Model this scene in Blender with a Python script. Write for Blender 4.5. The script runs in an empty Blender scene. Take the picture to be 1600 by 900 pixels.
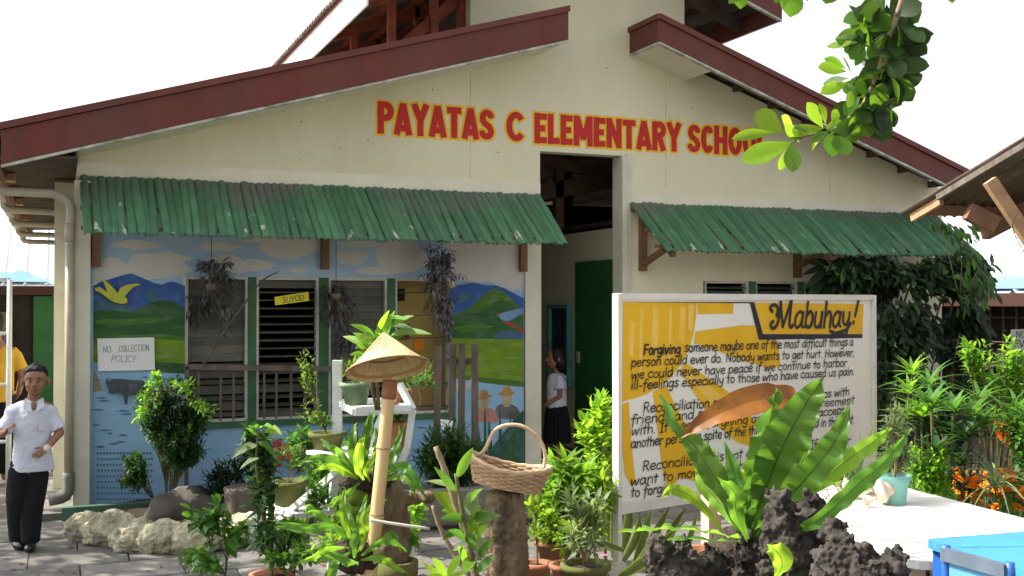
import bpy, bmesh, math, random
from math import sin, cos, pi, radians, sqrt, atan2, tan
from mathutils import Vector, Matrix, noise
V = Vector
S = bpy.context.scene
COL = S.collection
# ---------------------------------------------------------------- camera
YAW = radians(22.6); TH = math.atan(22/1706); FL = 1706.0
CAM = V((-0.137, -9.26, 1.65))
F_ = V((sin(YAW)*cos(TH), cos(YAW)*cos(TH), sin(TH)))
R_ = V((cos(YAW), -sin(YAW), 0)); U_ = R_.cross(F_)
FH = V((sin(YAW), cos(YAW), 0))
cd = bpy.data.cameras.new('camera'); cam = bpy.data.objects.new('camera', cd); COL.objects.link(cam)
cd.sensor_width = 36; cd.lens = FL/1600*36; cd.clip_end = 2000; cd.clip_start = 0.05
cam.matrix_world = Matrix.Translation(CAM) @ Matrix((R_, U_, -F_)).transposed().to_4x4()
S.camera = cam
# ---------------------------------------------------------------- light
SUN = V((-0.74, 0.40, 0.86)).normalized()
w = bpy.data.worlds.new('World'); S.world = w; w.use_nodes = True
nt = w.node_tree; nt.nodes.clear()
out = nt.nodes.new('ShaderNodeOutputWorld'); bg = nt.nodes.new('ShaderNodeBackground')
sky = nt.nodes.new('ShaderNodeTexSky'); sky.sky_type = 'NISHITA'; sky.sun_disc = False
sky.sun_elevation = math.asin(SUN.z); sky.sun_rotation = atan2(SUN.x, SUN.y)
sky.air_density = 1.0; sky.dust_density = 4.0; sky.ozone_density = 1.0
hsv = nt.nodes.new('ShaderNodeHueSaturation'); hsv.inputs['Saturation'].default_value = 0.22
hsv.inputs['Value'].default_value = 1.0
nt.links.new(sky.outputs[0], hsv.inputs['Color']); nt.links.new(hsv.outputs[0], bg.inputs['Color'])
bg.inputs['Strength'].default_value = 0.15
nt.links.new(bg.outputs[0], out.inputs['Surface'])
sl = bpy.data.lights.new('sun', 'SUN'); sl.energy = 4.4; sl.angle = radians(0.5); sl.color = (1, .95, .84)
so = bpy.data.objects.new('sun', sl); COL.objects.link(so)
so.rotation_euler = SUN.to_track_quat('Z', 'Y').to_euler(); so.location = (-8, 5, 12)
S.view_settings.view_transform = 'Standard'; S.view_settings.look = 'None'
S.view_settings.exposure = 1.2; S.view_settings.gamma = 1.0
S.cycles.max_bounces = 8; S.cycles.transparent_max_bounces = 8
rnd = random.Random(7)
U = rnd.uniform
# ---------------------------------------------------------------- camera-plane helpers (photo pixel -> place)
def ray(px, py): return F_*FL + R_*(px-800) + U_*(450-py)
def at(px, py, d): return CAM + ray(px, py)*(d/FL)
def on(ax, px, py, v):
    r = ray(px, py); return CAM + r*((v-CAM[ax])/r[ax])
def oY(px, py, y=0.0): return on(1, px, py, y)
def oX(px, py, x=0.0): return on(0, px, py, x)
def gz(px, py, z=0.0): return on(2, px, py, z)
# ---------------------------------------------------------------- materials
def lnk(n, a, b): n.links.new(a, b)
def mat(name, c, rough=.8, c2=None, sc=6.0, amt=.35, bump=.15, bsc=40., metal=0, spec=.3, c3=None, sc3=2.0, thr=(.55, .7), stretch=None, rand=0.0, det=6.):
    m = bpy.data.materials.new(name); m.use_nodes = True; n = m.node_tree
    b = n.nodes['Principled BSDF']; b.inputs['Roughness'].default_value = rough
    b.inputs['Metallic'].default_value = metal; b.inputs['Specular IOR Level'].default_value = spec
    tc = n.nodes.new('ShaderNodeTexCoord'); mp = n.nodes.new('ShaderNodeMapping')
    lnk(n, tc.outputs['Object'], mp.inputs['Vector'])
    if stretch: mp.inputs['Scale'].default_value = stretch
    nz = n.nodes.new('ShaderNodeTexNoise'); nz.inputs['Scale'].default_value = sc; nz.inputs['Detail'].default_value = det
    nz.inputs['Roughness'].default_value = .62
    oi = n.nodes.new('ShaderNodeObjectInfo'); ad = n.nodes.new('ShaderNodeVectorMath'); ad.operation = 'ADD'
    ml = n.nodes.new('ShaderNodeVectorMath'); ml.operation = 'SCALE'; ml.inputs['Scale'].default_value = 37.
    cmb = n.nodes.new('ShaderNodeCombineXYZ'); lnk(n, oi.outputs['Random'], cmb.inputs[0]); lnk(n, oi.outputs['Random'], cmb.inputs[1])
    lnk(n, cmb.outputs[0], ml.inputs[0]); lnk(n, mp.outputs[0], ad.inputs[0]); lnk(n, ml.outputs[0], ad.inputs[1])
    lnk(n, ad.outputs[0], nz.inputs['Vector'])
    c2 = c2 or tuple(x*(1-amt) for x in c)
    rp = n.nodes.new('ShaderNodeValToRGB'); rp.color_ramp.elements[0].position = .32; rp.color_ramp.elements[1].position = .66
    rp.color_ramp.elements[0].color = (*c2, 1); rp.color_ramp.elements[1].color = (*c, 1)
    lnk(n, nz.outputs['Fac'], rp.inputs[0]); colout = rp.outputs[0]
    if c3:
        n3 = n.nodes.new('ShaderNodeTexNoise'); n3.inputs['Scale'].default_value = sc3; n3.inputs['Detail'].default_value = 8
        n3.inputs['Roughness'].default_value = .7
        lnk(n, ad.outputs[0], n3.inputs['Vector'])
        r3 = n.nodes.new('ShaderNodeMapRange'); r3.inputs['From Min'].default_value = thr[0]; r3.inputs['From Max'].default_value = thr[1]
        lnk(n, n3.outputs['Fac'], r3.inputs['Value'])
        mx = n.nodes.new('ShaderNodeMix'); mx.data_type = 'RGBA'; lnk(n, r3.outputs[0], mx.inputs[0]); lnk(n, colout, mx.inputs[6])
        mx.inputs[7].default_value = (*c3, 1); colout = mx.outputs[2]
    if rand:
        mr = n.nodes.new('ShaderNodeMapRange'); mr.inputs['To Min'].default_value = 1-rand; mr.inputs['To Max'].default_value = 1+rand
        lnk(n, oi.outputs['Random'], mr.inputs['Value'])
        hs = n.nodes.new('ShaderNodeHueSaturation'); lnk(n, mr.outputs[0], hs.inputs['Value']); lnk(n, colout, hs.inputs['Color']); colout = hs.outputs[0]
    lnk(n, colout, b.inputs['Base Color'])
    if bump:
        nb = n.nodes.new('ShaderNodeTexNoise'); nb.inputs['Scale'].default_value = bsc; nb.inputs['Detail'].default_value = 5
        lnk(n, mp.outputs[0], nb.inputs['Vector']); bp = n.nodes.new('ShaderNodeBump'); bp.inputs['Strength'].default_value = bump
        bp.inputs['Distance'].default_value = .01; lnk(n, nb.outputs['Fac'], bp.inputs['Height']); lnk(n, bp.outputs[0], b.inputs['Normal'])
    return m
def leafmat(name, c, tr=None, tf=.42, rough=.5, sc=9., var=.3, c2=None, spec=.28, spots=(.30,.20,.05)):
    m = bpy.data.materials.new(name); m.use_nodes = True; n = m.node_tree; b = n.nodes['Principled BSDF']
    o = n.nodes['Material Output']
    tc = n.nodes.new('ShaderNodeTexCoord'); nz = n.nodes.new('ShaderNodeTexNoise'); nz.inputs['Scale'].default_value = sc; nz.inputs['Detail'].default_value = 4
    lnk(n, tc.outputs['Object'], nz.inputs['Vector'])
    oi = n.nodes.new('ShaderNodeObjectInfo')
    rp = n.nodes.new('ShaderNodeValToRGB'); rp.color_ramp.elements[0].position = .3; rp.color_ramp.elements[1].position = .7
    c2 = c2 or (c[0]*.55, c[1]*.6, c[2]*.6)
    rp.color_ramp.elements[0].color = (*c2, 1); rp.color_ramp.elements[1].color = (*c, 1)
    lnk(n, nz.outputs['Fac'], rp.inputs[0])
    n3 = n.nodes.new('ShaderNodeTexNoise'); n3.inputs['Scale'].default_value = sc*2.3; n3.inputs['Detail'].default_value = 7; n3.inputs['Roughness'].default_value = .75
    va = n.nodes.new('ShaderNodeVectorMath'); va.operation = 'ADD'; oj = n.nodes.new('ShaderNodeObjectInfo'); lnk(n, tc.outputs['Object'], va.inputs[0]); lnk(n, oj.outputs['Location'], va.inputs[1]); lnk(n, va.outputs[0], n3.inputs['Vector'])
    r3 = n.nodes.new('ShaderNodeMapRange'); r3.inputs['From Min'].default_value = .62; r3.inputs['From Max'].default_value = .72; r3.inputs['To Max'].default_value = .6; lnk(n, n3.outputs['Fac'], r3.inputs['Value'])
    m3 = n.nodes.new('ShaderNodeMix'); m3.data_type = 'RGBA'; lnk(n, r3.outputs[0], m3.inputs[0]); lnk(n, rp.outputs[0], m3.inputs[6]); m3.inputs[7].default_value = (*[.5*a+.5*q for a, q in zip(spots, c)], 1)
    bpn = n.nodes.new('ShaderNodeBump'); bpn.inputs['Strength'].default_value = .25; bpn.inputs['Distance'].default_value = .01; lnk(n, n3.outputs['Fac'], bpn.inputs['Height']); lnk(n, bpn.outputs[0], b.inputs['Normal'])
    mr = n.nodes.new('ShaderNodeMapRange'); mr.inputs['To Min'].default_value = 1-var; mr.inputs['To Max'].default_value = 1+var
    lnk(n, oi.outputs['Random'], mr.inputs['Value'])
    hs = n.nodes.new('ShaderNodeHueSaturation'); lnk(n, mr.outputs[0], hs.inputs['Value']); lnk(n, m3.outputs[2], hs.inputs['Color'])
    mh = n.nodes.new('ShaderNodeMapRange'); mh.inputs['To Min'].default_value = .48; mh.inputs['To Max'].default_value = .515
    lnk(n, oi.outputs['Random'], mh.inputs['Value']); lnk(n, mh.outputs[0], hs.inputs['Hue'])
    lnk(n, hs.outputs[0], b.inputs['Base Color']); b.inputs['Roughness'].default_value = rough; b.inputs['Specular IOR Level'].default_value = spec
    t = n.nodes.new('ShaderNodeBsdfTranslucent'); tr = tr or (min(c[0]*2.6, .6), min(c[1]*2.4, .75), c[2]*1.2)
    mt = n.nodes.new('ShaderNodeMix'); mt.data_type = 'RGBA'; mt.blend_type = 'MULTIPLY'; mt.inputs[0].default_value = 1
    mt.inputs[6].default_value = (*tr, 1)
    gm = n.nodes.new('ShaderNodeHueSaturation'); gm.inputs['Color'].default_value = (.85, .85, .85, 1); lnk(n, mr.outputs[0], gm.inputs['Value'])
    lnk(n, gm.outputs[0], mt.inputs[7]); lnk(n, mt.outputs[2], t.inputs['Color'])
    ms = n.nodes.new('ShaderNodeMixShader'); ms.inputs[0].default_value = tf
    lnk(n, b.outputs[0], ms.inputs[1]); lnk(n, t.outputs[0], ms.inputs[2]); lnk(n, ms.outputs[0], o.inputs['Surface'])
    return m
M = dict(
 cream=mat('cream_wall', (.66,.625,.455), .85, (.59,.555,.40), 1.3, bump=.15, bsc=18, c3=(.47,.43,.29), sc3=1.1, thr=(.56,.9), stretch=(1,1,.5)),
 cream2=mat('cream_trim', (.68,.65,.52), .8, (.60,.57,.45), 3, bump=.1, c3=(.3,.28,.2), sc3=7, thr=(.64,.86)),
 pillar=mat('pillar_paint', (.60,.58,.47), .8, (.48,.46,.36), 3, bump=.15, c3=(.25,.23,.18), sc3=3, thr=(.66,.85)),
 maroon=mat('maroon_paint', (.135,.022,.012), .55, (.095,.018,.011), 5, bump=.08, c3=(.10,.040,.034), sc3=1.2, thr=(.45,.7), spec=.4, stretch=(1,1,.25)),
 flash=mat('flashing_paint', (.145,.038,.028), .5, (.10,.030,.022), 4, bump=.08),
 greyw=mat('weathered_white', (.55,.55,.50), .7, (.18,.2,.13), 7, bump=.2),
 roof=mat('roof_sheet', (.32,.30,.28), .5, (.2,.15,.12), 3, metal=.3),
 soffit=mat('soffit_board', (.10,.07,.055), .9, (.05,.035,.03), 4),
 redwood=mat('red_primed_timber', (.30,.075,.04), .7, (.17,.04,.025), 7, stretch=(1,1,1)),
 timber=mat('brown_timber', (.24,.13,.07), .8, (.12,.065,.035), 8, stretch=(1,1,.2), bump=.3),
 timberl=mat('pale_timber', (.42,.27,.15), .8, (.26,.15,.08), 8, bump=.3),
 oldwood=mat('grey_weathered_wood', (.15,.12,.10), .9, (.06,.05,.04), 14, bump=.5, bsc=30, stretch=(1,1,.25)),
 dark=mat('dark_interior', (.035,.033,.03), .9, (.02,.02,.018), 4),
 green=mat('green_door_paint', (.022,.13,.035), .55, (.015,.09,.025), 3, bump=.06),
 gframe=mat('green_frame_paint', (.045,.135,.055), .6, (.03,.095,.04), 8, bump=.1),
 wframe=mat('white_frame_paint', (.55,.55,.50), .6, (.38,.38,.34), 9, bump=.1),
 louvre=mat('louvre_slat', (.115,.105,.085), .6, (.07,.064,.052), 6, bump=.1, rand=.2),
 red=mat('red_letter_paint', (.50,.022,.018), .6, (.42,.02,.016), 12, bump=.04),
 yellow=mat('yellow_letter_paint', (.78,.50,.02), .6, (.70,.42,.02), 12, bump=.04),
 ink=mat('black_sign_paint', (.025,.024,.028), .55, (.018,.018,.02), 20, bump=0),
 navy=mat('navy_sign_paint', (.018,.022,.045), .5, (.012,.016,.03), 10, bump=0),
 board=mat('white_board_paint', (.88,.85,.78), .6, (.84,.80,.72), 2.5, bump=.05, c3=(.48,.42,.34), sc3=4, thr=(.62,.85)),
 bframe=mat('white_board_frame', (.78,.75,.70), .55, (.68,.64,.58), 6, bump=.1, c3=(.30,.2,.14), sc3=9, thr=(.68,.8)),
 ochre=mat('yellow_sun_paint', (.84,.50,.02), .6, (.76,.41,.014), 3, bump=.05, stretch=(1,1,.4)),
 ochrel=mat('pale_yellow_brushmarks', (.86,.60,.14), .6, (.82,.50,.04), 7, bump=.05, stretch=(4,4,.5)),
 pvc=mat('drain_pipe_paint', (.42,.38,.30), .5, (.33,.29,.22), 4, bump=.05),
 concrete=mat('concrete', (.18,.17,.15), .9, (.11,.105,.095), 5, bump=.4, c3=(.09,.10,.07), sc3=3, thr=(.58,.8)),
 slab=mat('paving_slab', (.17,.16,.148), .88, (.10,.095,.088), 5, bump=.4, rand=.18, c3=(.10,.10,.08), sc3=2.2, thr=(.55,.8)),
 kerbg=mat('green_kerb_paint', (.07,.15,.10), .8, (.035,.08,.055), 5, bump=.3),
 ground=mat('trodden_earth', (.17,.15,.12), .95, (.10,.085,.07), 2.5, bump=.5, c3=(.06,.055,.04), sc3=.7, thr=(.45,.7)),
 soil=mat('dark_soil', (.05,.037,.028), 1., (.025,.018,.014), 30, bump=1., bsc=80),
 rock=mat('cream_painted_rock', (.50,.47,.33), .9, (.20,.19,.12), 7, bump=.9, bsc=26, c3=(.25,.45,.45), sc3=3.5, thr=(.56,.66)),
 boulder=mat('grey_boulder', (.15,.135,.12), .95, (.07,.06,.05), 4, bump=.9, bsc=20, c3=(.08,.09,.04), sc3=3, thr=(.5,.7)),
 bark=mat('stump_bark', (.22,.16,.10), .95, (.07,.05,.035), 12, bump=1., bsc=24, c3=(.13,.13,.05), sc3=5, thr=(.55,.7), stretch=(1,1,.35)),
 drift=mat('driftwood', (.065,.054,.046), .95, (.008,.007,.006), 16, bump=1., bsc=30, c3=(.20,.175,.15), sc3=11, thr=(.6,.78)),
 bamboo=mat('bamboo_pole', (.58,.42,.20), .45, (.42,.28,.12), 9, bump=.08, stretch=(1,1,.12), spec=.5, c3=(.30,.18,.08), sc3=6, thr=(.66,.8)),
 straw=mat('straw_weave', (.62,.46,.25), .7, (.40,.27,.13), 22, bump=.5, bsc=90),
 strawd=mat('straw_rim', (.40,.26,.12), .7, (.26,.16,.07), 22, bump=.4, bsc=90),
 wicker=mat('wicker_strand', (.46,.30,.18), .6, (.28,.17,.10), 20, bump=.3, rand=.15),
 wickerl=mat('wicker_rim', (.62,.46,.30), .6, (.45,.30,.18), 20, bump=.3),
 terra=mat('terracotta', (.36,.15,.08), .85, (.22,.09,.05), 6, bump=.25, c3=(.30,.27,.2), sc3=5, thr=(.6,.75)),
 mossy=mat('mossy_clay', (.12,.12,.04), .95, (.17,.10,.06), 4, bump=.4, c3=(.08,.11,.02), sc3=3, thr=(.4,.6)),
 palepot=mat('pale_green_pot', (.20,.27,.16), .75, (.14,.2,.11), 6, bump=.2, c3=(.10,.14,.08), sc3=4, thr=(.52,.7)),
 turq=mat('turquoise_pot_paint', (.22,.47,.40), .55, (.18,.40,.34), 5, bump=.1, c3=(.08,.16,.13), sc3=6, thr=(.64,.75)),
 whitep=mat('white_painted_wood', (.68,.70,.70), .6, (.52,.54,.53), 6, bump=.15, c3=(.32,.30,.25), sc3=6, thr=(.62,.8)),
 tabletop=mat('white_table_top', (.80,.77,.73), .55, (.72,.68,.63), 3, bump=.15, c3=(.5,.44,.36), sc3=7, thr=(.64,.8)),
 pinkw=mat('peach_table_leg', (.60,.44,.32), .6, (.5,.35,.25), 4, bump=.1, c3=(.15,.1,.08), sc3=9, thr=(.66,.72)),
 blue=mat('blue_desk_top', (.045,.24,.66), .5, (.04,.20,.58), 5, bump=.08, spec=.4, c3=(.16,.30,.5), sc3=14, thr=(.66,.74)),
 dblue=mat('dark_blue_frame', (.02,.11,.40), .4, (.016,.09,.33), 5, bump=.05, spec=.5),
 slate=mat('dark_slate_bar', (.10,.13,.17), .5, (.06,.08,.11), 9),
 chairp=mat('blue_chair_panel', (.09,.27,.46), .5, (.08,.23,.40), 5, bump=.05, c3=(.35,.42,.45), sc3=6, thr=(.68,.74)),
 shell=mat('shell', (.72,.60,.48), .4, (.60,.42,.32), 6, bump=.2, spec=.5),
 skin=mat('brown_skin', (.26,.13,.075), .55, (.23,.11,.065), 8, bump=.03, spec=.35),
 hair=mat('black_hair', (.012,.010,.009), .5, (.006,.005,.005), 30, bump=.5, bsc=120),
 shirt=mat('white_shirt_cloth', (.58,.60,.68), .9, (.50,.52,.61), 6, bump=.4, bsc=14),
 trouser=mat('black_trouser_cloth', (.008,.008,.010), .95, (.005,.005,.007), 6, bump=.4, bsc=16),
 leather=mat('black_shoe_leather', (.012,.011,.011), .25, (.01,.01,.01), 6, bump=.1, spec=.6),
 lips=mat('lips', (.20,.075,.055), .5, bump=0), eyew=mat('eye_white', (.30,.27,.24), .3, bump=0),
 yshirt=mat('yellow_shirt_cloth', (.50,.30,.03), .85, (.42,.25,.025), 6, bump=.4, bsc=14),
 orange=mat('orange_petals', (.90,.33,.02), .7, (.85,.22,.01), 30, bump=0, rand=.2),
 pink=mat('pink_petals', (.7,.12,.25), .7, bump=0),
 redfl=mat('red_petals', (.55,.03,.02), .7, bump=0),
 brownleaf=leafmat('dried_brown_leaf', (.27,.095,.018), (.40,.15,.02), .22, .45, 7, .1, c2=(.10,.035,.012)),
 almondd=leafmat('shaded_almond_leaf', (.030,.062,.014), (.10,.20,.015), .3, .35, 14, .4),  # darker almond leaf: shade inside the dense cluster put into the colour
 brownf=mat('brown_eave_paint', (.07,.03,.022), .8, (.05,.022,.017), 4),
 truss=mat('dark_truss_timber', (.075,.045,.028), .9, (.04,.025,.018), 6),
 # greens
 lgrn=leafmat('light_green_leaf', (.15,.30,.035), tf=.45),
 lime=leafmat('lime_leaf', (.20,.36,.03), (.50,.78,.05), .5),
 mgrn=leafmat('mid_green_leaf', (.075,.19,.035), tf=.4),
 dgrn=leafmat('dark_green_leaf', (.030,.080,.020), tf=.28, var=.35),
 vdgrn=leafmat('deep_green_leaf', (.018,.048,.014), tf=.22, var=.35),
 almond=leafmat('sea_almond_leaf', (.055,.125,.02), (.30,.62,.03), .45, .35, 14, .35),
 fern=leafmat('fern_frond', (.085,.20,.028), (.20,.44,.04), .4, .4, 5, .2),
 fernd=leafmat('fern_midrib', (.05,.085,.02), tf=.1),
 fernh=leafmat('translucent_fern_frond', (.085,.20,.03), (.30,.60,.05), .45, .4, 5, .25),  # near the fern_frond green, with a brighter translucent colour
 purple=leafmat('purple_grey_leaf', (.16,.145,.15), (.12,.10,.09), .25, .5, var=.35, c2=(.05,.045,.05)),
 silver=leafmat('silver_green_leaf', (.22,.30,.17), tf=.35),
 sanse=leafmat('sansevieria_leaf', (.12,.19,.06), tf=.2), sansey=leafmat('sansevieria_edge', (.5,.5,.12), tf=.2),
 stem=mat('green_brown_stem', (.16,.14,.06), .8, (.09,.08,.035), 10, bump=.3),
 cane=mat('dry_cane', (.30,.23,.14), .85, (.14,.10,.06), 10, bump=.5),
 glass=mat('grey_louvre_glass', (.08,.085,.08), .25, (.06,.065,.06), 3, bump=0, spec=.5),
 ywall=mat('yellow_inner_wall', (.62,.46,.15), .85, (.55,.40,.13), 3), paper=mat('paper_sheet', (.70,.70,.68), .8, (.64,.64,.62), 3, bump=.05),
 paperg=mat('grey_marker_ink', (.22,.24,.25), .8, bump=0), plate=mat('yellow_sign_plate', (.68,.60,.03), .6, (.6,.52,.02), 5, bump=0),
 brick=mat('dark_grille_wall', (.035,.028,.025), .9, (.02,.017,.015), 6), grille=mat('rusty_grille', (.16,.12,.09), .8, (.1,.07,.05), 9),
 wroof=mat('white_far_roof', (.70,.74,.80), .5, (.62,.66,.73), 2, bump=0, c3=(.25,.40,.55), sc3=.25, thr=(.62,.64)),
 broof=mat('blue_roof_patch', (.16,.30,.44), .6, (.12,.24,.36), 1.5, bump=0),  # flat blue patches low on the white roofs
 rust=mat('rusty_underside_sheet', (.16,.12,.09), .75, (.09,.065,.05), 4, bump=.2, c3=(.24,.2,.16), sc3=2, thr=(.5,.7)),
 rope=mat('white_rope', (.65,.62,.52), .8), moss=mat('moss', (.16,.22,.03), 1., (.1,.12,.02), 20, bump=1.),
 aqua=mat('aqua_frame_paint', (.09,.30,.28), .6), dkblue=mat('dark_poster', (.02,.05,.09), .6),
)
# mural paints
P = {}
def paint(k, c, c2=None, sc=5, st=None): P[k] = mat('mural_'+k, c, .85, c2, sc, .45, bump=.25, bsc=30, stretch=st, c3=tuple(x*.7+.11 for x in c), sc3=9, thr=(.5,.8), det=9.)
paint('sky', (.24,.37,.52), (.35,.47,.58), 2.2, (.6,1,3)); paint('cloud', (.52,.50,.45), (.44,.44,.43), 3); paint('mount', (.028,.075,.26), (.045,.12,.30), 4)
paint('mountg', (.05,.12,.12), (.04,.1,.2), 4); paint('hill', (.022,.075,.022), (.035,.11,.03), 6, (.5,1,2)); paint('field', (.16,.26,.012), (.08,.17,.015), 5, (.5,1,2.5))
paint('hillm', (.07,.16,.02), (.04,.11,.02), 6, (.5,1,2.5)); paint('water', (.19,.35,.52), (.25,.42,.56), 4, (.6,1,3)); paint('wave', (.05,.12,.22), (.07,.15,.26))
paint('lilac', (.22,.27,.45)); paint('bird', (.50,.47,.05), (.35,.38,.05), 12); paint('buff', (.06,.075,.085)); paint('tan', (.30,.25,.14)); paint('beak', (.5,.09,.03))
paint('hat', (.42,.24,.07)); paint('face', (.42,.34,.20)); paint('rose', (.45,.22,.16)); paint('grey', (.16,.15,.16)); paint('grassd', (.02,.065,.025), (.04,.11,.03), 8, (1,1,.4))
paint('bluebird', (.16,.28,.50)); paint('white', (.5,.5,.46)); paint('teal', (.03,.11,.085)); paint('redf', (.40,.05,.03)); paint('orangef', (.5,.2,.04))
def bamboo_green():
    m = mat('green_painted_bamboo', (.068,.180,.092), .65, (.048,.13,.064), 5, bump=.25, bsc=60, rand=.22)
    n = m.node_tree; b = n.nodes['Principled BSDF']; src = b.inputs['Base Color'].links[0].from_socket
    tc = n.nodes.new('ShaderNodeTexCoord'); sp = n.nodes.new('ShaderNodeSeparateXYZ'); lnk(n, tc.outputs['Object'], sp.inputs[0])
    oi = n.nodes.new('ShaderNodeObjectInfo'); sp2 = n.nodes.new('ShaderNodeSeparateXYZ'); lnk(n, oi.outputs['Location'], sp2.inputs[0])
    nz = n.nodes.new('ShaderNodeTexNoise'); nz.inputs['Scale'].default_value = 1.1; nz.inputs['Detail'].default_value = 3
    cb = n.nodes.new('ShaderNodeCombineXYZ'); lnk(n, sp2.outputs[0], cb.inputs[0]); lnk(n, sp.outputs[1], cb.inputs[1]); lnk(n, cb.outputs[0], nz.inputs['Vector'])
    # bare, dusty bamboo near the wall where the paint has weathered off
    a = n.nodes.new('ShaderNodeMath'); a.operation = 'MULTIPLY_ADD'; a.inputs[1].default_value = 1.6; lnk(n, nz.outputs['Fac'], a.inputs[0]); lnk(n, sp.outputs[1], a.inputs[2])
    r = n.nodes.new('ShaderNodeMapRange'); r.inputs['From Min'].default_value = .55; r.inputs['From Max'].default_value = 1.0; lnk(n, a.outputs[0], r.inputs['Value'])
    mx = n.nodes.new('ShaderNodeMix'); mx.data_type = 'RGBA'; lnk(n, r.outputs[0], mx.inputs[0]); lnk(n, src, mx.inputs[6]); mx.inputs[7].default_value = (.12,.125,.105,1)
    n2 = n.nodes.new('ShaderNodeTexNoise'); n2.inputs['Scale'].default_value = 14; n2.inputs['Detail'].default_value = 6
    v2 = n.nodes.new('ShaderNodeVectorMath'); v2.operation = 'MULTIPLY_ADD'; v2.inputs[1].default_value = (1,.35,.35); lnk(n, tc.outputs['Object'], v2.inputs[0])
    v3 = n.nodes.new('ShaderNodeVectorMath'); v3.operation = 'SCALE'; v3.inputs['Scale'].default_value = 9.7; lnk(n, oi.outputs['Location'], v3.inputs[0]); lnk(n, v3.outputs[0], v2.inputs[2])
    lnk(n, v2.outputs[0], n2.inputs['Vector'])
    a2 = n.nodes.new('ShaderNodeMath'); a2.operation = 'MULTIPLY_ADD'; a2.inputs[1].default_value = -.16; lnk(n, sp.outputs[1], a2.inputs[0]); lnk(n, n2.outputs['Fac'], a2.inputs[2])
    r2 = n.nodes.new('ShaderNodeMapRange'); r2.inputs['From Min'].default_value = .75; r2.inputs['From Max'].default_value = .79; lnk(n, a2.outputs[0], r2.inputs['Value'])
    m2 = n.nodes.new('ShaderNodeMix'); m2.data_type = 'RGBA'; lnk(n, r2.outputs[0], m2.inputs[0]); lnk(n, mx.outputs[2], m2.inputs[6]); m2.inputs[7].default_value = (.42,.42,.34,1)
    lnk(n, m2.outputs[2], b.inputs['Base Color'])
    return m
M['bam'] = bamboo_green()
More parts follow.
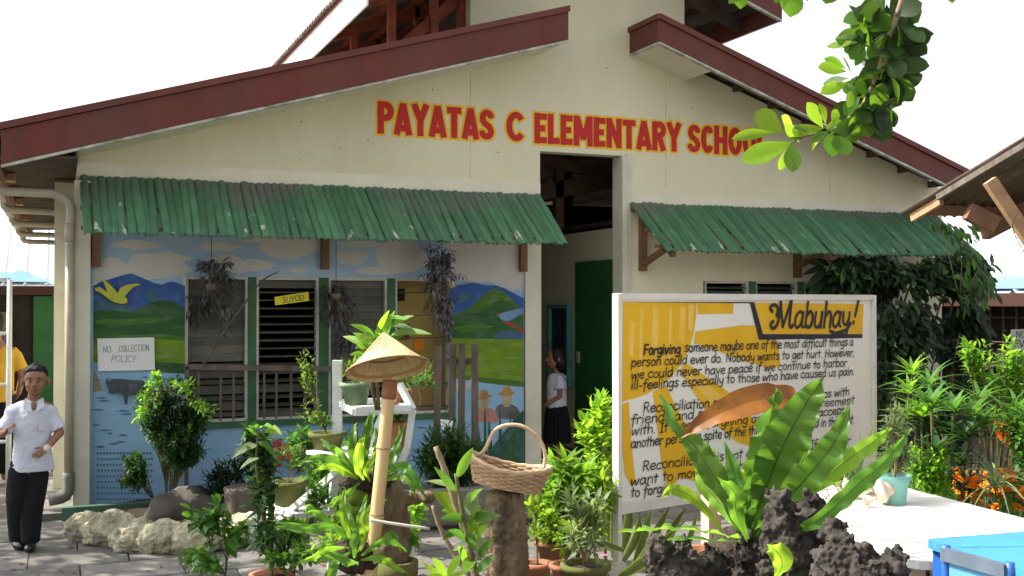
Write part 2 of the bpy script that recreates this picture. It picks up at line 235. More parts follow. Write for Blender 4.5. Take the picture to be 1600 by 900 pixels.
# ---------------------------------------------------------------- mesh builder
WL = {}
def frame(d):
    d = d.normalized(); a = V((0,0,1)) if abs(d.z) < .93 else V((1,0,0))
    x = d.cross(a).normalized(); return x, x.cross(d).normalized()
class MB:
    def __init__(s): s.v = []; s.f = []; s.m = []; s.k = 0
    def add(s, vs, fs):
        o = len(s.v); s.v += [V(v) for v in vs]; s.f += [tuple(i+o for i in f) for f in fs]; s.m += [s.k]*len(fs); return s
    def box(s, a, b):
        x0,y0,z0 = a; x1,y1,z1 = b
        return s.add([(x0,y0,z0),(x1,y0,z0),(x1,y1,z0),(x0,y1,z0),(x0,y0,z1),(x1,y0,z1),(x1,y1,z1),(x0,y1,z1)],
                     [(0,3,2,1),(4,5,6,7),(0,1,5,4),(1,2,6,5),(2,3,7,6),(3,0,4,7)])
    def bar(s, p, q, w, h, up=(0,0,1)):
        p, q, up = V(p), V(q), V(up); d = (q-p).normalized(); x = d.cross(up)
        x = x.normalized() if x.length > 1e-4 else frame(d)[0]; y = x.cross(d).normalized()
        x, y = x*(w/2), y*(h/2)
        return s.add([p-x-y, p+x-y, p+x+y, p-x+y, q-x-y, q+x-y, q+x+y, q-x+y], [(0,1,2,3),(7,6,5,4),(0,4,5,1),(1,5,6,2),(2,6,7,3),(3,7,4,0)])
    def tube(s, pts, r, n=8, cap=True):
        pts = [V(p) for p in pts]; m = len(pts); rr = r if isinstance(r, (list, tuple)) else [r]*m
        o = []; x0 = None
        for i, p in enumerate(pts):
            d = (pts[min(i+1, m-1)]-pts[max(i-1, 0)])
            if d.length < 1e-7: d = V((0,0,1))
            d.normalize()
            if x0 is None: x0, y = frame(d)
            else:
                x0 = (x0-d*x0.dot(d)); x0 = x0.normalized() if x0.length > 1e-5 else frame(d)[0]; y = x0.cross(d)
            y = x0.cross(d)
            o += [p+(x0*cos(2*pi*j/n)+y*sin(2*pi*j/n))*rr[i] for j in range(n)]
        fs = [(i*n+j, i*n+(j+1) % n, (i+1)*n+(j+1) % n, (i+1)*n+j) for i in range(m-1) for j in range(n)]
        if cap: fs += [tuple(range(n))[::-1], tuple((m-1)*n+j for j in range(n))]
        return s.add(o, fs)
    def lathe(s, c, prof, n=16, jit=0, tilt=None, close=False):
        c = V(c); o = []
        for (r, z) in prof:
            for j in range(n):
                a = 2*pi*j/n; k = 1+(noise.noise(V((cos(a)*2+c.x*7, sin(a)*2, z*9)))*jit if jit else 0)
                p = V((r*k*cos(a), r*k*sin(a), z)); o.append(c+((tilt @ p) if tilt else p))
        m = len(prof)
        fs = [(i*n+j, i*n+(j+1) % n, (i+1)*n+(j+1) % n, (i+1)*n+j) for i in range(m-1) for j in range(n)]
        if close: fs += [tuple(range(n))[::-1], tuple((m-1)*n+j for j in range(n))]
        return s.add(o, fs)
    def ell(s, c, r, n=16, m=10, amp=0, fr=3, seed=0, rot=None):
        c = V(c); o = []
        for i in range(m+1):
            t = pi*i/m
            for j in range(n):
                a = 2*pi*j/n; u = V((sin(t)*cos(a), sin(t)*sin(a), cos(t)))
                k = 1+(amp*noise.noise(u*fr+V((seed*3.1, seed, 0))) + amp*.5*noise.noise(u*fr*2.3+V((seed, 9, 0))) if amp else 0)
                p = V((u.x*r[0], u.y*r[1], u.z*r[2]))*k; o.append(c+((rot @ p) if rot else p))
        fs = [(i*n+j, (i+1)*n+j, (i+1)*n+(j+1) % n, i*n+(j+1) % n) for i in range(m) for j in range(n)]
        return s.add(o, fs)
    def cap(s, p, q, r1, r2, n=12):
        p, q = V(p), V(q); d = q-p; L = d.length; d = d/L if L > 1e-6 else V((0,0,1))
        pts = []; rr = []
        for t in (90, 60, 30, 0): pts.append(p-d*r1*sin(radians(t))); rr.append(max(r1*cos(radians(t)), 1e-4))
        for t in (0, 30, 60, 90): pts.append(q+d*r2*sin(radians(t))); rr.append(max(r2*cos(radians(t)), 1e-4))
        return s.tube(pts, rr, n)
    def prism(s, poly, y0, y1):
        n = len(poly)
        return s.add([(x, y0, z) for x, z in poly]+[(x, y1, z) for x, z in poly],
                     [tuple(range(n)), tuple(range(2*n-1, n-1, -1))]+[(i, i+n, (i+1) % n+n, (i+1) % n) for i in range(n)])
    def ext(s, pts, off):
        n = len(pts); pts = [V(p) for p in pts]; off = V(off)
        return s.add(pts+[p+off for p in pts], [tuple(range(n)), tuple(range(2*n-1, n-1, -1))]+[(i, i+n, (i+1) % n+n, (i+1) % n) for i in range(n)])
    def leaf(s, p, d, up, L, W, shape='oval', droop=.25, fold=.2, seg=4, wave=0, ph=0, twist=0):
        p, d, up = V(p), V(d).normalized(), V(up); x = d.cross(up)
        x = x.normalized() if x.length > 1e-3 else frame(d)[0]
        z = x.cross(d).normalized(); o = []
        for i in range(seg+1):
            t = i/seg; ww = W*SH[shape](t)/2; a = droop*t
            c = p+d*(L*t*(1-.15*abs(droop)*t))-z*(L*a*t)
            xx = x*cos(twist*t)+z*sin(twist*t); wv = wave*W*sin(t*19+ph)
            o += [c-xx*ww+z*(fold*ww+wv), c, c+xx*ww+z*(fold*ww-wv)]
        fs = []
        for i in range(seg):
            a = i*3; fs += [(a, a+1, a+4, a+3), (a+1, a+2, a+5, a+4)]
        return s.add(o, fs)
    def build(s, name, mats, par=None, smooth=False, loc=None):
        me = bpy.data.meshes.new(name); base = V(loc) if loc is not None else (WL[par] if par else V((0,0,0)))
        me.from_pydata([tuple(v-base) for v in s.v], [], s.f)
        mats = mats if isinstance(mats, (list, tuple)) else [mats]
        for m in mats: me.materials.append(M[m] if isinstance(m, str) and m in M else (P[m[2:]] if isinstance(m, str) else m))
        if len(mats) > 1: me.polygons.foreach_set('material_index', s.m)
        if smooth: me.polygons.foreach_set('use_smooth', [True]*len(me.polygons))
        o = bpy.data.objects.new(name, me); COL.objects.link(o)
        WL[o] = base
        if par: o.parent = par; o.location = base-WL[par]
        else: o.location = base
        return o
SH = dict(oval=lambda t: max(.03, sin(pi*min(1, t*.96+.04))**.75), lance=lambda t: max(.02, sin(pi*t**.75)**.9), obov=lambda t: max(.04, sin(pi*t**1.55)**.7*1.0),
          strap=lambda t: max(.05, min(1, .28+t*2.2)*(1 if t < .6 else (1-((t-.6)/.4)**2))), heart=lambda t: max(.02, (min(1, t*7+.3))*(1-t)**.7*1.1),
          grass=lambda t: max(.04, (1-t)**.6), fan=lambda t: max(.05, t**.6*(1 if t < .8 else 1-(t-.8)*2)))
def thing(name, label, cat, loc, group=None):
    o = bpy.data.objects.new(name, None); COL.objects.link(o); o.location = loc; WL[o] = V(loc)
    o.empty_display_size = .1
    o['label'] = label; o['category'] = cat
    if group: o['group'] = group
    return o
def tag(o, label, cat, group=None):
    o['label'] = label; o['category'] = cat
    if group: o['group'] = group
    return o
def struct(o): o['kind'] = 'structure'; return o
def stuff(o): o['kind'] = 'stuff'; return o
def remesh(o, vox, sm=4, disp=0, dsc=.1, fine=0):
    m = o.modifiers.new('remesh', 'REMESH'); m.mode = 'VOXEL'; m.voxel_size = vox; m.use_smooth_shade = True
    if sm: m = o.modifiers.new('smooth', 'SMOOTH'); m.iterations = sm; m.factor = .5
    if disp:
        t = bpy.data.textures.new('relief', 'CLOUDS'); t.noise_scale = dsc; t.noise_depth = 4
        m = o.modifiers.new('displace', 'DISPLACE'); m.texture = t; m.strength = disp; m.texture_coords = 'LOCAL'; m.mid_level = .5
        if fine:
            t = bpy.data.textures.new('pits', 'CLOUDS'); t.noise_scale = .014; t.noise_depth = 2
            m = o.modifiers.new('pits', 'DISPLACE'); m.texture = t; m.strength = fine; m.texture_coords = 'LOCAL'; m.mid_level = .6
    return o
LM = {}
def leafdata(shape, ratio, m, v, droop, fold, seg, wave):
    k = (shape, round(ratio, 2), m, v, droop, fold, seg, wave)
    if k not in LM:
        b = MB().leaf((0,0,0), (0,1,0), (0,0,1), 1, ratio, shape, droop+(v-1)*.12, fold*(.6+.4*v), seg, wave, v*2, (v-1)*.25)
        me = bpy.data.meshes.new('leaf'); me.from_pydata([tuple(q) for q in b.v], [], b.f); me.materials.append(M[m])
        me.polygons.foreach_set('use_smooth', [True]*len(me.polygons)); LM[k] = me
    return LM[k]
def leafobj(par, p, d, up, L, W, m, shape='oval', droop=.25, fold=.2, seg=5, wave=0, name='leaf'):
    me = leafdata(shape, W/L, m, rnd.randint(0, 2), droop, fold, seg, wave)
    o = bpy.data.objects.new(name, me); COL.objects.link(o); o.parent = par
    d = V(d).normalized(); up = V(up); x = d.cross(up); x = x.normalized() if x.length > 1e-3 else frame(d)[0]; z = x.cross(d).normalized()
    mt = Matrix((x, d, z)).transposed().to_4x4(); o.matrix_basis = Matrix.Translation(V(p)-WL[par]) @ mt @ Matrix.Scale(L, 4)
    return o
def rv(s=1): return V((U(-1,1), U(-1,1), U(-1,1)))*s
def bez(p, n=8):
    p = [V(q) for q in p]; out = []
    if len(p) == 2: return [p[0].lerp(p[1], i/n) for i in range(n+1)]
    P_ = [p[0]*2-p[1]]+p+[p[-1]*2-p[-2]]; m = len(p)-1
    for i in range(n+1):
        t = i/n*m; k = min(int(t), m-1); t -= k; a, b, c, d = P_[k:k+4]
        out.append(.5*((2*b)+(c-a)*t+(2*a-5*b+4*c-d)*t*t+(3*b-a-3*c+d)*t**3))
    return out
def pot(par, c, rt, rb, h, m='terra', rim=.012, soil=True, flare=0):
    c = V(c); b = MB(); t = rt*.09+.006
    if flare: pr = [(rb*1.05, 0), (rb, h*.12), (rb*1.03, h*.3), (rb+(rt-rb)*.45, h*.72), (rt, h), (rt-t, h), (rb*.9, h*.25), (.001, h*.25)]
    else: pr = [(.001, 0), (rb, 0), (rb+(rt-rb)*.75, h*.78), (rt+rim*.3, h*.8), (rt+rim, h*.83), (rt+rim, h), (rt-t, h), (rt-t*1.6, h*.7), (.001, h*.7)]
    b.lathe(c, pr, 20); o = b.build('pot', m, par, True)
    if soil: MB().lathe(c, [(rt-t*1.3, h*.86), (rt*.5, h*.9), (.001, h*.92)], 14, .1).build('soil', 'soil', par, True)
    return o
def shrub(name, label, cat, base, ells, twigs, lpt, L, W, m, shape='oval', obj=False, group=None, stemr=.006, trunk=None, droop=.25, stemm='stem', along=.45, up=.3, par=None, opp=False, seg=3, fold=.2, flowers=None):
    """ells: list of (centre Vector, (rx, ry, rz)); leaves grow along twigs that end inside them"""
    base = V(base); r = par or thing(name, label, cat, base, group)
    st = MB(); lf = MB(); cnt = 0
    tops = []
    for (c, rr) in ells:
        c = V(c); top = base.lerp(c, .8)
        mid = base.lerp(c, .45)+rv(.03*(c-base).length)
        tr = bez([base, mid, top], 6); sr = (trunk or stemr*2)
        st.tube(tr, [sr*(1-.6*i/6) for i in range(7)], 7); tops.append(tr)
    for i in range(twigs):
        c, rr = ells[i % len(ells)]; tr = tops[i % len(ells)]; c = V(c)
        u = rv(); u = u.normalized()*(U(.35, 1)**.6)
        k = noise.noise(u*1.7+V((i % len(ells)*5, base.x, 0)))*.35+.92
        e = c+V((u.x*rr[0], u.y*rr[1], u.z*rr[2]))*k
        s0 = tr[min(6, rnd.randint(2, 6))]; md = s0.lerp(e, .5)+V((0,0,.12*(e-s0).length))+rv(.02)
        pts = bez([s0, md, e], 6); st.tube(pts, [stemr*(1-.7*j/6) for j in range(7)], 5, False)
        for j in range(lpt):
            t = along+(1-along)*j/max(1, lpt-1); f = t*6; a = min(5, int(f)); q = pts[a].lerp(pts[a+1], f-a); ax = (pts[a+1]-pts[a]).normalized()
            s1, s2 = frame(ax); an = j*2.4 + i if not opp else j*pi+i*.7; out_ = s1*cos(an)+s2*sin(an)
            d = (out_*(1 if j < lpt-1 else .2)+ax*.55+V((0,0,up))+rv(.2)).normalized(); LL = L*U(.72, 1.2)
            n_ = V((0,0,1))+rv(.35)
            if obj: leafobj(r, q, d, n_, LL, LL*W/L, m, shape, droop, fold, 4)
            else: lf.leaf(q, d, n_, LL, LL*W/L, shape, droop*U(.5, 1.5), fold, seg if seg else 2)
        cnt += 1
        if flowers and rnd.random() < flowers[1]:
            fl = MB(); fr = flowers[2]
            for k2 in range(5):
                a2 = k2*2*pi/5; fl.leaf(e, (cos(a2), sin(a2), .5), (0,0,1), fr, fr*.8, 'oval', .3, .1, 2)
            fl.build('flower', flowers[0], r)
    st.build('stem', stemm, r, True)
    if not obj: lf.build('foliage', m, r, True)
    return r
def pell(px, py, rx, ry, d, ratio=1.0):
    c = at(px, py, d); return (c, (rx*d/FL, min(rx, ry)*d/FL*ratio, ry*d/FL))
# ================================================================ SETTING
g = MB(); g.add([(-300,-60,-.05),(300,-60,-.05),(300,500,-.05),(-300,500,-.05)], [(0,1,2,3)])
struct(g.build('ground', 'ground'))
pv = struct(MB().box((-6.5,-9.6,-.048), (9.5,-.02,-.022)).build('pavement', 'concrete'))
sm = []
for k in range(4):
    b = bmesh.new(); bmesh.ops.create_cube(b, size=1); bmesh.ops.scale(b, vec=(.585+.004*k, .435, .03), verts=b.verts)
    bmesh.ops.bevel(b, geom=b.edges[:], offset=.006, segments=1, affect='EDGES')
    me = bpy.data.meshes.new('paving_slab'); b.to_mesh(me); b.free(); me.materials.append(M['slab']); sm.append(me)
rnd.seed(3)
for j in range(11):
    for i in range(19):
        x = -3.9+i*.6+(.3 if j % 2 else 0); y = -.3-j*.45
        if x > 5.5 and y > -1.2: continue
        o = bpy.data.objects.new('paving_slab', sm[rnd.randint(0, 3)]); COL.objects.link(o); o.parent = pv
        o.location = (x+U(-.004,.004), y, -.015+U(-.003,.004)); o.rotation_euler = (U(-.006,.006), U(-.006,.006), U(-.008,.008))
# ================================================================ SCHOOL BUILDING
B = thing('school_building', 'cream single storey school building with dark red roof edges and a painted countryside mural', 'school', (4.4, 0, 0))
W0, W1, WT = .83, 3.13, 1.86          # left window strip
RX0, RX1 = 5.77, 8.15                 # right window strip
def zl(x): return 2.95+.2917*(x+.52)   # top of left rake
def zr(x): return 4.30-.343*(x-4.97)   # top of right rake
fw = MB(); T = .15
fw.box((0,0,0), (W0,T,2.9)).box((W0,0,0), (W1,T,.66)).box((W0,0,WT), (W1,T,2.9)).box((W1,0,0), (4.0,T,2.9))
fw.box((4.9,0,0), (RX0,T,2.9)).box((RX0,0,0), (RX1,T,.66)).box((RX0,0,WT), (RX1,T,2.9)).box((RX1,0,0), (8.83,T,2.9))
fw.prism([(0,2.9),(4.0,2.9),(4.0,3.055),(4.9,3.055),(4.9,2.9),(8.80,2.9),(8.72,2.95),(5.56,3.985),(5.56,5.6),(3.31,5.6),(3.31,zl(3.31)-.07),(0,zl(0)-.07)], 0, T)
fw.build('facade_wall', 'cream', B)
sw = MB().box((0,T,0), (.12,8,2.95)).box((8.71,T,0), (8.83,8,2.9)).box((0,8,0), (8.83,8.12,2.9)); sw.build('side_wall', 'cream', B)
MB().box((-.35,-.28,-.045), (8.95,.0,.05)).box((-.35,0,-.045), (-.003,7.9,.05)).build('plinth', 'concrete', B)
MB().box((-.10,-.36,-.04), (.62,-.285,.10)).box((.64,-.34,-.04), (1.6,-.285,.07)).build('kerb', 'kerbg', B)
MB().box((0.0,-.012,2.63), (3.998,-.001,2.762)).build('ledge_board', 'cream2', B)
MB().box((4.955,-.012,2.55), (8.83,-.001,2.695)).build('ledge_board', 'cream2', B)
MB().box((-.02,-.10,.05), (.10,-.002,2.60)).build('pillar', 'pillar', B)
MB().box((3.838,-.03,.05), (3.998,-.002,2.6)).build('pillar', 'pillar', B)
MB().box((4.85,-.03,.05), (4.90,T+.02,3.05)).box((4.902,-.02,.05), (4.95,-.002,3.07)).build('door_jamb', 'pillar', B)
for px_, y0, y1 in ((735,110,300),(1040,110,322),(1296,190,330)):
    a, b_ = oY(px_, y0), oY(px_, y1); MB().box((a.x-.0025,-.0012,max(b_.z,2.77)), (a.x+.0025,-.0002,a.z)).build('panel_joint', 'greyw', B)
for px_, py_ in ((470,250),(532,232),(575,220),(471,190),(676,140),(778,238),(948,106),(1080,170),(1290,240)):
    q = oY(px_, py_); MB().ell(q, (.006,.003,.008), 8, 4).build('nail_head', 'oldwood', B)
# corridor inside the doorway
MB().box((4.0,T,.0), (5.0,7.9,.06)).build('corridor_floor', 'concrete', B)
MB().box((5.05,T+.02,.06), (5.15,7.9,2.40)).build('corridor_wall', 'cream', B)
MB().box((3.88,T+.002,.06), (3.98,5.2,2.40)).build('corridor_wall', 'cream', B)
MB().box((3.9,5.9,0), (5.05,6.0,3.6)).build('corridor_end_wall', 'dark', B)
dr = MB().box((5.02,.36,.07), (5.049,1.36,2.08)).build('door', 'green', B)
MB().box((5.008,1.24,1.0), (5.019,1.30,1.12)).build('door_handle', 'wframe', dr)
MB().box((4.985,1.48,.72), (5.048,1.52,1.62)).box((4.985,1.98,.72), (5.048,2.02,1.62)).box((4.985,1.521,1.58), (5.048,1.979,1.62)).box((4.985,1.521,.72), (5.048,1.979,.76)).build('notice_frame', 'aqua', B)
MB().box((5.03,1.521,.761), (5.048,1.979,1.579)).build('notice_panel', 'dkblue', B)
MB().box((4.3,4.4,.06), (5.04,4.45,2.0)).build('inner_door', 'brick', B)
tr = MB()
for y in (1.1, 2.6, 4.1, 5.6):
    tr.bar((3.6,y,2.62), (5.5,y,2.98), .09, .17); tr.bar((5.52,y,2.42), (5.52,y,3.9), .1, .1); tr.bar((4.7,y,2.42), (4.7,y,3.5), .09, .09)
    tr.bar((3.3,y,3.35), (5.6,y,2.95), .08, .12)
for k in range(6): tr.bar((3.4+k*.42,.4,3.3+k*.05), (3.4+k*.42,7.5,3.3+k*.05), .05, .09)
tr.build('roof_truss', 'truss', B)
# windows ----------------------------------------------------------
def window(x0, x1, z0, z1, open_rows, m='louvre', n=17, glass=False):
    f = MB(); e = .022
    f.box((x0,.02,z0), (x0+e,.11,z1)).box((x1-e,.02,z0), (x1,.11,z1)).box((x0+e,.02,z1-e), (x1-e,.11,z1)).box((x0+e,.02,z0), (x1-e,.11,z0+e))
    wd = f.build('window', 'wframe', B); h = (z1-z0-2*e)/n
    for i in range(n):
        z = z0+e+(i+.5)*h; op = open_rows(i/n)
        if op is None: continue
        a = radians(op+U(-4,4)); dy, dz = cos(a)*h*.54, sin(a)*h*.54
        c = V(((x0+x1)/2, .07, z)); hw = (x1-x0)/2-e-.002
        b = MB(); nn = V((0, -sin(a), cos(a)))*.004
        b.add([c+V((-hw,-dy,-dz))-nn, c+V((hw,-dy,-dz))-nn, c+V((hw,dy,dz))-nn, c+V((-hw,dy,dz))-nn, c+V((-hw,-dy,-dz))+nn, c+V((hw,-dy,-dz))+nn, c+V((hw,dy,dz))+nn, c+V((-hw,dy,dz))+nn],
              [(0,3,2,1),(4,5,6,7),(0,1,5,4),(1,2,6,5),(2,3,7,6),(3,0,4,7)])
        b.build('louvre_slat', m, wd)
    return wd
def gx(px): return oY(px, 500).x
wx = [(290,388),(402,499),(515,605),(618,705)]
closed = lambda t: 84 if t > .36 else (84 if int(t*17) % 2 else 25)
window(gx(290), gx(388), .66, WT, closed)
window(gx(401), gx(499), .66, WT, lambda t: 80 if t > .93 else (8 if t > .33 else (60 if int(t*17) % 3 == 0 else 12)))
window(gx(514), gx(606), .66, WT, lambda t: 83 if t > .3 else 20)
window(gx(618), gx(706), .66, WT, lambda t: 2 if int(t*17) % 3 == 0 else None)
for a, b_ in ((388,401),(499,514),(606,618)):
    MB().box((gx(a)+.001,.005,.66), (gx(b_)-.001,.12,WT)).build('mullion', 'gframe', B)
MB().box((W0-.02,-.03,.615), (W1+.03,.018,.66)).build('window_sill', 'gframe', B)
for i in range(4):
    x0 = RX0+i*.6; window(x0+.03, x0+.55, .9, WT, lambda t: 70 if t < .9 else 15, 'glass', 12)
    MB().box((x0+.552,.005,.9), (x0+.628,.12,WT)).build('mullion', 'gframe', B)
MB().box((RX0,.0,.66), (RX1,T,.898)).build('window_apron', 'cream', B)
# classroom depth
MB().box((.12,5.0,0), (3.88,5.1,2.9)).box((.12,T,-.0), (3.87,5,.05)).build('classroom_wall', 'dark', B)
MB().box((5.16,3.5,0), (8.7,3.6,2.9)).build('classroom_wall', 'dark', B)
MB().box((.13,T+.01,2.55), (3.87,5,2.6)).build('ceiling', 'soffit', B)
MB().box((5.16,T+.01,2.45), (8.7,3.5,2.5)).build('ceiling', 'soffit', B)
cb = MB().box((2.62,.40,.05), (3.86,.45,1.95)).build('partition', 'ywall', B)
for (x, z, s, m) in ((2.72,1.66,.07,'dark'), (2.74,1.30,.09,'redwood'), (2.90,1.2,.07,'orange'), (2.80,.95,.08,'timberl'), (3.18,1.66,.07,'dark'), (3.20,1.30,.09,'redwood'), (3.34,1.25,.07,'orange'), (3.25,.95,.08,'timberl'), (3.55,1.3,.10,'gframe')):
    MB().box((x,.385,z), (x+s*1.3,.398,z+s*1.6)).build('poster', m, cb)
# awnings ----------------------------------------------------------
def awning(x0, x1, zw, label_seed):
    rnd.seed(label_seed)
    fr = MB(); drop, outw = .49, .66
    fr.bar((x0,-.03,zw-.06), (x1,-.03,zw-.06), .05, .05); fr.bar((x0,-.50,zw-drop+.055), (x1,-.50,zw-drop+.055), .04, .03); fr.bar((x0,-.32,zw-.27), (x1,-.32,zw-.27), .04, .04)
    aw = fr.build('awning', 'timber', B)
    sl_ = math.atan2(drop, outw); L = sqrt(drop*drop+outw*outw)
    ms = []
    for k in range(5):
        b = MB(); n = 9; rr = []; seg = 9
        for i in range(seg+1):
            t = i/seg; y = -L*1.0*t; r = .034*(1+.05*sin(t*3+k))
            if i in (3, 6) and k % 2: r *= 1.10
            rr.append((y, r, .010*sin(t*2.2+k*1.7)*t))
        vs = []
        for (y, r, wx_) in rr:
            for j in range(n): a = pi*j/(n-1); vs.append((r*cos(a)*1.08+wx_, y, r*sin(a)*.72))
            for j in range(n): a = pi-pi*j/(n-1); vs.append(((r-.007)*cos(a)*1.08+wx_, y, (r-.007)*sin(a)*.72))
        m2 = 2*n; fs = [(i*m2+j, i*m2+(j+1) % m2, (i+1)*m2+(j+1) % m2, (i+1)*m2+j) for i in range(seg) for j in range(m2)]
        for e in (0, seg): fs += [(e*m2+j, e*m2+j+1, e*m2+m2-2-j, e*m2+m2-1-j) for j in range(n-1)]
        b.add(vs, fs); me = bpy.data.meshes.new('bamboo_strip'); me.from_pydata([tuple(q) for q in b.v], [], b.f); me.materials.append(M['bam'])
        me.polygons.foreach_set('use_smooth', [True]*len(me.polygons)); ms.append(me)
    n = int((x1-x0)/.062)
    for i in range(n):
        o = bpy.data.objects.new('bamboo_strip', ms[rnd.randint(0, 4)]); COL.objects.link(o); o.parent = aw
        o.location = V((x0+.03+i*(x1-x0-.06)/(n-1)+U(-.005,.005), -.015, zw-.01+U(-.004,.008)+.0))-WL[aw]
        o.rotation_euler = (sl_+U(-.008,.006), U(-.05,.05), U(-.016,.016)); o.scale = (U(.90,1.02), U(.99,1.01), U(.9,1.15))
    return aw
awning(.02, 3.99, 2.64, 11)
awning(4.94, 8.74, 2.60, 12)
def strut(x, z0=1.98, deep=True):
    b = MB().bar((x,-.035,z0), (x,-.035,2.5), .065, .06, (0,1,0))
    if deep: b.bar((x,-.06,2.02), (x,-.50,2.16), .05, .05).bar((x,-.06,2.49), (x,-.60,2.08), .045, .05)
    b.build('awning_bracket', 'timber', B)
for p_ in (150, 506, 815): strut(gx(p_), 1.93, False)
strut(5.07, 1.95); strut(gx(1243), 1.9)
# fascias, roofs ---------------------------------------------------
def rake(xa, za, xb, zb, y, h, name='fascia'):
    d = V((xb-xa, 0, zb-za)).normalized()
    MB().ext([(xa,y,za-.055),(xb,y,zb-.055),(xb,y,zb-h),(xa,y,za-h)], (0,.025,0)).build(name, 'maroon', B)
    MB().ext([(xa-.01,y-.022,za),(xb+.01,y-.022,zb),(xb+.01,y-.022,zb-.052),(xa-.01,y-.022,za-.052)], (0,.07,0)).build('roof_flashing', 'flash', B)
    MB().ext([(xa,y+.002,za-h-.003),(xb,y+.002,zb-h-.003),(xb,y+.002,zb-h-.024),(xa,y+.002,za-h-.024)], (0,.045,0)).build('fascia_edge', 'greyw', B)
YF = -.55
rake(-.52, 2.95, 4.03, zl(4.03), YF, .30)
rake(4.97, zr(4.97), 8.66, zr(8.66), YF, .255)
# return of the right fascia
MB().box((4.945,YF+.001,zr(4.97)-.255), (4.969,-.001,zr(4.97)-.055)).build('fascia', 'maroon', B)
MB().box((4.925,YF-.02,zr(4.97)-.052), (4.958,-.001,zr(4.97)-.004)).build('roof_flashing', 'flash', B)
MB().box((4.945,YF+.001,zr(4.97)-.28), (4.969,-.001,zr(4.97)-.258)).build('fascia_edge', 'greyw', B)
def plane(name, m, x0, z0, x1, z1, y0, y1, t=.03, par=B): return MB().ext([(x0,y0,z0),(x1,y0,z1),(x1,y1,z1),(x0,y1,z0)], (0,0,-t)).build(name, m, par)
def corr(name, m, x0, z0, x1, z1, y0, y1, pitch=.09, amp=.013, par=B):
    b = MB(); n = int((y1-y0)/pitch*4); vs = []
    for i in range(n+1):
        y = y0+(y1-y0)*i/n; h = amp*cos(i*pi/2)
        vs += [(x0,y,z0+h),(x1,y,z1+h)]
    b.add(vs, [(2*i,2*i+1,2*i+3,2*i+2) for i in range(n)]); b.add([v+V((0,0,-.006)) for v in b.v[:]], [(2*i+2,2*i+3,2*i+1,2*i) for i in range(n)])
    return b.build(name, m, par, True)
corr('roof_sheet', 'roof', -.56, zl(-.56)-.02, 4.02, zl(4.02)-.02, -.52, 8.3)
corr('roof_sheet', 'roof', 4.975, zr(4.975)-.02, 8.72, zr(8.72)-.02, -.52, 8.3)
# soffits: left rake closed near its right end, right rake closed up to the tower corner
MB().ext([(3.31,YF+.05,zl(3.31)-.31),(4.02,YF+.05,zl(4.02)-.31),(4.02,-.001,zl(4.02)-.31),(3.31,-.001,zl(3.31)-.31)], (0,0,.02)).build('soffit', 'cream2', B)
MB().ext([(.0,YF+.05,zl(.0)-.31),(3.308,YF+.05,zl(3.308)-.31),(3.308,-.001,zl(3.308)-.31),(.0,-.001,zl(.0)-.31)], (0,0,.02)).build('soffit', 'cream2', B)
MB().ext([(4.98,YF+.05,zr(4.98)-.265),(5.56,YF+.05,zr(5.56)-.265),(5.56,-.001,zr(5.56)-.265),(4.98,-.001,zr(4.98)-.265)], (0,0,.02)).build('soffit', 'cream2', B)
rf = MB()
for k in range(9): rf.bar((5.3+k*.42,-.45,zr(5.3+k*.42)-.1), (5.3+k*.42,7.8,zr(5.3+k*.42)-.1), .045, .07)
for k in range(10): rf.bar((.1+k*.4,-.4,zl(.1+k*.4)-.09), (.1+k*.4,7.8,zl(.1+k*.4)-.09), .045, .07)
rf.build('purlin', 'soffit', B)
# left eave, gutter, rafters, drain pipes
MB().box((-.56,-.5,2.64), (-.53,8.2,2.86)).build('eave_board', 'maroon', B)
for k in range(9):
    y = -.35+k*1.0; MB().bar((-.53,y,2.83), (-.001,y,2.98), .05, .10).build('rafter', 'soffit', B)
MB().ext([(-.53,-.5,2.70),(0,-.5,2.72),(0,8.2,2.72),(-.53,8.2,2.70)], (0,0,.02)).build('eave_lining', 'soffit', B)
for k in range(7):
    MB().box((-.528,.4+k*1.15,2.63), (-.46,.62+k*1.15,2.69)).build('eave_block', 'timberl', B)
MB().ext([(-.66,-.56,2.60),(-.60,-.56,2.55),(-.565,-.56,2.55),(-.565,-.56,2.68),(-.66,-.56,2.68)], (0,8.8,0)).build('gutter', 'pvc', B)
for y in (-.12, 1.7, 3.6, 5.6, 7.4):
    b = MB(); b.tube(bez([(-.60,y,2.58),(-.56,y,2.50),(-.3,y,2.49),(-.15,y,2.48),(-.05,y,2.40),(-.05,y,2.2)], 16), .034, 12)
    b.tube([(-.05,y,2.21),(-.05,y,.32)], .034, 12, True); b.tube([(-.05,y,2.26),(-.05,y,2.12)], .039, 12); b.build('drain_pipe', 'pvc', B, True)
    MB().tube(bez([(-.05,y,.33),(-.05,y,.22),(-.08,y-.02,.15),(-.19,y-.03,.13)], 8), .045, 12).build('drain_elbow', 'concrete', B, True)
for y in (.9, 2.6, 4.6, 6.5): MB().box((-.165,y,.05), (-.002,y+.16,2.68)).build('wall_pier', 'pillar', B)
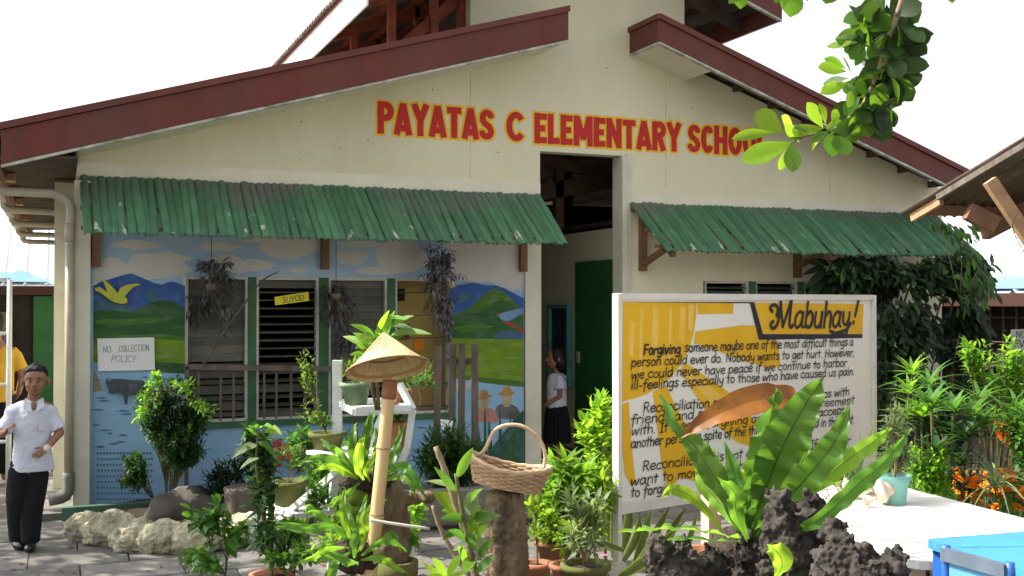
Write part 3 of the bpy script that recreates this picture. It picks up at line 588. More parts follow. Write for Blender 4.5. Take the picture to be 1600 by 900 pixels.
# upper roof (clerestory) -----------------------------------------
EX, EZ = 2.19, 4.36
def zu(x): return EZ+.36*(x-EX)
corr('upper_roof_sheet', 'rust', EX-.06, zu(EX-.06)+.03, 5.0, zu(5.0)+.03, -.6, 8, .12, .016)
MB().box((EX-.012,-.55,EZ-.02), (EX+.012,8,EZ+.012)).build('upper_fascia_edge', 'flash', B)
MB().box((EX-.0,-.55,EZ-.27), (EX+.02,8,EZ-.022)).build('upper_eave_board', 'bframe', B)
MB().ext([(EX,YF,zu(EX)),(3.30,YF,zu(3.30)),(3.30,YF,zu(3.30)-.24),(EX+.021,YF,zu(EX)-.24)], (0,.03,0)).build('upper_fascia', 'maroon', B)
for y in (.15, 1.5, 3.0, 4.5):
    b = MB(); b.bar((EX+.03,y,zu(EX)-.1), (4.6,y,zu(4.6)-.1), .05, .11); b.bar((EX+.2,y+.06,4.25), (3.3,y+.06,4.05), .05, .10) if 0 else None
    b.bar((2.5,y+.06,3.75), (3.4,y+.06,4.58), .05, .10); b.bar((3.02,y+.03,3.8), (3.02,y+.03,4.60), .06, .07); b.bar((2.62,y+.03,3.7), (2.62,y+.03,4.46), .06, .07)
    b.bar((3.28,y+.02,3.9), (3.28,y+.02,4.75), .09, .05); b.build('upper_rafter', 'redwood', B)
for k in range(5): MB().bar((2.45+k*.4,-.5,zu(2.45+k*.4)-.02), (2.45+k*.4,7.8,zu(2.45+k*.4)-.02), .05, .06).build('upper_purlin', 'redwood', B)
UR = oY(1222, 33, YF)
zq = lambda x: UR.z+.02+.36*(UR.x-x)+.0
corr('upper_roof_sheet', 'rust', 5.0, zq(5.0)+.30, UR.x+.03, zq(UR.x)+.27, -.54, 8, .12, .016)
MB().ext([(5.57,YF,zq(5.57)+.26),(UR.x,YF,zq(UR.x)+.26),(UR.x,YF,zq(UR.x)),(5.57,YF,zq(5.57))], (0,.03,0)).build('upper_fascia', 'maroon', B)
MB().ext([(5.57,YF+.002,zq(5.57)-.002),(UR.x,YF+.002,zq(UR.x)-.002),(UR.x,YF+.002,zq(UR.x)-.024),(5.57,YF+.002,zq(5.57)-.024)], (0,.04,0)).build('fascia_edge', 'greyw', B)
MB().box((UR.x-.03,YF+.045,UR.z), (UR.x-.001,8,UR.z+.25)).build('upper_eave_board', 'maroon', B)
for k in range(3):
    MB().bar((5.72+k*.26,-.5,zq(5.72+k*.26)+.16), (5.72+k*.26,7.8,zq(5.72+k*.26)+.16), .05, .08).build('upper_purlin', 'soffit', B)
for y in (.1, 1.6, 3.2): MB().bar((5.57,y,zq(5.57)+.08), (UR.x-.04,y,zq(UR.x)+.08), .06, .12).build('upper_rafter', 'soffit', B)
MB().box((5.40,T+.001,3.9), (5.55,8,5.4)).build('tower_side_wall', 'cream', B)
MB().box((3.32,T+.001,3.9), (3.45,8,4.5)).build('tower_side_wall', 'soffit', B)
# ================================================================ LETTERING (stroke font)
GL = {
'a': (5.4, [[(4.5,5.3),(2.6,6.2),(.8,4.2),(.7,1.6),(2,0),(3.8,1.6),(4.6,5.8)], [(4.6,6),(4.4,1.2),(5.3,.2)]]),
'b': (5.2, [[(1.1,10),(1,.3)], [(1,4),(2.6,6.2),(4.4,5),(4.5,1.8),(3,0),(1,1)]]),
'c': (4.8, [[(4.4,5),(2.9,6.2),(.9,4.5),(.8,1.6),(2.5,0),(4.5,1)]]),
'd': (5.4, [[(4.4,5.2),(2.6,6.2),(.8,4.2),(.7,1.6),(2,0),(4,1.6),(4.6,5)], [(4.8,10),(4.5,.1)]]),
'e': (5, [[(.9,3),(3.6,3.4),(4.4,4.6),(3.4,6.1),(1.8,5.8),(.8,4),(.8,1.6),(2.5,0),(4.6,1.2)]]),
'f': (3.9, [[(4.6,9.2),(3.2,10),(2.2,8.4),(1.9,4),(1.5,-2.6)], [(.3,5.6),(3.9,6)]]),
'g': (5.4, [[(4.5,5.3),(2.6,6.2),(.8,4.2),(.8,1.8),(2.2,.4),(4,1.8),(4.6,5)], [(4.7,6),(4.4,-1.8),(2.8,-3.4),(.7,-2.6)]]),
'h': (5.3, [[(1.1,10),(1,0)], [(1,4),(2.9,6.2),(4.3,4.8),(4.4,0)]]),
'i': (2.3, [[(1.2,6),(1.1,0)], [(1.3,8.3),(1.35,8.9)]]),
'j': (2.6, [[(1.6,6),(1.4,-2),(0,-3.2)], [(1.7,8.3),(1.75,8.9)]]),
'k': (5, [[(1.1,10),(1,0)], [(4.3,6.2),(1.1,2.8)], [(2,3.8),(4.5,0)]]),
'l': (2.3, [[(1.2,10),(1.1,0)]]),
'm': (7.4, [[(1.1,6),(1,0)], [(1,4),(2.5,6.1),(3.7,5),(3.8,0)], [(3.8,4),(5.3,6.1),(6.4,5),(6.5,0)]]),
'n': (5.3, [[(1.1,6),(1,0)], [(1,4),(2.9,6.2),(4.3,4.8),(4.4,0)]]),
'o': (5.1, [[(2.7,6.1),(1,5),(.7,2.4),(2.3,0),(4.2,1.3),(4.4,4.2),(3,6.1),(2.5,6.1)]]),
'p': (5.2, [[(1.1,6),(.8,-3.2)], [(1,4),(2.6,6.2),(4.4,5),(4.5,1.8),(3,0),(1.1,1)]]),
'r': (4, [[(1.1,6),(1,0)], [(1,3.8),(2.4,6),(4,5.6)]]),
's': (4.5, [[(4,5.3),(2.6,6.2),(1.1,5),(2.2,3.4),(3.8,2.2),(3.4,.5),(2,0),(.6,.9)]]),
't': (3.8, [[(2,9),(1.8,0)], [(.3,6),(3.7,6.2)]]),
'u': (5.4, [[(1,6),(.9,1.6),(2.3,0),(4,1.4),(4.4,3)], [(4.5,6),(4.4,0)]]),
'v': (4.8, [[(.7,6),(2.2,0.2),(4.4,6)]]), 'w': (7, [[(.8,6),(1.6,.2),(3.6,5),(4.6,.2),(6.6,6)]]),
'y': (5, [[(.8,6),(1.2,2),(3,1),(4.2,3)], [(4.5,6),(4,-1.8),(2.6,-3.2),(.8,-2.6)]]),
'F': (5.2, [[(1.2,9.6),(1,0)], [(1.2,9.4),(5,9.6)], [(1.1,5),(4.2,5.2)]]),
'R': (6, [[(1.2,9.6),(1,0)], [(1.2,9.5),(4,9.4),(4.8,7),(3.4,5.1),(1.1,4.8)], [(2.6,4.9),(5.2,0)]]),
'N': (6.4, [[(1.2,9.6),(1,0)], [(1.2,9.4),(5,.3)], [(5.2,9.6),(5,0)]]), 'H': (6.4, [[(1.2,9.6),(1,0)], [(5.2,9.6),(5,0)], [(1.1,5),(5.1,5.1)]]),
'I': (3.4, [[(.6,9.5),(3.4,9.6)], [(2,9.5),(1.8,0)], [(.4,0),(3.2,.1)]]),
'M': (11, [[(-1.2,6.3),(-2.4,7.4),(-1.6,8.6),(.2,8.6),(1.6,7.2),(1.3,4.6)], [(2.8,9.8),(2.6,3),(1.2,.3),(-.6,.2),(-1.2,1.6),(-.2,2.6)], [(2.8,9.8),(5.2,.4)], [(8.4,10.6),(5.2,.4)], [(8.4,10.6),(8.6,2),(9.6,.2),(10.6,1)]]),
'.': (2.2, [[(1,0),(1.1,.5)]]), ',': (2.2, [[(1.1,.5),(.5,-1.5)]]), '-': (4, [[(.8,3),(3.2,3.1)]]), '!': (4, [[(2.6,10.4),(1.6,3.2)], [(1.2,.2),(1.3,.9)]]), ' ': (3, []),
'O': (6, [[(3,9.6),(1,7.6),(.8,2.6),(3,0),(5,2.2),(5.2,7),(3.4,9.6),(2.8,9.6)]]), 'C': (5.6, [[(5,8),(3.2,9.6),(1,7.4),(.9,2.4),(3,0),(5,1.6)]]),
'L': (4.8, [[(1,9.6),(1,0)], [(1,0),(4.5,.1)]]), 'E': (5, [[(1,9.6),(1,0)], [(1,9.5),(4.6,9.6)], [(1,5),(4,5.1)], [(1,0),(4.6,.1)]]), 'T': (5.4, [[(.3,9.5),(5,9.6)], [(2.7,9.5),(2.6,0)]]),
'P': (5.2, [[(1,9.6),(1,0)], [(1,9.5),(4.2,9),(4.4,6),(1,4.9)]]), 'Y': (5.2, [[(.5,9.6),(2.7,5),(4.9,9.6)], [(2.7,5),(2.7,0)]]), 'S': (5, [[(4.4,8.4),(2.8,9.7),(.9,8),(2.4,5.2),(4.2,3.2),(3.4,.4),(1.8,0),(.5,1.2)]]),
'U': (5.6, [[(1,9.6),(.9,2),(3,0),(4.8,2),(4.9,9.6)]]), 'V': (5.2, [[(.5,9.6),(2.7,0),(4.9,9.6)]]), 'D': (5.6, [[(1,9.6),(1,0)], [(1,9.5),(4,8.4),(4.8,5),(3.8,1),(1,0)]]), 'A': (5.6, [[(.4,0),(2.8,9.6),(5.2,0)], [(1.4,3.4),(4.2,3.4)]]),
}
class Ink:
    """flat painted strokes on a plane: origin o, directions x and y, normal n (towards the viewer)"""
    def __init__(s, o, x, y, n, mb, lift=.001): s.o, s.x, s.y, s.n, s.mb, s.k, s.l = V(o), V(x), V(y), V(n), mb, 0, lift
    def pt(s, u, v): return s.o+s.x*u+s.y*v
    def stroke(s, pts, w, rnd_=True, w2=None):
        pts = [q for i, q in enumerate(pts) if i == 0 or (abs(q[0]-pts[i-1][0])+abs(q[1]-pts[i-1][1])) > 1e-6]
        m = len(pts); L = []; Rr = []; s.k += 1; off = s.n*(s.l+.00012*(s.k % 9))
        for i in range(m):
            a = V(pts[i])-V(pts[i-1]) if i else V(pts[1])-V(pts[0]); b = V(pts[i+1])-V(pts[i]) if i < m-1 else a
            a = V(a).normalized(); b = V(b).normalized(); t = a+b; t = t.normalized() if t.length > .3 else b
            nn = V((-t[1], t[0])); k = 1/max(.45, nn.dot(V((-a[1], a[0])))); ww = w if not w2 else w+(w2-w)*i/(m-1)
            L.append((pts[i][0]+nn[0]*ww/2*k, pts[i][1]+nn[1]*ww/2*k)); Rr.append((pts[i][0]-nn[0]*ww/2*k, pts[i][1]-nn[1]*ww/2*k))
        ring = L[:]
        if rnd_:
            d = V(pts[-1])-V(pts[-2]); a0 = atan2(d[1], d[0]); ring += [(pts[-1][0]+cos(a0+t)*(w2 or w)/2, pts[-1][1]+sin(a0+t)*(w2 or w)/2) for t in (1, .5, 0, -.5, -1)]
        vs = L+Rr; fs = [(m+i, m+i+1, i+1, i) for i in range(m-1)]
        if rnd_:
            d2 = V(pts[0])-V(pts[1]); a1 = atan2(d2[1], d2[0]); o = len(vs)
            vs += [(pts[-1][0]+cos(a0+t)*(w2 or w)/2, pts[-1][1]+sin(a0+t)*(w2 or w)/2) for t in (1, .4, -.4, -1)]; fs.append((m-1, 2*m-1, o+3, o+2, o+1, o))
            o2 = len(vs); vs += [(pts[0][0]+cos(a1+t)*w/2, pts[0][1]+sin(a1+t)*w/2) for t in (-1, -.4, .4, 1)]; fs.append((m, 0, o2, o2+1, o2+2, o2+3))
        s.mb.add([s.pt(*q)+off for q in vs], fs)
    def fat(s, pts, w):
        # wide outline of a tight curve: one quad per step and a disc per joint, each a hair above the last
        for i, q in enumerate(pts):
            if 0 < i < len(pts)-1 or i == 0 and (V(pts[0])-V(pts[-1])).length < 1e-4:
                s.k += 1; off = s.n*(s.l+.00003*s.k); s.mb.add([s.pt(q[0]+cos(a*pi/8)*w/2, q[1]+sin(a*pi/8)*w/2)+off for a in range(16)], [tuple(range(16))])
            if i:
                s.k += 1; off = s.n*(s.l+.00003*s.k); a = V(pts[i-1]); d = (V(q)-a).normalized(); nn = V((-d[1], d[0]))*w/2; b = V(q)
                s.mb.add([s.pt(*(a+nn))+off, s.pt(*(a-nn))+off, s.pt(*(b-nn))+off, s.pt(*(b+nn))+off], [(0,1,2,3)])
    def text(s, txt, u0, v0, h, width=None, w=.1, slant=.12, jit=.03, seed=1, sp=1.0):
        r = random.Random(seed); tot = sum(GL[c][0]*sp for c in txt); k = h/10; kx = (width/tot) if width else k
        u = u0
        for c in txt:
            gw, st = GL[c]; dj = r.uniform(-jit, jit)*h; sj = 1+r.uniform(-jit, jit)*1.5
            for p in st:
                q = p if len(p) == 2 else [(a.x, a.y) for a in bez([V((x, y, 0)) for x, y in p], max(6, 3*len(p)))]
                s.stroke([(u+x*kx+y*k*slant, v0+y*k*sj+dj) for x, y in q], w*h*(1+r.uniform(-.12,.12)))
            u += gw*kx*sp
# block capitals, width 1 = cap height; strokes with butt ends
def arc(cx, cy, rx, ry, a0, a1, n=10): return [(cx+rx*cos(radians(a0+(a1-a0)*i/n)), cy+ry*sin(radians(a0+(a1-a0)*i/n))) for i in range(n+1)]
h_ = .13
BL = {
'P': (.60, [[(h_,0),(h_,1)], [(h_,1-h_*.9)]+arc(.32,.70,.17,.20,90,-90,8)[0:9]+[(h_,.50)]]),
'A': (.66, [[(.10,0),(.33,.98)], [(.56,0),(.33,.98)], [(.17,.22),(.49,.22)]]),
'Y': (.62, [[(.08,1),(.31,.48)], [(.54,1),(.31,.48)], [(.31,.5),(.31,0)]]),
'T': (.58, [[(0.02,.88),(.56,.88)], [(.29,.9),(.29,0)]]),
'S': (.58, [arc(.30,.70,.17,.18,10,200,9)+[(.20,.55),(.40,.42)]+arc(.28,.28,.18,.16,30,-180,9)[1:]]),
'C': (.60, [arc(.32,.5,.19,.38,38,322,16)]),
'E': (.52, [[(h_,0),(h_,1)], [(h_,.885),(.50,.885)], [(h_,.50),(.44,.50)], [(h_,.115),(.50,.115)]]),
'L': (.50, [[(h_,0),(h_,1)], [(h_,.115),(.49,.115)]]),
'M': (.80, [[(h_,0),(h_,1)], [(.67,0),(.67,1)], [(.16,.95),(.40,.22)], [(.64,.95),(.40,.22)]]),
'N': (.66, [[(h_,0),(h_,1)], [(.53,0),(.53,1)], [(.14,.92),(.52,.08)]]),
'R': (.64, [[(h_,0),(h_,1)], [(h_,1-h_*.9)]+arc(.33,.71,.17,.19,90,-90,8)+[(h_,.52)], [(.32,.5),(.50,0)]]),
'H': (.64, [[(h_,0),(h_,1)], [(.51,0),(.51,1)], [(h_,.5),(.51,.5)]]),
'O': (.66, [arc(.33,.5,.20,.385,0,360,24)]), ' ': (.3, [])}
def block(txt, pa, pb, h, par):
    x0, x1 = oY(pa, 190).x, oY(pb, 190).x; zb = 3.125
    tot = sum(BL[c][0] for c in txt); k = (x1-x0)/(tot*h)
    for nm, m_, ex, lift in (('letter_outline', 'yellow', .068, .0008), ('letter', 'red', 0, .0042)):
        u = x0
        for c in txt:
            mb = MB(); ink = Ink((0,0,0), (1,0,0), (0,0,1), (0,-1,0), mb, lift)
            gw, st = BL[c]
            for p in st:
                q = [(u+x*h*k, zb+y*h) for x, y in p]
                if ex:
                    a, b2 = V(q[0])-V(q[1]), V(q[-1])-V(q[-2]); e = ex*h*.95
                    q[0] = (q[0][0]+a.normalized()[0]*e, q[0][1]+a.normalized()[1]*e); q[-1] = (q[-1][0]+b2.normalized()[0]*e, q[-1][1]+b2.normalized()[1]*e)
                (ink.fat if len(q) > 3 else lambda a, w_: ink.stroke(a, w_, False))(q, h*(.205+2*ex))
            mb.build(nm, m_, par); u += gw*h*k
block('PAYATAS', 589, 772, .285, B); block('C', 788, 822, .285, B); block('ELEMENTARY', 834, 1064, .285, B); block('SCHOOL', 1074, 1198, .285, B)
# ================================================================ MURAL (flat paint on the wall)
mu = MB(); mk = ['p_sky','p_cloud','p_mount','p_mountg','p_hill','p_field','p_hillm','p_water','p_wave','p_lilac','p_bird','p_buff','p_tan','p_beak','p_hat','p_face','p_rose','p_grey','p_grassd','p_bluebird','p_white','p_teal','p_redf','p_orangef']
lay = [0]
def mp(k, pts, smooth=False):
    lay[0] += 1; y = -.0015-.00018*lay[0]; mu.k = mk.index('p_'+k)
    if smooth: pts = [(a.x, a.y) for a in bez([V((x, z, 0)) for x, z in pts+[pts[0]]], 5*len(pts))][:-1]
    q = [oY(px, py, y) for px, py in pts]; q = [V((min(max(a.x, .102), 3.836), y, a.z)) for a in q]
    ar = sum(q[i].x*q[(i+1) % len(q)].z-q[(i+1) % len(q)].x*q[i].z for i in range(len(q)))
    if ar < 0: q = q[::-1]
    mu.add(q, [tuple(range(len(q)))])
def rect_m(k, x0, x1, z0, z1):
    lay[0] += 1; y = -.0015-.00018*lay[0]; mu.k = mk.index('p_'+k); mu.add([(x0,y,z0),(x1,y,z0),(x1,y,z1),(x0,y,z1)], [(0,1,2,3)])
rect_m('sky', .101, 3.837, WT+.003, 2.6); rect_m('sky', .101, W0-.021, .06, WT); rect_m('sky', W1+.031, 3.837, .06, WT); rect_m('water', .101, 3.837, .06, .612)
def blobm(k, cx, cy, rx, ry, n=9, seed=0):
    r = random.Random(seed); mp(k, [(cx+rx*cos(2*pi*i/n)*(1+r.uniform(-.18,.18)), cy+ry*sin(2*pi*i/n)*(1+r.uniform(-.22,.22))) for i in range(n)], True)
# clouds
mp('cloud', [(146,448),(146,425),(156,410),(170,402),(185,403),(196,412),(200,408),(206,400),(220,396),(245,396),(262,392),(275,397),(288,410),(290,428)], True)
for (cx, cy, rx, ry, s_) in ((215,383,40,7,1),(345,385,34,7,2),(350,408,30,9,3),(280,404,22,5,4),(368,420,22,6,5),(450,388,44,15,6),(395,415,34,9,7),(465,423,14,5,8),(560,382,34,6,9),(548,403,24,12,10),(625,400,44,26,11),(600,423,50,6,12),(720,384,30,6,13),(440,374,80,6,14),(780,388,60,32,15),(745,410,45,30,16),(722,418,24,22,17),(795,425,34,30,18)):
    blobm('cloud', cx, cy, rx, ry, 11, s_)
rect_m('sky', 3.12, 3.13, WT-.01, WT+.002)
# left scenery
LW = [(146,447),(158,440),(172,436),(188,431),(205,427),(222,434),(240,442),(253,445),(262,441),(270,440),(280,443),(289,447)]
mp('mount', LW+[(289,500),(146,500)])
mp('mountg', [(148,474),(165,458),(182,452),(196,470),(205,482),(205,492),(148,490)]); mp('mountg', [(232,450),(245,462),(252,474),(240,480),(225,468)]); mp('mount', [(205,440),(222,452),(236,475),(222,472),(210,460)])
mp('hill', [(146,486),(160,484),(175,484),(190,486),(206,486),(222,480),(234,474),(246,470),(258,469),(270,470),(280,476),(289,486),(289,580),(146,570)])
mp('hillm', [(180,504),(200,499),(230,496),(258,500),(230,506),(200,508)]); mp('hillm', [(150,500),(175,498),(190,504),(170,508),(150,506)])
mp('hillm', [(146,527),(175,522),(215,524),(250,522),(289,526),(289,560),(146,556)]); mp('field', [(146,532),(190,528),(250,530),(289,533),(289,568),(240,574),(146,566)])
mp('water', [(146,566),(190,572),(240,582),(289,584),(289,790),(146,790)]); mp('hill', [(200,568),(250,566),(289,568),(289,584),(262,583),(230,578)])
mp('tan', [(146,580),(150,582),(161,610),(146,613)])
# water strokes
r_ = random.Random(5)
for i in range(34):
    cx, cy, wv = r_.uniform(150,286), r_.uniform(588,700), r_.uniform(5,13)
    mp('wave', [(cx-wv,cy),(cx,cy-1.3),(cx+wv,cy+.4),(cx,cy+1.5)])
for j in range(9):
    for i in range(17):
        cx, cy = 152+i*5.2+(j % 2)*2, 708+j*9; mp('wave', [(cx-1.6,cy-1.4),(cx+1.6,cy-1.7),(cx+1.4,cy+1.8),(cx-1.2,cy+1.6)])
# buffalo
mp('buff', [(168,596),(175,592),(190,592),(208,594),(222,594),(231,600),(234,616),(230,630),(227,630),(225,618),(215,615),(200,618),(199,632),(195,632),(193,618),(186,612),(176,616),(170,614),(169,605)])
mp('buff', [(168,604),(165,598),(166,592),(172,589),(168,594),(170,600)])
# yellow dove
mp('bird', [(148,450),(156,448),(163,453),(168,457),(164,446),(158,433),(170,443),(180,453),(184,458),(188,450),(197,445),(210,443),(221,444),(208,449),(200,457),(195,463),(199,468),(199,473),(190,475),(178,472),(168,466),(158,458),(149,454)])
mp('beak', [(197,471),(200,473),(200,478)])
# right scenery
mp('mount', [(704,452),(715,446),(728,444),(738,442),(750,444),(762,447),(775,446),(790,451),(802,458),(818,466),(818,500),(704,500)])
mp('hillm', [(715,490),(735,480),(750,466),(765,454),(776,450),(790,458),(806,474),(818,486),(818,530),(704,530)]); mp('mountg', [(716,462),(730,458),(740,462),(728,470),(716,474)])
mp('hill', [(704,492),(725,490),(745,488),(758,480),(772,472),(786,468),(800,474),(812,488),(818,495),(818,535),(704,530)])
mp('hillm', [(706,512),(735,506),(770,510),(760,516),(720,520)]); mp('mountg', [(772,524),(785,517),(800,516),(818,522),(818,530),(772,530)])
mp('field', [(704,529),(740,528),(780,530),(818,530),(818,603),(790,598),(750,594),(704,588)]); mp('hillm', [(704,583),(740,588),(780,592),(818,596),(818,605),(785,602),(740,597),(704,592)])
mp('water', [(704,590),(740,596),(785,602),(818,605),(818,790),(704,790)])
mp('bluebird', [(779,494),(784,489),(792,487),(804,484),(818,480),(818,490),(808,494),(800,500),(792,502),(784,500)]); mp('beak', [(776,491),(781,490),(781,494),(776,494)])
mp('redf', [(782,501),(798,504),(812,512),(818,518),(818,521),(808,514),(796,508)])
mp('white', [(706,605),(716,596),(724,594),(732,600),(735,592),(738,588),(737,604),(728,612),(715,612)])
for (cx, cy, hm, fm, bm) in ((792,612,'hat','face','grey'), (756,617,'hat','face','rose')):
    mp(bm, [(cx-20,cy+42),(cx-16,cy+24),(cx-6,cy+19),(cx+8,cy+20),(cx+18,cy+28),(cx+20,cy+42)], True)
    mp(fm, [(cx-6,cy+4),(cx+6,cy+4),(cx+8,cy+12),(cx+2,cy+24),(cx-6,cy+20)], True); mp(hm, [(cx-14,cy+3),(cx-6,cy-1),(cx-5,cy-7),(cx+5,cy-8),(cx+7,cy-1),(cx+13,cy+2),(cx+2,cy+7),(cx-8,cy+7)])
for i in range(26):
    x = 708+i*4.3; hgt = r_.uniform(18,60); mp('grassd', [(x-5,792),(x-2+r_.uniform(-8,8),700-hgt-i*.6),(x+7,792)])
mp('teal', [(750,792),(768,700),(800,660),(818,640),(818,792)]); mp('hill', [(776,792),(786,720),(808,655),(800,792)])
# strip of water under the windows
for i in range(46):
    cx, cy, wv = r_.uniform(295,700), r_.uniform(668,770), r_.uniform(5,14); mp('wave', [(cx-wv,cy),(cx,cy-1.2),(cx+wv,cy+.4),(cx,cy+1.4)])
for cx, cy in ((455,705),):
    mp('orangef', [(cx-14,cy-10),(cx,cy-16),(cx+13,cy-6),(cx+8,cy+12),(cx-10,cy+12)], True)
mp('redf', [(426,690),(440,684),(440,730),(428,728)]); mp('orangef', [(275,725),(283,722),(284,745),(276,746)])
mu.build('mural', mk, B)
# paper notice pinned to the mural
pn = MB(); a, b_, c_, d_ = [oY(x, y, -.03) for x, y in ((153,580),(242,578),(241,527),(152,529))]
pn.ext([a, b_, c_, d_], (0,.001,0)); o = pn.build('paper_notice', 'paper', None, loc=a)
tag(o, 'white handwritten paper notice pinned on the mural left of the windows', 'paper notice')
tx = MB(); ik = Ink(a, (c_-d_).normalized(), (0,0,1), (0,-1,0), tx, .0006); wd_ = (b_-a).length; ht_ = (d_-a).length
ik.text('NO', wd_*.08, ht_*.57, ht_*.2, wd_*.15, .09, 0, .02, 3); ik.text('COLLECTION', wd_*.36, ht_*.58, ht_*.2, wd_*.54, .09, 0, .03, 4); ik.text('POLICY', wd_*.22, ht_*.26, ht_*.2, wd_*.44, .09, .15, .03, 5)
tx.build('lettering', 'paperg', o)
# little yellow name plate wired across the window
a, b_, c_, d_ = [oY(x, y, -.05) for x, y in ((430,477),(483,470),(482,456),(429,464))]
o = MB().ext([a, b_, c_, d_], (0,.006,0)).build('name_plate', 'plate', None, loc=a); tag(o, 'small tilted yellow name plate hanging in front of the dark open window', 'sign')
tx = MB(); xx = (b_-a).normalized(); yy = (d_-a).normalized(); ik = Ink(a, xx, yy, (0,-1,0), tx, .0008); ik.text('SUYOD', (b_-a).length*.2, (d_-a).length*.18, (d_-a).length*.66, (b_-a).length*.66, .13, .1, .02, 6); tx.build('lettering', 'ink', o)
# wooden rail with bars across the windows
rl = thing('window_barrier', 'brown wooden rail with thin bars standing across the lower windows', 'railing', oY(290, 760, -.12))
q0, q1 = oY(288, 573, -.12), oY(560, 577, -.12); MB().bar(q0, q1, .03, .045).build('rail', 'oldwood', rl)
for px in (310, 345, 365, 413, 432, 455, 478, 498): a = oY(px, 573, -.10); MB().bar((a.x,-.095,a.z), (a.x,-.095,.68), .018, .02, (0,1,0)).build('bar', 'oldwood', rl)
MB().bar((q0.x+.02,-.12,q0.z), (q0.x+.02,-.12,.05), .03, .03, (0,1,0)).bar((q1.x-.02,-.12,q1.z), (q1.x-.02,-.12,.05), .03, .03, (0,1,0)).build('post', 'oldwood', rl)
# ================================================================ MESSAGE BOARD
def hd(a): return R_*cos(a)+FH*sin(a)      # horizontal direction, a measured from the picture plane
bd = hd(radians(37.3)); bn = V((bd.y, -bd.x, 0))      # bn points to the viewer
BL0 = at(962, 700, 6.35); BL0.z = 0; bW = 2.53; zT = 1.70; zB = .415
bo = thing('message_board', 'large white framed board with yellow painted sun and black hand lettered message', 'sign', BL0)
def bp(u, z, dn=0): return BL0+bd*u+V((0,0,z))+bn*dn
def on_board(px, py, dn=0.0):
    r = ray(px, py); o = BL0+bn*dn; t = (o-CAM).dot(bn)/r.dot(bn); p = CAM+r*t; return (p-BL0).dot(bd), p.z
MB().ext([bp(.035,zB+.05),bp(bW-.035,zB+.05),bp(bW-.035,zT-.035),bp(.035,zT-.035)], -bn*.018).build('panel', 'board', bo)
for u0, u1, zb in ((.000,.030,-.02), (bW-.030,bW-.0,-.02)):
    MB().ext([bp(u0,zb,.022),bp(u1,zb,.022),bp(u1,zT,.022),bp(u0,zT,.022)], -bn*.05).build('post', 'bframe', bo)
MB().ext([bp(.031,zT-.036,.018),bp(bW-.031,zT-.036,.018),bp(bW-.031,zT+.002,.018),bp(.031,zT+.002,.018)], -bn*.07).build('top_rail', 'bframe', bo)
MB().ext([bp(.031,zB,.018),bp(bW-.031,zB,.018),bp(bW-.031,zB+.05,.018),bp(.031,zB+.05,.018)], -bn*.07).build('bottom_rail', 'bframe', bo)
MB().ext([bp(.031,zB+.051,.012),bp(bW-.031,zB+.051,.012),bp(bW-.031,zB+.066,.012),bp(.031,zB+.066,.012)], -bn*.01).build('bead', 'bframe', bo)
bt = MB(); bt.blob = None
q = bp(.008, .02, 0); MB().ell(q+V((0,0,.03)), (.09,.09,.10), 12, 8, .25, 3, 4).build('plastic_wrap', 'rope', bo, True)
pb = MB(); pk = ['ochre','ochrel','navy','board']; bl = [0]
def bpoly(k, pts):
    bl[0] += 1; pb.k = pk.index(k); q = [on_board(*p) for p in pts]; q = [(min(max(u, .05), bW-.05), min(max(z, zB+.07), zT-.05)) for u, z in q]
    ar = sum(q[i][0]*q[(i+1) % len(q)][1]-q[(i+1) % len(q)][0]*q[i][1] for i in range(len(q)))
    if ar < 0: q = q[::-1]
    pb.add([bp(u, z, .0008+.00015*bl[0]) for u, z in q], [tuple(range(len(q)))])
bpoly('ochre', [(973,468),(1089,470),(1088,490),(1084,520),(1076,548),(1062,572),(1048,590),(1030,604),(1010,616),(992,622),(972,628)])
for x0, x1, y0, y1 in ((984,992,500,560),(1000,1005,480,600),(1020,1030,476,560),(1045,1050,480,570),(1062,1072,478,540),(1076,1084,474,520)):
    bpoly('ochrel', [(x0,y0),(x1,y0+3),(x1-3,y1),(x0-2,y1-8)])
bpoly('ochre', [(1090,472),(1146,474),(1145,490),(1090,491)])
bpoly('ochre', [(1086,518),(1160,508),(1185,509),(1215,532),(1219,570),(1206,577),(1160,562),(1084,536)])
bpoly('ochre', [(1070,566),(1108,592),(1155,624),(1180,660),(1172,697),(1150,690),(1115,660),(1062,580)])
bpoly('ochrel', [(1078,580),(1110,604),(1140,630),(1120,640),(1090,606),(1068,586)])
bpoly('ochre', [(1020,612),(1040,602),(1058,640),(1088,690),(1100,740),(1086,752),(1060,745),(1046,772),(1036,740),(1028,680)])
bpoly('ochre', [(971,632),(982,628),(986,690),(992,748),(986,760),(976,740),(971,700)])
# title box
tb = [(1176,470),(1350,474),(1348,520),(1190,523)]
bpoly('ochre', [(1174,473),(1349,475),(1347,522),(1187,523)])
bpoly('navy', [(973,465),(1178,469),(1178,474),(973,470)])
bpoly('navy', [(1171,470),(1178,470),(1192,523),(1185,531)])
bpoly('navy', [(1188,522),(1347,522),(1347,528),(1185,531)])
pb.build('painted_sun', pk, bo)
tx = MB(); ik = Ink(BL0, bd, (0,0,1), bn, tx, .0075)
def line(txt, x0, x1, yb, hpx, seed, wgt=.132):
    u0, z0 = on_board(x0, yb); u1, z1 = on_board(x1, yb-(x1-x0)*.0); d = BL0+bd*u0-CAM; h = hpx*d.dot(F_)/FL
    ik.text(txt, u0, z0, h, u1-u0, wgt, .12, .035, seed)
line('Forgiving', 1004, 1062, 554, 16, 1, .18); line('someone maybe one of the most difficult things a', 1068, 1332, 550, 15.3, 2)
line('person could ever do. Nobody wants to get hurt. However,', 984, 1334, 573, 15.3, 3)
line('we could never have peace if we continue to harbor', 984, 1322, 592, 15.3, 4)
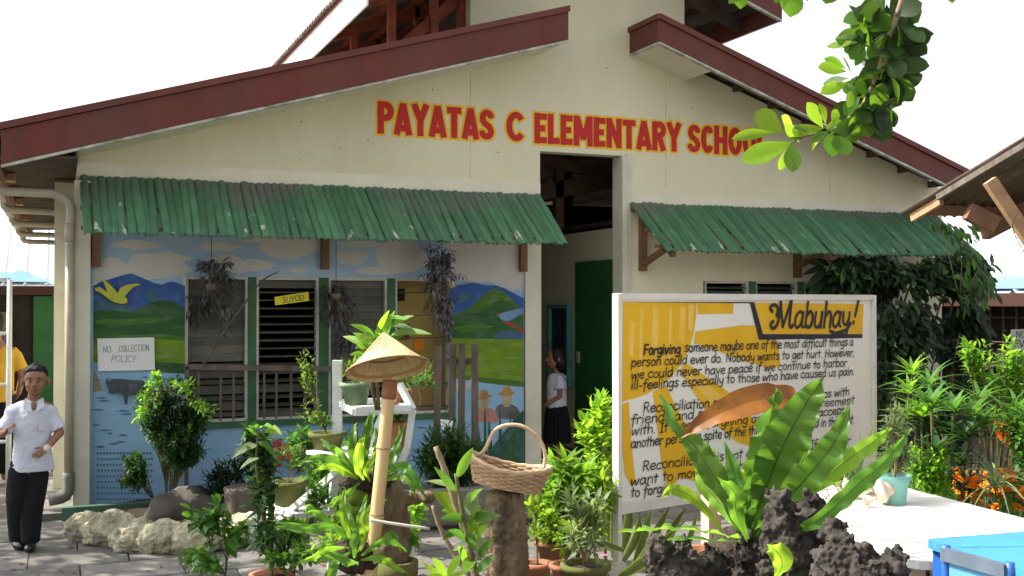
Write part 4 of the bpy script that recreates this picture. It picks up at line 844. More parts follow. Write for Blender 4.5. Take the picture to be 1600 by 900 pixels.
line('ill-feelings especially to those who have caused us pain.', 984, 1334, 609, 15.3, 5)
line('Reconciliation means mending relationships with', 1003, 1326, 645, 15.8, 6)
line('friends and people we had some disagreement', 984, 1334, 663, 15.8, 7)
line('with. It means forgiving and learning to accept', 984, 1318, 680, 15.8, 8)
line('another person in spite of the things that happened in the past.', 984, 1334, 700, 15.8, 9)
line('Reconciliation is not an easy thing. If we ever', 1002, 1328, 736, 15.8, 10)
line('want to move on with life we have to learn', 983, 1310, 759, 15.8, 11)
line('to forgive.', 984, 1056, 777, 15.8, 12)
u0, z0 = on_board(1203, 512); u1, _ = on_board(1344, 512); ik.text('Mabuhay', u0+.02, z0-.005, .175, (u1-u0)*.84, .125, .18, .01, 20); ik.text('!', u0+(u1-u0)*.88, z0+.015, .165, .10, .13, .18, .0, 21)
a, b_ = on_board(1296, 524), on_board(1326, 515); ik.stroke([(a[0],a[1]+.03),(a[0]+.06,a[1]+.012),(b_[0]-.03,b_[1]-.0),(b_[0]+.015,b_[1]+.045)], .024)
tx.build('lettering', 'ink', bo)
# ================================================================ PEOPLE
PY = [YAW, R_, FH]
def person_frame(foot, k=1.0):
    foot = V(foot); f_ = foot-CAM; f_.z = 0; f_.normalize(); r_1 = V((f_.y, -f_.x, 0)); PY[:] = [atan2(f_.x, f_.y), r_1, f_]
    return lambda x, z, y=0.0: foot+r_1*(x*k)+V((0,0,z*k))+f_*(y*k)
def garment(par, name, m, P_, prof, caps, cx=.016, cy=.02, vox=.007, fold=.012, fs_=.06, n=28):
    # one continuous closed garment: torso profile (z, rx, ry) merged with the sleeves
    vs = []
    for z, rx, ry in prof:
        for j in range(n): a = 2*pi*j/n; vs.append(P_(cx+rx*cos(a)*(1+.03*sin(a*4+z*8)), z, cy+ry*sin(a)))
    k = len(prof); b = MB(); b.add(vs, [(i*n+j, i*n+(j+1) % n, (i+1)*n+(j+1) % n, (i+1)*n+j) for i in range(k-1) for j in range(n)]+[tuple(range(n))[::-1], tuple((k-1)*n+j for j in range(n))])
    for kind, pts, rr in caps: (b.tube(pts, rr, 16) if kind == 't' else b.cap(pts[0], pts[1], rr[0], rr[1], 14))
    return remesh(b.build(name, m, par, True), vox, 2, fold, fs_)
def head_bits(P_, hx, hz, par, r=.1, face=True, hy=0, turn=0.0):
    # eyes, brows, lips on the face side (towards the viewer), as parts
    c, s_ = cos(turn), sin(turn)
    def Q(x, z, y): return P_(hx+(x*c-y*s_), hz+z, hy+(x*s_+y*c))
    for s in (-1, 1):
        e = MB().ell(Q(s*.028, .006, -.0775), (.0115,.007,.0055), 10, 6); eo = e.build('eye', 'eyew', par, True)
        MB().ell(Q(s*.028, .006, -.0815), (.0062,.0042,.0058), 8, 6).build('pupil', 'hair', eo, True)
        MB().tube([Q(s*.014, .026, -.091), Q(s*.028, .031, -.090), Q(s*.043, .026, -.082)], [.0028,.0035,.002], 6).build('eyebrow', 'hair', par, True)
    MB().tube([Q(-.019, -.047, -.083), Q(-.008, -.0445, -.090), Q(0, -.046, -.091), Q(.008, -.0445, -.090), Q(.019, -.047, -.083)], [.002,.0045,.004,.0045,.002], 8).tube([Q(-.015, -.053, -.084), Q(0, -.055, -.090), Q(.015, -.053, -.084)], [.002,.005,.002], 8).build('lips', 'lips', par, True)
def head_geo(b, P_, hx, hz, hy=0, turn=0.0):
    c, s_ = cos(turn), sin(turn)
    def Q(x, z, y): return P_(hx+(x*c-y*s_), hz+z, hy+(x*s_+y*c))
    rot = Matrix.Rotation(turn-PY[0], 3, 'Z')
    b.ell(Q(0, .028, .006), (.074,.089,.078), 18, 14, rot=rot); b.ell(Q(0, -.030, -.020), (.060,.064,.060), 16, 12, rot=rot)
    b.ell(Q(0, -.066, -.048), (.026,.024,.020), 12, 8, rot=rot)          # chin
    for s in (-1, 1):
        b.ell(Q(s*.036, -.020, -.052), (.024,.024,.022), 10, 8, rot=rot)   # cheeks
        b.ell(Q(s*.082, -.004, .006), (.010,.018,.030), 10, 8, rot=rot)    # ears
        b.ell(Q(s*.024, .024, -.068), (.018,.014,.008), 8, 6, rot=rot)   # brow
    b.cap(Q(0, .010, -.078), Q(0, -.016, -.094), .007, .011, 8); b.ell(Q(-.009, -.019, -.088), (.008,.008,.006), 8, 6); b.ell(Q(.009, -.019, -.088), (.008,.008,.006), 8, 6)
    b.ell(Q(0, -.049, -.072), (.022,.014,.013), 10, 8, rot=rot)
def hand(b, wrist, fdir, pn, side=1, L=.145, curl=.5):
    """palm, four fingers and a thumb; fdir = finger direction, pn = direction the fingers curl to"""
    fdir = V(fdir).normalized(); pn = V(pn); pn = (pn-fdir*pn.dot(fdir)).normalized(); sd = fdir.cross(pn)*side; k = L/.145
    w = V(wrist); pc = w+fdir*.034*k
    for j in range(4):
        o = (j-1.5)*.0145*k; b.cap(w+sd*o*.6, w+fdir*.066*k+sd*o, .0115*k, .0095*k, 8)
    for j, (ln, r) in enumerate(((.055,.0068),(.064,.0072),(.060,.007),(.046,.0062))):
        p = w+fdir*.066*k+sd*(j-1.5)*.0155*k; d = fdir
        for seg in range(3):
            a = curl*(.35+.45*seg)+.06*j; dd = (fdir*cos(a)+pn*sin(a)+sd*(j-1.5)*.05).normalized(); q = p+dd*ln*k*(.42,.32,.26)[seg]
            b.cap(p, q, r*k*(1-.08*seg), r*k*(.94-.08*seg), 8); p = q
    p = w+fdir*.02*k-sd*.022*k; q = p+(fdir*.6-sd*.75+pn*.25).normalized()*.032*k; b.cap(p, q, .0105*k, .009*k, 8); q2 = q+(fdir*.9-sd*.25+pn*.3).normalized()*.026*k; b.cap(q, q2, .009*k, .0075*k, 8)
foot = gz(46, 856)
boy = thing('person', 'boy in white short sleeved shirt and black trousers walking on the paving beside the pillar', 'person', foot)
K = 1.0; Pb = person_frame(foot, K)
b = MB(); HX, HZ = .032, 1.115; TR = -.10
head_geo(b, Pb, HX, HZ, -.01, TR)
b.cap(Pb(.028,1.06,.012), Pb(.018,.96,.02), .038, .046); b.cap(Pb(.018,.965,.02), Pb(-.08,.925,.02), .045, .045); b.cap(Pb(.018,.965,.02), Pb(.115,.925,.02), .045, .045)
for z0, z1, r1, r2 in ((.90,.72,.085,.078), (.72,.55,.078,.088)): b.cap(Pb(.0,z0,.02), Pb(.0,z1,.02), r1, r2)
sh_r, el_r, wr_r = Pb(.118,.905,.02), Pb(.185,.765,.0), Pb(.100,.672,-.11)
b.cap(sh_r, el_r, .037, .030); b.cap(el_r, wr_r, .030, .021); hand(b, wr_r, (Pb(.045,.638,-.14)-wr_r), (Pb(.02,.60,-.06)-wr_r), 1, .12, .55)
sh_l, el_l, wr_l = Pb(-.105,.905,.02), Pb(-.175,.775,-.02), Pb(-.150,.80,-.175)
b.cap(sh_l, el_l, .037, .030); b.cap(el_l, wr_l, .030, .021); hand(b, wr_l, (Pb(-.125,.845,-.22)-wr_l), (Pb(-.06,.83,-.24)-wr_l), -1, .12, .9)
for x0, x1, y0, y1 in ((-.055,-.075,0,.05), (.045,.022,0,-.06)): b.cap(Pb(x0,.56,.02), Pb((x0+x1)/2,.30,y0), .068, .046); b.cap(Pb((x0+x1)/2,.30,y0), Pb(x1,.07,y1), .046, .030)
o = b.build('body', 'skin', boy, True); remesh(o, .0055, 3)
head_bits(Pb, HX, HZ, boy, hy=-.01, turn=TR)
# hair: cap shell over the skull
hb = MB(); rot = Matrix.Rotation(TR-PY[0], 3, 'Z')
hb.ell(Pb(HX,HZ+.046,.012), (.080,.088,.068), 20, 12, .05, 4, 2, rot); hb.ell(Pb(HX,HZ+.01,.035), (.070,.066,.072), 16, 10, .05, 4, 3, rot); hb.ell(Pb(HX-.006,HZ+.082,-.044), (.052,.034,.024), 14, 8, .2, 5, 5, rot)
for k in range(150):
    a = rnd.uniform(0, 6.28); t = U(.1,1.35); u = V((sin(t)*cos(a), sin(t)*sin(a), cos(t))); p = Pb(HX,HZ+.044,.008)+V((u.x*.074,u.y*.084,u.z*.070)); hb.cap(p, p+(u*.3+V((U(-1,1),U(-1,1),.4))*.5).normalized()*.014, .006, .002, 5)
remesh(hb.build('hair', 'hair', boy, True), .006, 1)
# shirt
rS = Matrix.Rotation(-PY[0], 3, 'Z'); FB = PY[2]
prof = [(.515,.138,.102),(.56,.136,.102),(.64,.126,.098),(.74,.118,.094),(.82,.122,.094),(.88,.128,.092),(.925,.120,.082),(.955,.092,.066),(.978,.058,.054)]
def slv(a, e): d = e-a; return [('t', [a-d*.10, a+d*.3, a+d*.62, a+d*.86], [.046,.048,.050,.056]), ('c', [Pb(.018,.950,.02), a+V((0,0,.002))], [.058,.056])]
garment(boy, 'shirt', 'shirt', Pb, prof, slv(sh_r, el_r)+slv(sh_l, el_l))
MB().ell(Pb(.020,.958,-.056), (.020,.014,.034), 10, 8, rot=rS).build('neck_opening', 'skin', boy, True)
for sd in (-1, 1):
    MB().ext([Pb(.022+sd*.010,.915,-.083), Pb(.022+sd*.066,.950,-.066), Pb(.024+sd*.056,1.008,-.030), Pb(.022+sd*.024,.992,-.052)], FB*.006).build('collar', 'shirt', boy)
MB().ext([Pb(.050,.79,-.084), Pb(.100,.79,-.070), Pb(.100,.845,-.074), Pb(.050,.845,-.086)], -FB*.004).build('shirt_pocket', 'shirt', boy)
for k in range(4): MB().ell(Pb(.026,.88-k*.085,-.087-.005*(k > 1)), (.005,.004,.005), 8, 5).build('button', 'shell', boy, True)
# trousers
MB().ell(Pb(-.006,.56,.02), (.118,.09,.085), 20, 12, rot=rS).build('trouser_waist', 'trouser', boy, True)
for x0, x1, y1, nm in ((-.052,-.070,.05,'l'), (.042,.006,-.05,'r')):
    pts = [Pb(x0,.575,.02), Pb(x0-.004,.47,.02), Pb((x0+x1)/2-.01,.32,.0), Pb(x1*.9,.18,y1*.6), Pb(x1,.07,y1), Pb(x1+.002,.035,y1)]
    t = MB(); t.tube(pts, [.080,.086,.080,.072,.062,.054], 20); o = t.build('trouser_leg', 'trouser', boy, True)
    m = o.modifiers.new('subdivision', 'SUBSURF'); m.levels = m.render_levels = 2
    tt = bpy.data.textures.new('folds', 'CLOUDS'); tt.noise_scale = .05; m = o.modifiers.new('displace', 'DISPLACE'); m.texture = tt; m.strength = .012; m.texture_coords = 'LOCAL'
    sh = MB().ell(Pb(x1+.0,.028,y1-.055), (.036,.088,.034), 16, 10, rot=Matrix.Rotation(-PY[0]+(.25 if x1 < 0 else -.2), 3, 'Z')).ell(Pb(x1,.040,y1), (.038,.045,.042), 14, 8); sh.build('shoe', 'leather', boy, True)
MB().cap(wr_r+V((0,0,.0)), wr_r+(el_r-wr_r)*.08, .0235, .024, 12).build('wrist_band', 'rope', boy, True)
# girl in the doorway ------------------------------------------------
gf = at(868, 722, 11.0); gf.z = .062
girl = thing('person', 'girl with short black hair in white blouse and dark skirt standing inside the doorway', 'person', gf)
Pg = person_frame(gf, 1.03)
b = MB(); GT = -1.15
head_geo(b, Pg, -.005, .985, 0, GT); b.cap(Pg(0,.92,.01), Pg(.01,.84,.01), .034, .04)
for z0, z1, r1, r2 in ((.79,.64,.078,.07), (.64,.50,.07,.085)): b.cap(Pg(.012,z0,0), Pg(.012,z1,0), r1, r2)
a1, e1, w1 = Pg(.035,.79,-.07), Pg(.045,.63,-.10), Pg(-.075,.56,-.115)
b.cap(a1, e1, .033, .027); b.cap(e1, w1, .027, .018); hand(b, w1, (Pg(-.15,.52,-.11)-w1), (Pg(-.08,.48,-.10)-w1), 1, .11, .6)
a2, e2, w2 = Pg(.03,.79,.08), Pg(.0,.63,.10), Pg(-.10,.58,.06); b.cap(a2, e2, .033, .027); b.cap(e2, w2, .027, .018); hand(b, w2, (Pg(-.16,.56,.04)-w2), (Pg(-.08,.5,.03)-w2), -1, .11, .6)
for s_ in (-1, 1): b.cap(Pg(.02,.50,s_*.045), Pg(.02,.27,s_*.045), .06, .045); b.cap(Pg(.02,.27,s_*.045), Pg(.025,.05,s_*.045), .043, .026); b.cap(Pg(.03,.03,s_*.045), Pg(-.04,.02,s_*.045), .026, .022)
remesh(b.build('body', 'skin', girl, True), .007, 3); head_bits(Pg, -.005, .985, girl, turn=GT)
hb = MB(); hb.ell(Pg(.018,1.015,0), (.088,.086,.088), 18, 12, .05, 4, 1); hb.ell(Pg(.042,.95,0), (.062,.082,.085), 16, 10, .08, 4, 6); remesh(hb.build('hair', 'hair', girl, True), .008, 1)
caps_ = []
for a, e in ((a1, e1), (a2, e2)): d = e-a; caps_ += [('t', [a-d*.15, a+d*.2, a+d*.62], [.040,.050,.056]), ('c', [Pg(.012,.80,0), a], [.06,.048])]
garment(girl, 'blouse', 'shirt', Pg, [(.50,.10,.10),(.56,.105,.105),(.66,.098,.10),(.76,.098,.105),(.81,.085,.09),(.845,.05,.055)], caps_, .012, 0, .008)
MB().ext([Pg(.06,.845,-.06), Pg(.11,.80,-.08), Pg(.115,.76,.0), Pg(.11,.80,.08), Pg(.06,.845,.06)], V((0,0,.006))).build('sailor_collar', 'shirt', girl)
vs = []; pr = [(.535,.098,.100),(.44,.115,.115),(.30,.128,.128),(.17,.135,.135)]
for z, rx, ry in pr:
    for j in range(40): a = 2*pi*j/40; k = 1+(.05 if j % 2 else -.03)*(1 if z < .5 else .2); vs.append(Pg(.015+rx*cos(a)*k, z, ry*sin(a)*k))
s = MB(); s.add(vs, [(i*40+j, i*40+(j+1) % 40, (i+1)*40+(j+1) % 40, (i+1)*40+j) for i in range(3) for j in range(40)]); s.build('skirt', 'trouser', girl)
# adult in a yellow shirt at the left edge, seen from behind
yf = at(-8, 700, 10.2); yf.z = -.02
yp = thing('person', 'adult in yellow shirt at the far left edge behind the white pole frame', 'person', yf)
Py = person_frame(yf, 1.0); b = MB()
head_geo(b, Py, 0, 1.45, 0, pi); b.cap(Py(0,1.37,.0), Py(0,1.25,.0), .05, .055); b.cap(Py(0,1.2,0), Py(0,.85,0), .12, .12)
for s_ in (-1, 1):
    e, w_ = Py(s_*.235,.98,.02), Py(s_*.20,.80,.14); b.cap(Py(s_*.15,1.20,0), e, .048, .038); b.cap(e, w_, .036, .026); hand(b, w_, Py(s_*.13,.78,.2)-w_, Py(0,.7,.2)-w_, s_, .15, .5)
    b.cap(Py(s_*.08,.82,0), Py(s_*.09,.45,0), .09, .06); b.cap(Py(s_*.09,.45,0), Py(s_*.09,.08,0), .06, .04); b.cap(Py(s_*.09,.04,.0), Py(s_*.09,.035,.14), .04, .035)
remesh(b.build('body', 'skin', yp, True), .009, 3)
hb = MB().ell(Py(0,1.49,-.012), (.085,.09,.088), 16, 10, .04, 4, 1).ell(Py(0,1.44,-.03), (.076,.07,.08), 14, 8); remesh(hb.build('hair', 'hair', yp, True), .009, 1); head_bits(Py, 0, 1.45, yp, turn=pi)
caps_ = []
for s_ in (-1, 1): caps_ += [('t', [Py(s_*.13,1.21,0), Py(s_*.17,1.16,0), Py(s_*.212,1.04,.01)], [.058,.064,.070])]
garment(yp, 'shirt', 'yshirt', Py, [(.74,.165,.14),(.85,.158,.135),(1.0,.158,.135),(1.15,.175,.135),(1.22,.160,.115),(1.27,.085,.08)], caps_, 0, 0, .010)
for s_ in (-1, 1):
    MB().tube([Py(s_*.075,.80,0), Py(s_*.085,.45,0), Py(s_*.09,.07,0)], [.105,.085,.07], 14).build('trouser_leg', 'trouser', yp, True)
# ================================================================ LEFT SIDE BACKGROUND
o = thing('pole_frame', 'white painted steel pole frame with rungs at the left edge behind the boy', 'frame', (gz(14,700).x, 0, 0))
A0 = at(14, 600, 9.2); A0.z = 0; WL[o] = A0; o.location = A0
ex_ = R_*.04; b = MB()
top = at(14, 437, 9.2).z
b.tube([A0, V((A0.x,A0.y,top))], .022, 8); a2 = A0-R_*.75; b.tube([a2, V((a2.x,a2.y,top))], .022, 8); b.build('upright', 'whitep', o, True)
for py in (437, 521, 601, 690): z = at(14, py, 9.2).z; MB().tube([V((a2.x,a2.y,z)), V((A0.x,A0.y,z))], .015, 8).build('rung', 'whitep', o, True)
# long low house across the back
def back_house(name, label, y, x0, x1, ze, zt, rise, m='wroof'):
    o = thing(name, label, 'house', ((x0+x1)/2, y, 0))
    MB().box((x0,y+.1,0), (x1,y+.25,ze-.12)).build('wall', 'brick', o)
    MB().box((x0-.2,y-.1,ze-.13), (x1+.2,y-.04,ze)).build('fascia', 'brownf', o)
    n = int((x1-x0)/.28); vs = []
    for i in range(n+1):
        x = x0-.2+(x1-x0+.4)*i/n; vs += [(x-.03,y-.12,ze+.01),(x-.03,y+rise,zt),(x,y-.12,ze+.045),(x,y+rise,zt+.035),(x+.03,y-.12,ze+.01),(x+.03,y+rise,zt)]
    k = MB(); fs = []
    for i in range(n+1): a = i*6; fs += [(a,a+2,a+3,a+1),(a+2,a+4,a+5,a+3)]+([(a+4,a+6,a+7,a+5)] if i < n else [])
    k.add(vs, fs); k.build('roof', m, o); return o
h1 = back_house('rear_house', 'low house with white ribbed roof seen past the left side of the school', 8.9, -7.5, -.2, 1.89, 3.6, 4.0)
MB().box((gx_ := oY(52, 500, 8.8).x, 8.9, 0), (gx_+.62, 8.99, 1.74)).build('door', 'green', h1)
MB().box((gx_-1.6,8.9,.3), (gx_-.3,8.98,1.5)).build('shutter', 'oldwood', h1)
rp_ = MB(); sl_ = (3.6-1.89)/4.12; xa = oY(-30, 430, 8.9).x; xb = oY(86, 430, 8.9).x
pts = [(0,.03),(.12,.5),(.25,.42),(.38,.36),(.5,.5),(.62,.42),(.75,.22),(.9,.12),(1,.03)]
rp_.ext([(xa+(xb-xa)*x, 8.78+t, 1.89+t*sl_+.052) for x, t in pts], (0,0,.003)); rp_.build('blue_patch', 'broof', h1)
h2o = at(1600, 462, 13.0)
h2 = thing('rear_house', 'dark grilled low building with white ribbed roof behind the garden at right', 'house', (h2o.x, h2o.y, 0))
ed = (R_*-.6+FH*.8).normalized(); ud = (R_*.8+FH*.6).normalized(); E0 = V((h2o.x, h2o.y, 0))-ed*3.5; ze = 1.76
def hp(a, b_, z): return E0+ed*a+ud*b_+V((0,0,z))
b = MB(); n = 34
for i in range(n):
    a = i*.3; b.add([hp(a,0,ze+.0),hp(a,5,ze+1.45),hp(a+.04,0,ze+.04),hp(a+.04,5,ze+1.49),hp(a+.08,0,ze),hp(a+.08,5,ze+1.45),hp(a+.3,0,ze),hp(a+.3,5,ze+1.45)], [(0,2,3,1),(2,4,5,3),(4,6,7,5)])
b.build('roof', 'wroof', h2)
MB().ext([hp(x, t, ze+.042+t*.29) for x, t in ((0,.04),(1,.3),(1.8,.22),(2.6,.5),(3.3,.35),(4.0,.62),(4.8,.30),(6,.5),(7.5,.2),(9,.04))], (0,0,.004)).build('blue_patch', 'broof', h2)
MB().ext([hp(0,-.03,ze-.16),hp(10.2,-.03,ze-.16),hp(10.2,-.03,ze+.0),hp(0,-.03,ze+.0)], ud*.04).build('fascia', 'brownf', h2)
MB().ext([hp(0,.35,-.04),hp(10.2,.35,-.04),hp(10.2,.35,ze),hp(0,.35,ze)], ud*.1).build('wall', 'brick', h2)
for i in range(28):
    a = 1.2+i*.17; MB().ext([hp(a,.30,0),hp(a+.022,.30,0),hp(a+.022,.30,ze-.17),hp(a,.30,ze-.17)], ud*.02).build('grille_bar', 'grille', h2)
for k in range(5): MB().ext([hp(1.0,.285,.25+k*.3),hp(6.2,.285,.25+k*.3),hp(6.2,.285,.27+k*.3),hp(1.0,.285,.27+k*.3)], ud*.012).build('grille_rail', 'grille', h2)
# sign plate on the grille
sa, sb, sc_, sd_ = [at(x, y, 12.4) for x, y in ((1580,548),(1640,548),(1640,513),(1580,515))]
o = MB().ext([sa, sb, sc_, sd_], FH*.01).build('wall_sign', 'wframe', None, loc=sa); tag(o, 'small white lettered sign on the dark grille at the right edge', 'sign')
tx = MB(); xx = (sb-sa).normalized(); ik = Ink(sa, xx, (0,0,1), -FH, tx, .003); ik.text('EVERY', .03, .045, .075, .30, .14, 0, .02, 2); ik.text('NO', .05, .15, .07, .12, .14, 0, .02, 2); tx.build('lettering', 'navy', o)
# ---- shed roof at the right
e_ = V((0.957*R_+.29*FH)); s_ = V((-.29*R_-.957*FH))*-1; s_ = R_*.287-FH*.957
A = at(1412, 331, 7.0)
sr_ = thing('shed_roof', 'rusty corrugated shed roof on rough timbers reaching in at the right', 'roof', A)
def sp(a, b_, dz=0): return A+e_*a+s_*b_+V((0,0,b_*.305+dz))
b = MB(); n = int(3.0/.019); vs = []
for i in range(n+1):
    a = i*.019; h = .011*cos(a*2*pi/.076); vs += [sp(a, -.04, h), sp(a, 2.6, h)]
b.add(vs, [(2*i,2*i+1,2*i+3,2*i+2) for i in range(n)]); o = b.build('roof_sheet', 'rust', sr_, True); m = o.modifiers.new('solidify', 'SOLIDIFY'); m.thickness = .004
MB().bar(sp(.05,.02,-.045), sp(.05,.30,-.045), .03, .05).build('rafter', 'timberl', sr_)
MB().bar(sp(.02,.31,-.03), sp(.02,2.5,-.03), .03, .035).build('rafter', 'oldwood', sr_)
MB().bar(sp(.08,.16,-.05), sp(2.9,.16,-.05), .045, .06).build('purlin', 'timber', sr_)
MB().bar(sp(.55,.95,-.05), sp(2.9,.95,-.05), .045, .06).build('purlin', 'timber', sr_)
MB().bar(sp(.62,.0,-.12), sp(.62,1.9,-.12), .06, .10).build('rafter', 'timber', sr_)
MB().bar(sp(1.3,-.1,-.12), sp(1.3,1.9,-.12), .05, .10).build('rafter', 'timber', sr_)
MB().bar(at(1546,282,6.2), at(1625,400,6.2), .05, .07).build('brace', 'timberl', sr_)
MB().bar(at(1512,330,6.6), at(1555,352,6.6), .07, .10).build('beam_end', 'timber', sr_)
b = MB(); pz = sp(1.75,.2,-.1); b.bar(pz, V((pz.x,pz.y,0)), .09, .09, (0,1,0)); pz = sp(2.4,1.6,-.1); b.bar(pz, V((pz.x,pz.y,0)), .09, .09, (0,1,0)); b.build('post', 'timber', sr_)
MB().tube(bez([at(1588,335,6.1), at(1582,350,6.1), at(1588,372,6.1), at(1602,396,6.1)], 12), .003, 5).build('wire', 'ink', sr_)
# ================================================================ GARDEN OBJECTS
# rock edging of the planting bed
rk = thing('rock_edging', 'row of knobbly cream painted rocks edging the planting bed', 'rock edging', gz(250, 862))
rp = [(128,838,30),(165,846,36),(205,855,33),(248,858,34),(292,858,34),(335,852,32),(378,846,34),(418,836,30),(450,822,24)]
for i, (px, py, r) in enumerate(rp):
    c = gz(px, py+10); dd = (c-CAM).dot(F_); R0 = r*dd/FL; c = c+FH*R0*.8+V((0,0,R0*.66))
    bb = MB().ell(c, (R0*1.15,R0*.85,R0*.80), 22, 16, .2, 1.8, i+3).ell(c+R_*R0*.5+V((0,0,-R0*.15)), (R0*.8,R0*.75,R0*.75), 18, 12, .3, 2.2, i+13).ell(c-R_*R0*.55+V((0,0,-R0*.2)), (R0*.75,R0*.7,R0*.7), 18, 12, .3, 2.2, i+23)
    remesh(bb.build('rock', 'rock', rk, True), .008, 1, .024, .03, .014)
sb_ = gz(270, 815); so_ = MB().ell(sb_+FH*.35+V((0,0,-.03)), (.95,.42,.12), 30, 10, .12, 3, 2, Matrix.Rotation(-.25, 3, 'Z')); struct(so_.build('soil_bed', 'soil', None, True))
bc = at(290, 790, 8.2); bc.z = .10; o = MB().ell(bc, (.28,.18,.16), 26, 18, .18, 1.8, 8).build('boulder', 'boulder', None, True, loc=bc); tag(o, 'big rounded grey boulder behind the shrub trunk below the mural', 'rock')
# dark stump behind the bed
c = at(385, 800, 7.9); c.z = 0; o = MB().lathe(c, [(.001,-.02),(.17,-.02),(.15,.15),(.16,.28),(.17,.31),(.14,.32),(.001,.31)], 16, .2).build('tree_stump', 'oldwood', None, True, loc=c); tag(o, 'squat dark tree stump between the boulder and the mossy pot', 'tree stump')
# low concrete edging behind the white stand
c0, c1 = gz(470, 812), gz(1010, 812)
o = MB().bar(at(640,792,7.9)*1+V((0,0,0)), at(950,775,8.3), .16, .22).build('concrete_kerb', 'concrete', None, loc=at(640,792,7.9)); tag(o, 'low mossy concrete kerb on the paving behind the basket stump', 'kerb')
# picket fence against the mural
pf = thing('picket_fence', 'short grey brown picket fence leaning before the right end of the mural', 'fence', gz(715, 800))
for px, pt_, pbm, lean in ((685,540,690,-4),(708,538,690,-3),(722,537,690,-2),(742,538,690,0)):
    a, b_ = at(px, pt_, 8.7), at(px+lean, 760, 8.7); MB().bar(b_, a, .05, .025, (0,1,0)).build('picket', 'oldwood', pf)
MB().bar(at(680,566,8.73), at(746,564,8.73), .02, .05).build('rail', 'oldwood', pf); MB().bar(at(676,720,8.73), at(744,720,8.73), .02, .05).build('rail', 'oldwood', pf)
a = at(700, 663, 8.5); o = MB().ext([at(688,655,8.6),at(712,658,8.6),at(710,674,8.6),at(690,672,8.6)], FH*.004).build('paper_tag', 'paper', None, loc=at(700,665,8.6)); tag(o, 'small white paper tag at the foot of the picket fence', 'paper tag')
# bamboo pole with straw hat
pt0, pt1 = at(610, 596, 5.0), at(578, 905, 5.0); dn = (pt1-pt0).normalized(); pt1 = pt0+dn*((pt0.z+.02)/-dn.z)
bpole = thing('bamboo_pole', 'upright leaning bamboo pole carrying the straw hat', 'pole', pt1)
L = (pt1-pt0).length; pts = []; rr = []
for i in range(41):
    t = i/40; pts.append(pt0.lerp(pt1, t)); f = (t*4.3) % 1; rr.append(.029+.0025*t+(.004 if f < .05 or f > .95 else 0))
MB().tube(pts, rr, 20).build('cane', 'bamboo', bpole, True)
for k in range(1, 5):
    t = (k-.0)/4.3; q_ = pt0.lerp(pt1, t); MB().tube([q_-dn*.004, q_+dn*.004], .0335, 16).build('node_ring', 'strawd', bpole, True)
for t in (.0,): MB().tube([pt0.lerp(pt1,-.004), pt0.lerp(pt1,.06)], .034, 16).build('tape', 'terra', bpole, True)
hc = at(607, 575, 5.0); ht = thing('straw_hat', 'conical straw hat tilted on top of the bamboo pole', 'hat', hc)
apex = at(599, 521, 5.055); ctr = at(606, 575, 5.0)
ax = (apex-ctr); hh = ax.length; ax.normalize(); sx = at(668,594,4.97)-at(546,556,5.03); Rr = sx.length/2; sx = (sx-ax*sx.dot(ax)).normalized(); sy = ax.cross(sx)
tl = Matrix((sx, sy, ax)).transposed()
n = 64
def cone(r0, r1, z0, z1, k0, nn=10, off=0):
    vs = []; 
    for i in range(nn+1):
        t = i/nn; r = r0+(r1-r0)*t; z = z0+(z1-z0)*(t**.9)
        for j in range(n): a = 2*pi*j/n; w_ = 1+(.012 if j % 2 else -.006); vs.append(ctr+tl @ V((r*w_*cos(a), r*w_*sin(a), z+off)))
    return vs, [(i*n+j, i*n+(j+1) % n, (i+1)*n+(j+1) % n, (i+1)*n+j) for i in range(nn) for j in range(n)]
b = MB(); b.add(*cone(Rr*.80, .004, .012, hh, 0)); b.build('crown', 'straw', ht, True)
b = MB(); b.add(*cone(Rr, Rr*.80, -.004, .014, 0, 3)); b.build('brim', 'strawd', ht, True)
b = MB(); b.add(*cone(Rr*.985, .01, -.010, hh-.02, 0)); b.build('lining', 'straw', ht, True)
for rr_ in (Rr*.999, Rr*.80, Rr*.55): z_ = -.004 if rr_ > Rr*.9 else -.010+(hh-.02)*(1-rr_/Rr)**.9-.004; b = MB(); b.tube([ctr+tl @ V((rr_*cos(2*pi*j/48), rr_*sin(2*pi*j/48), z_)) for j in range(49)], .0042, 6, False); b.build('rim_hoop', 'strawd', ht, True)
for j in range(48):
    a = 2*pi*j/48; r0, r1 = Rr*.80, .006; p = [ctr+tl @ V(((r0+(r1-r0)*t)*cos(a), (r0+(r1-r0)*t)*sin(a), .012+(hh-.012)*t**.9+.0015)) for t in (0,.33,.66,1)]
    MB().tube(p, [.0028,.0022,.0016,.0008], 4, False).build('straw_rib', 'straw' if j % 3 else 'wickerl', ht, True)
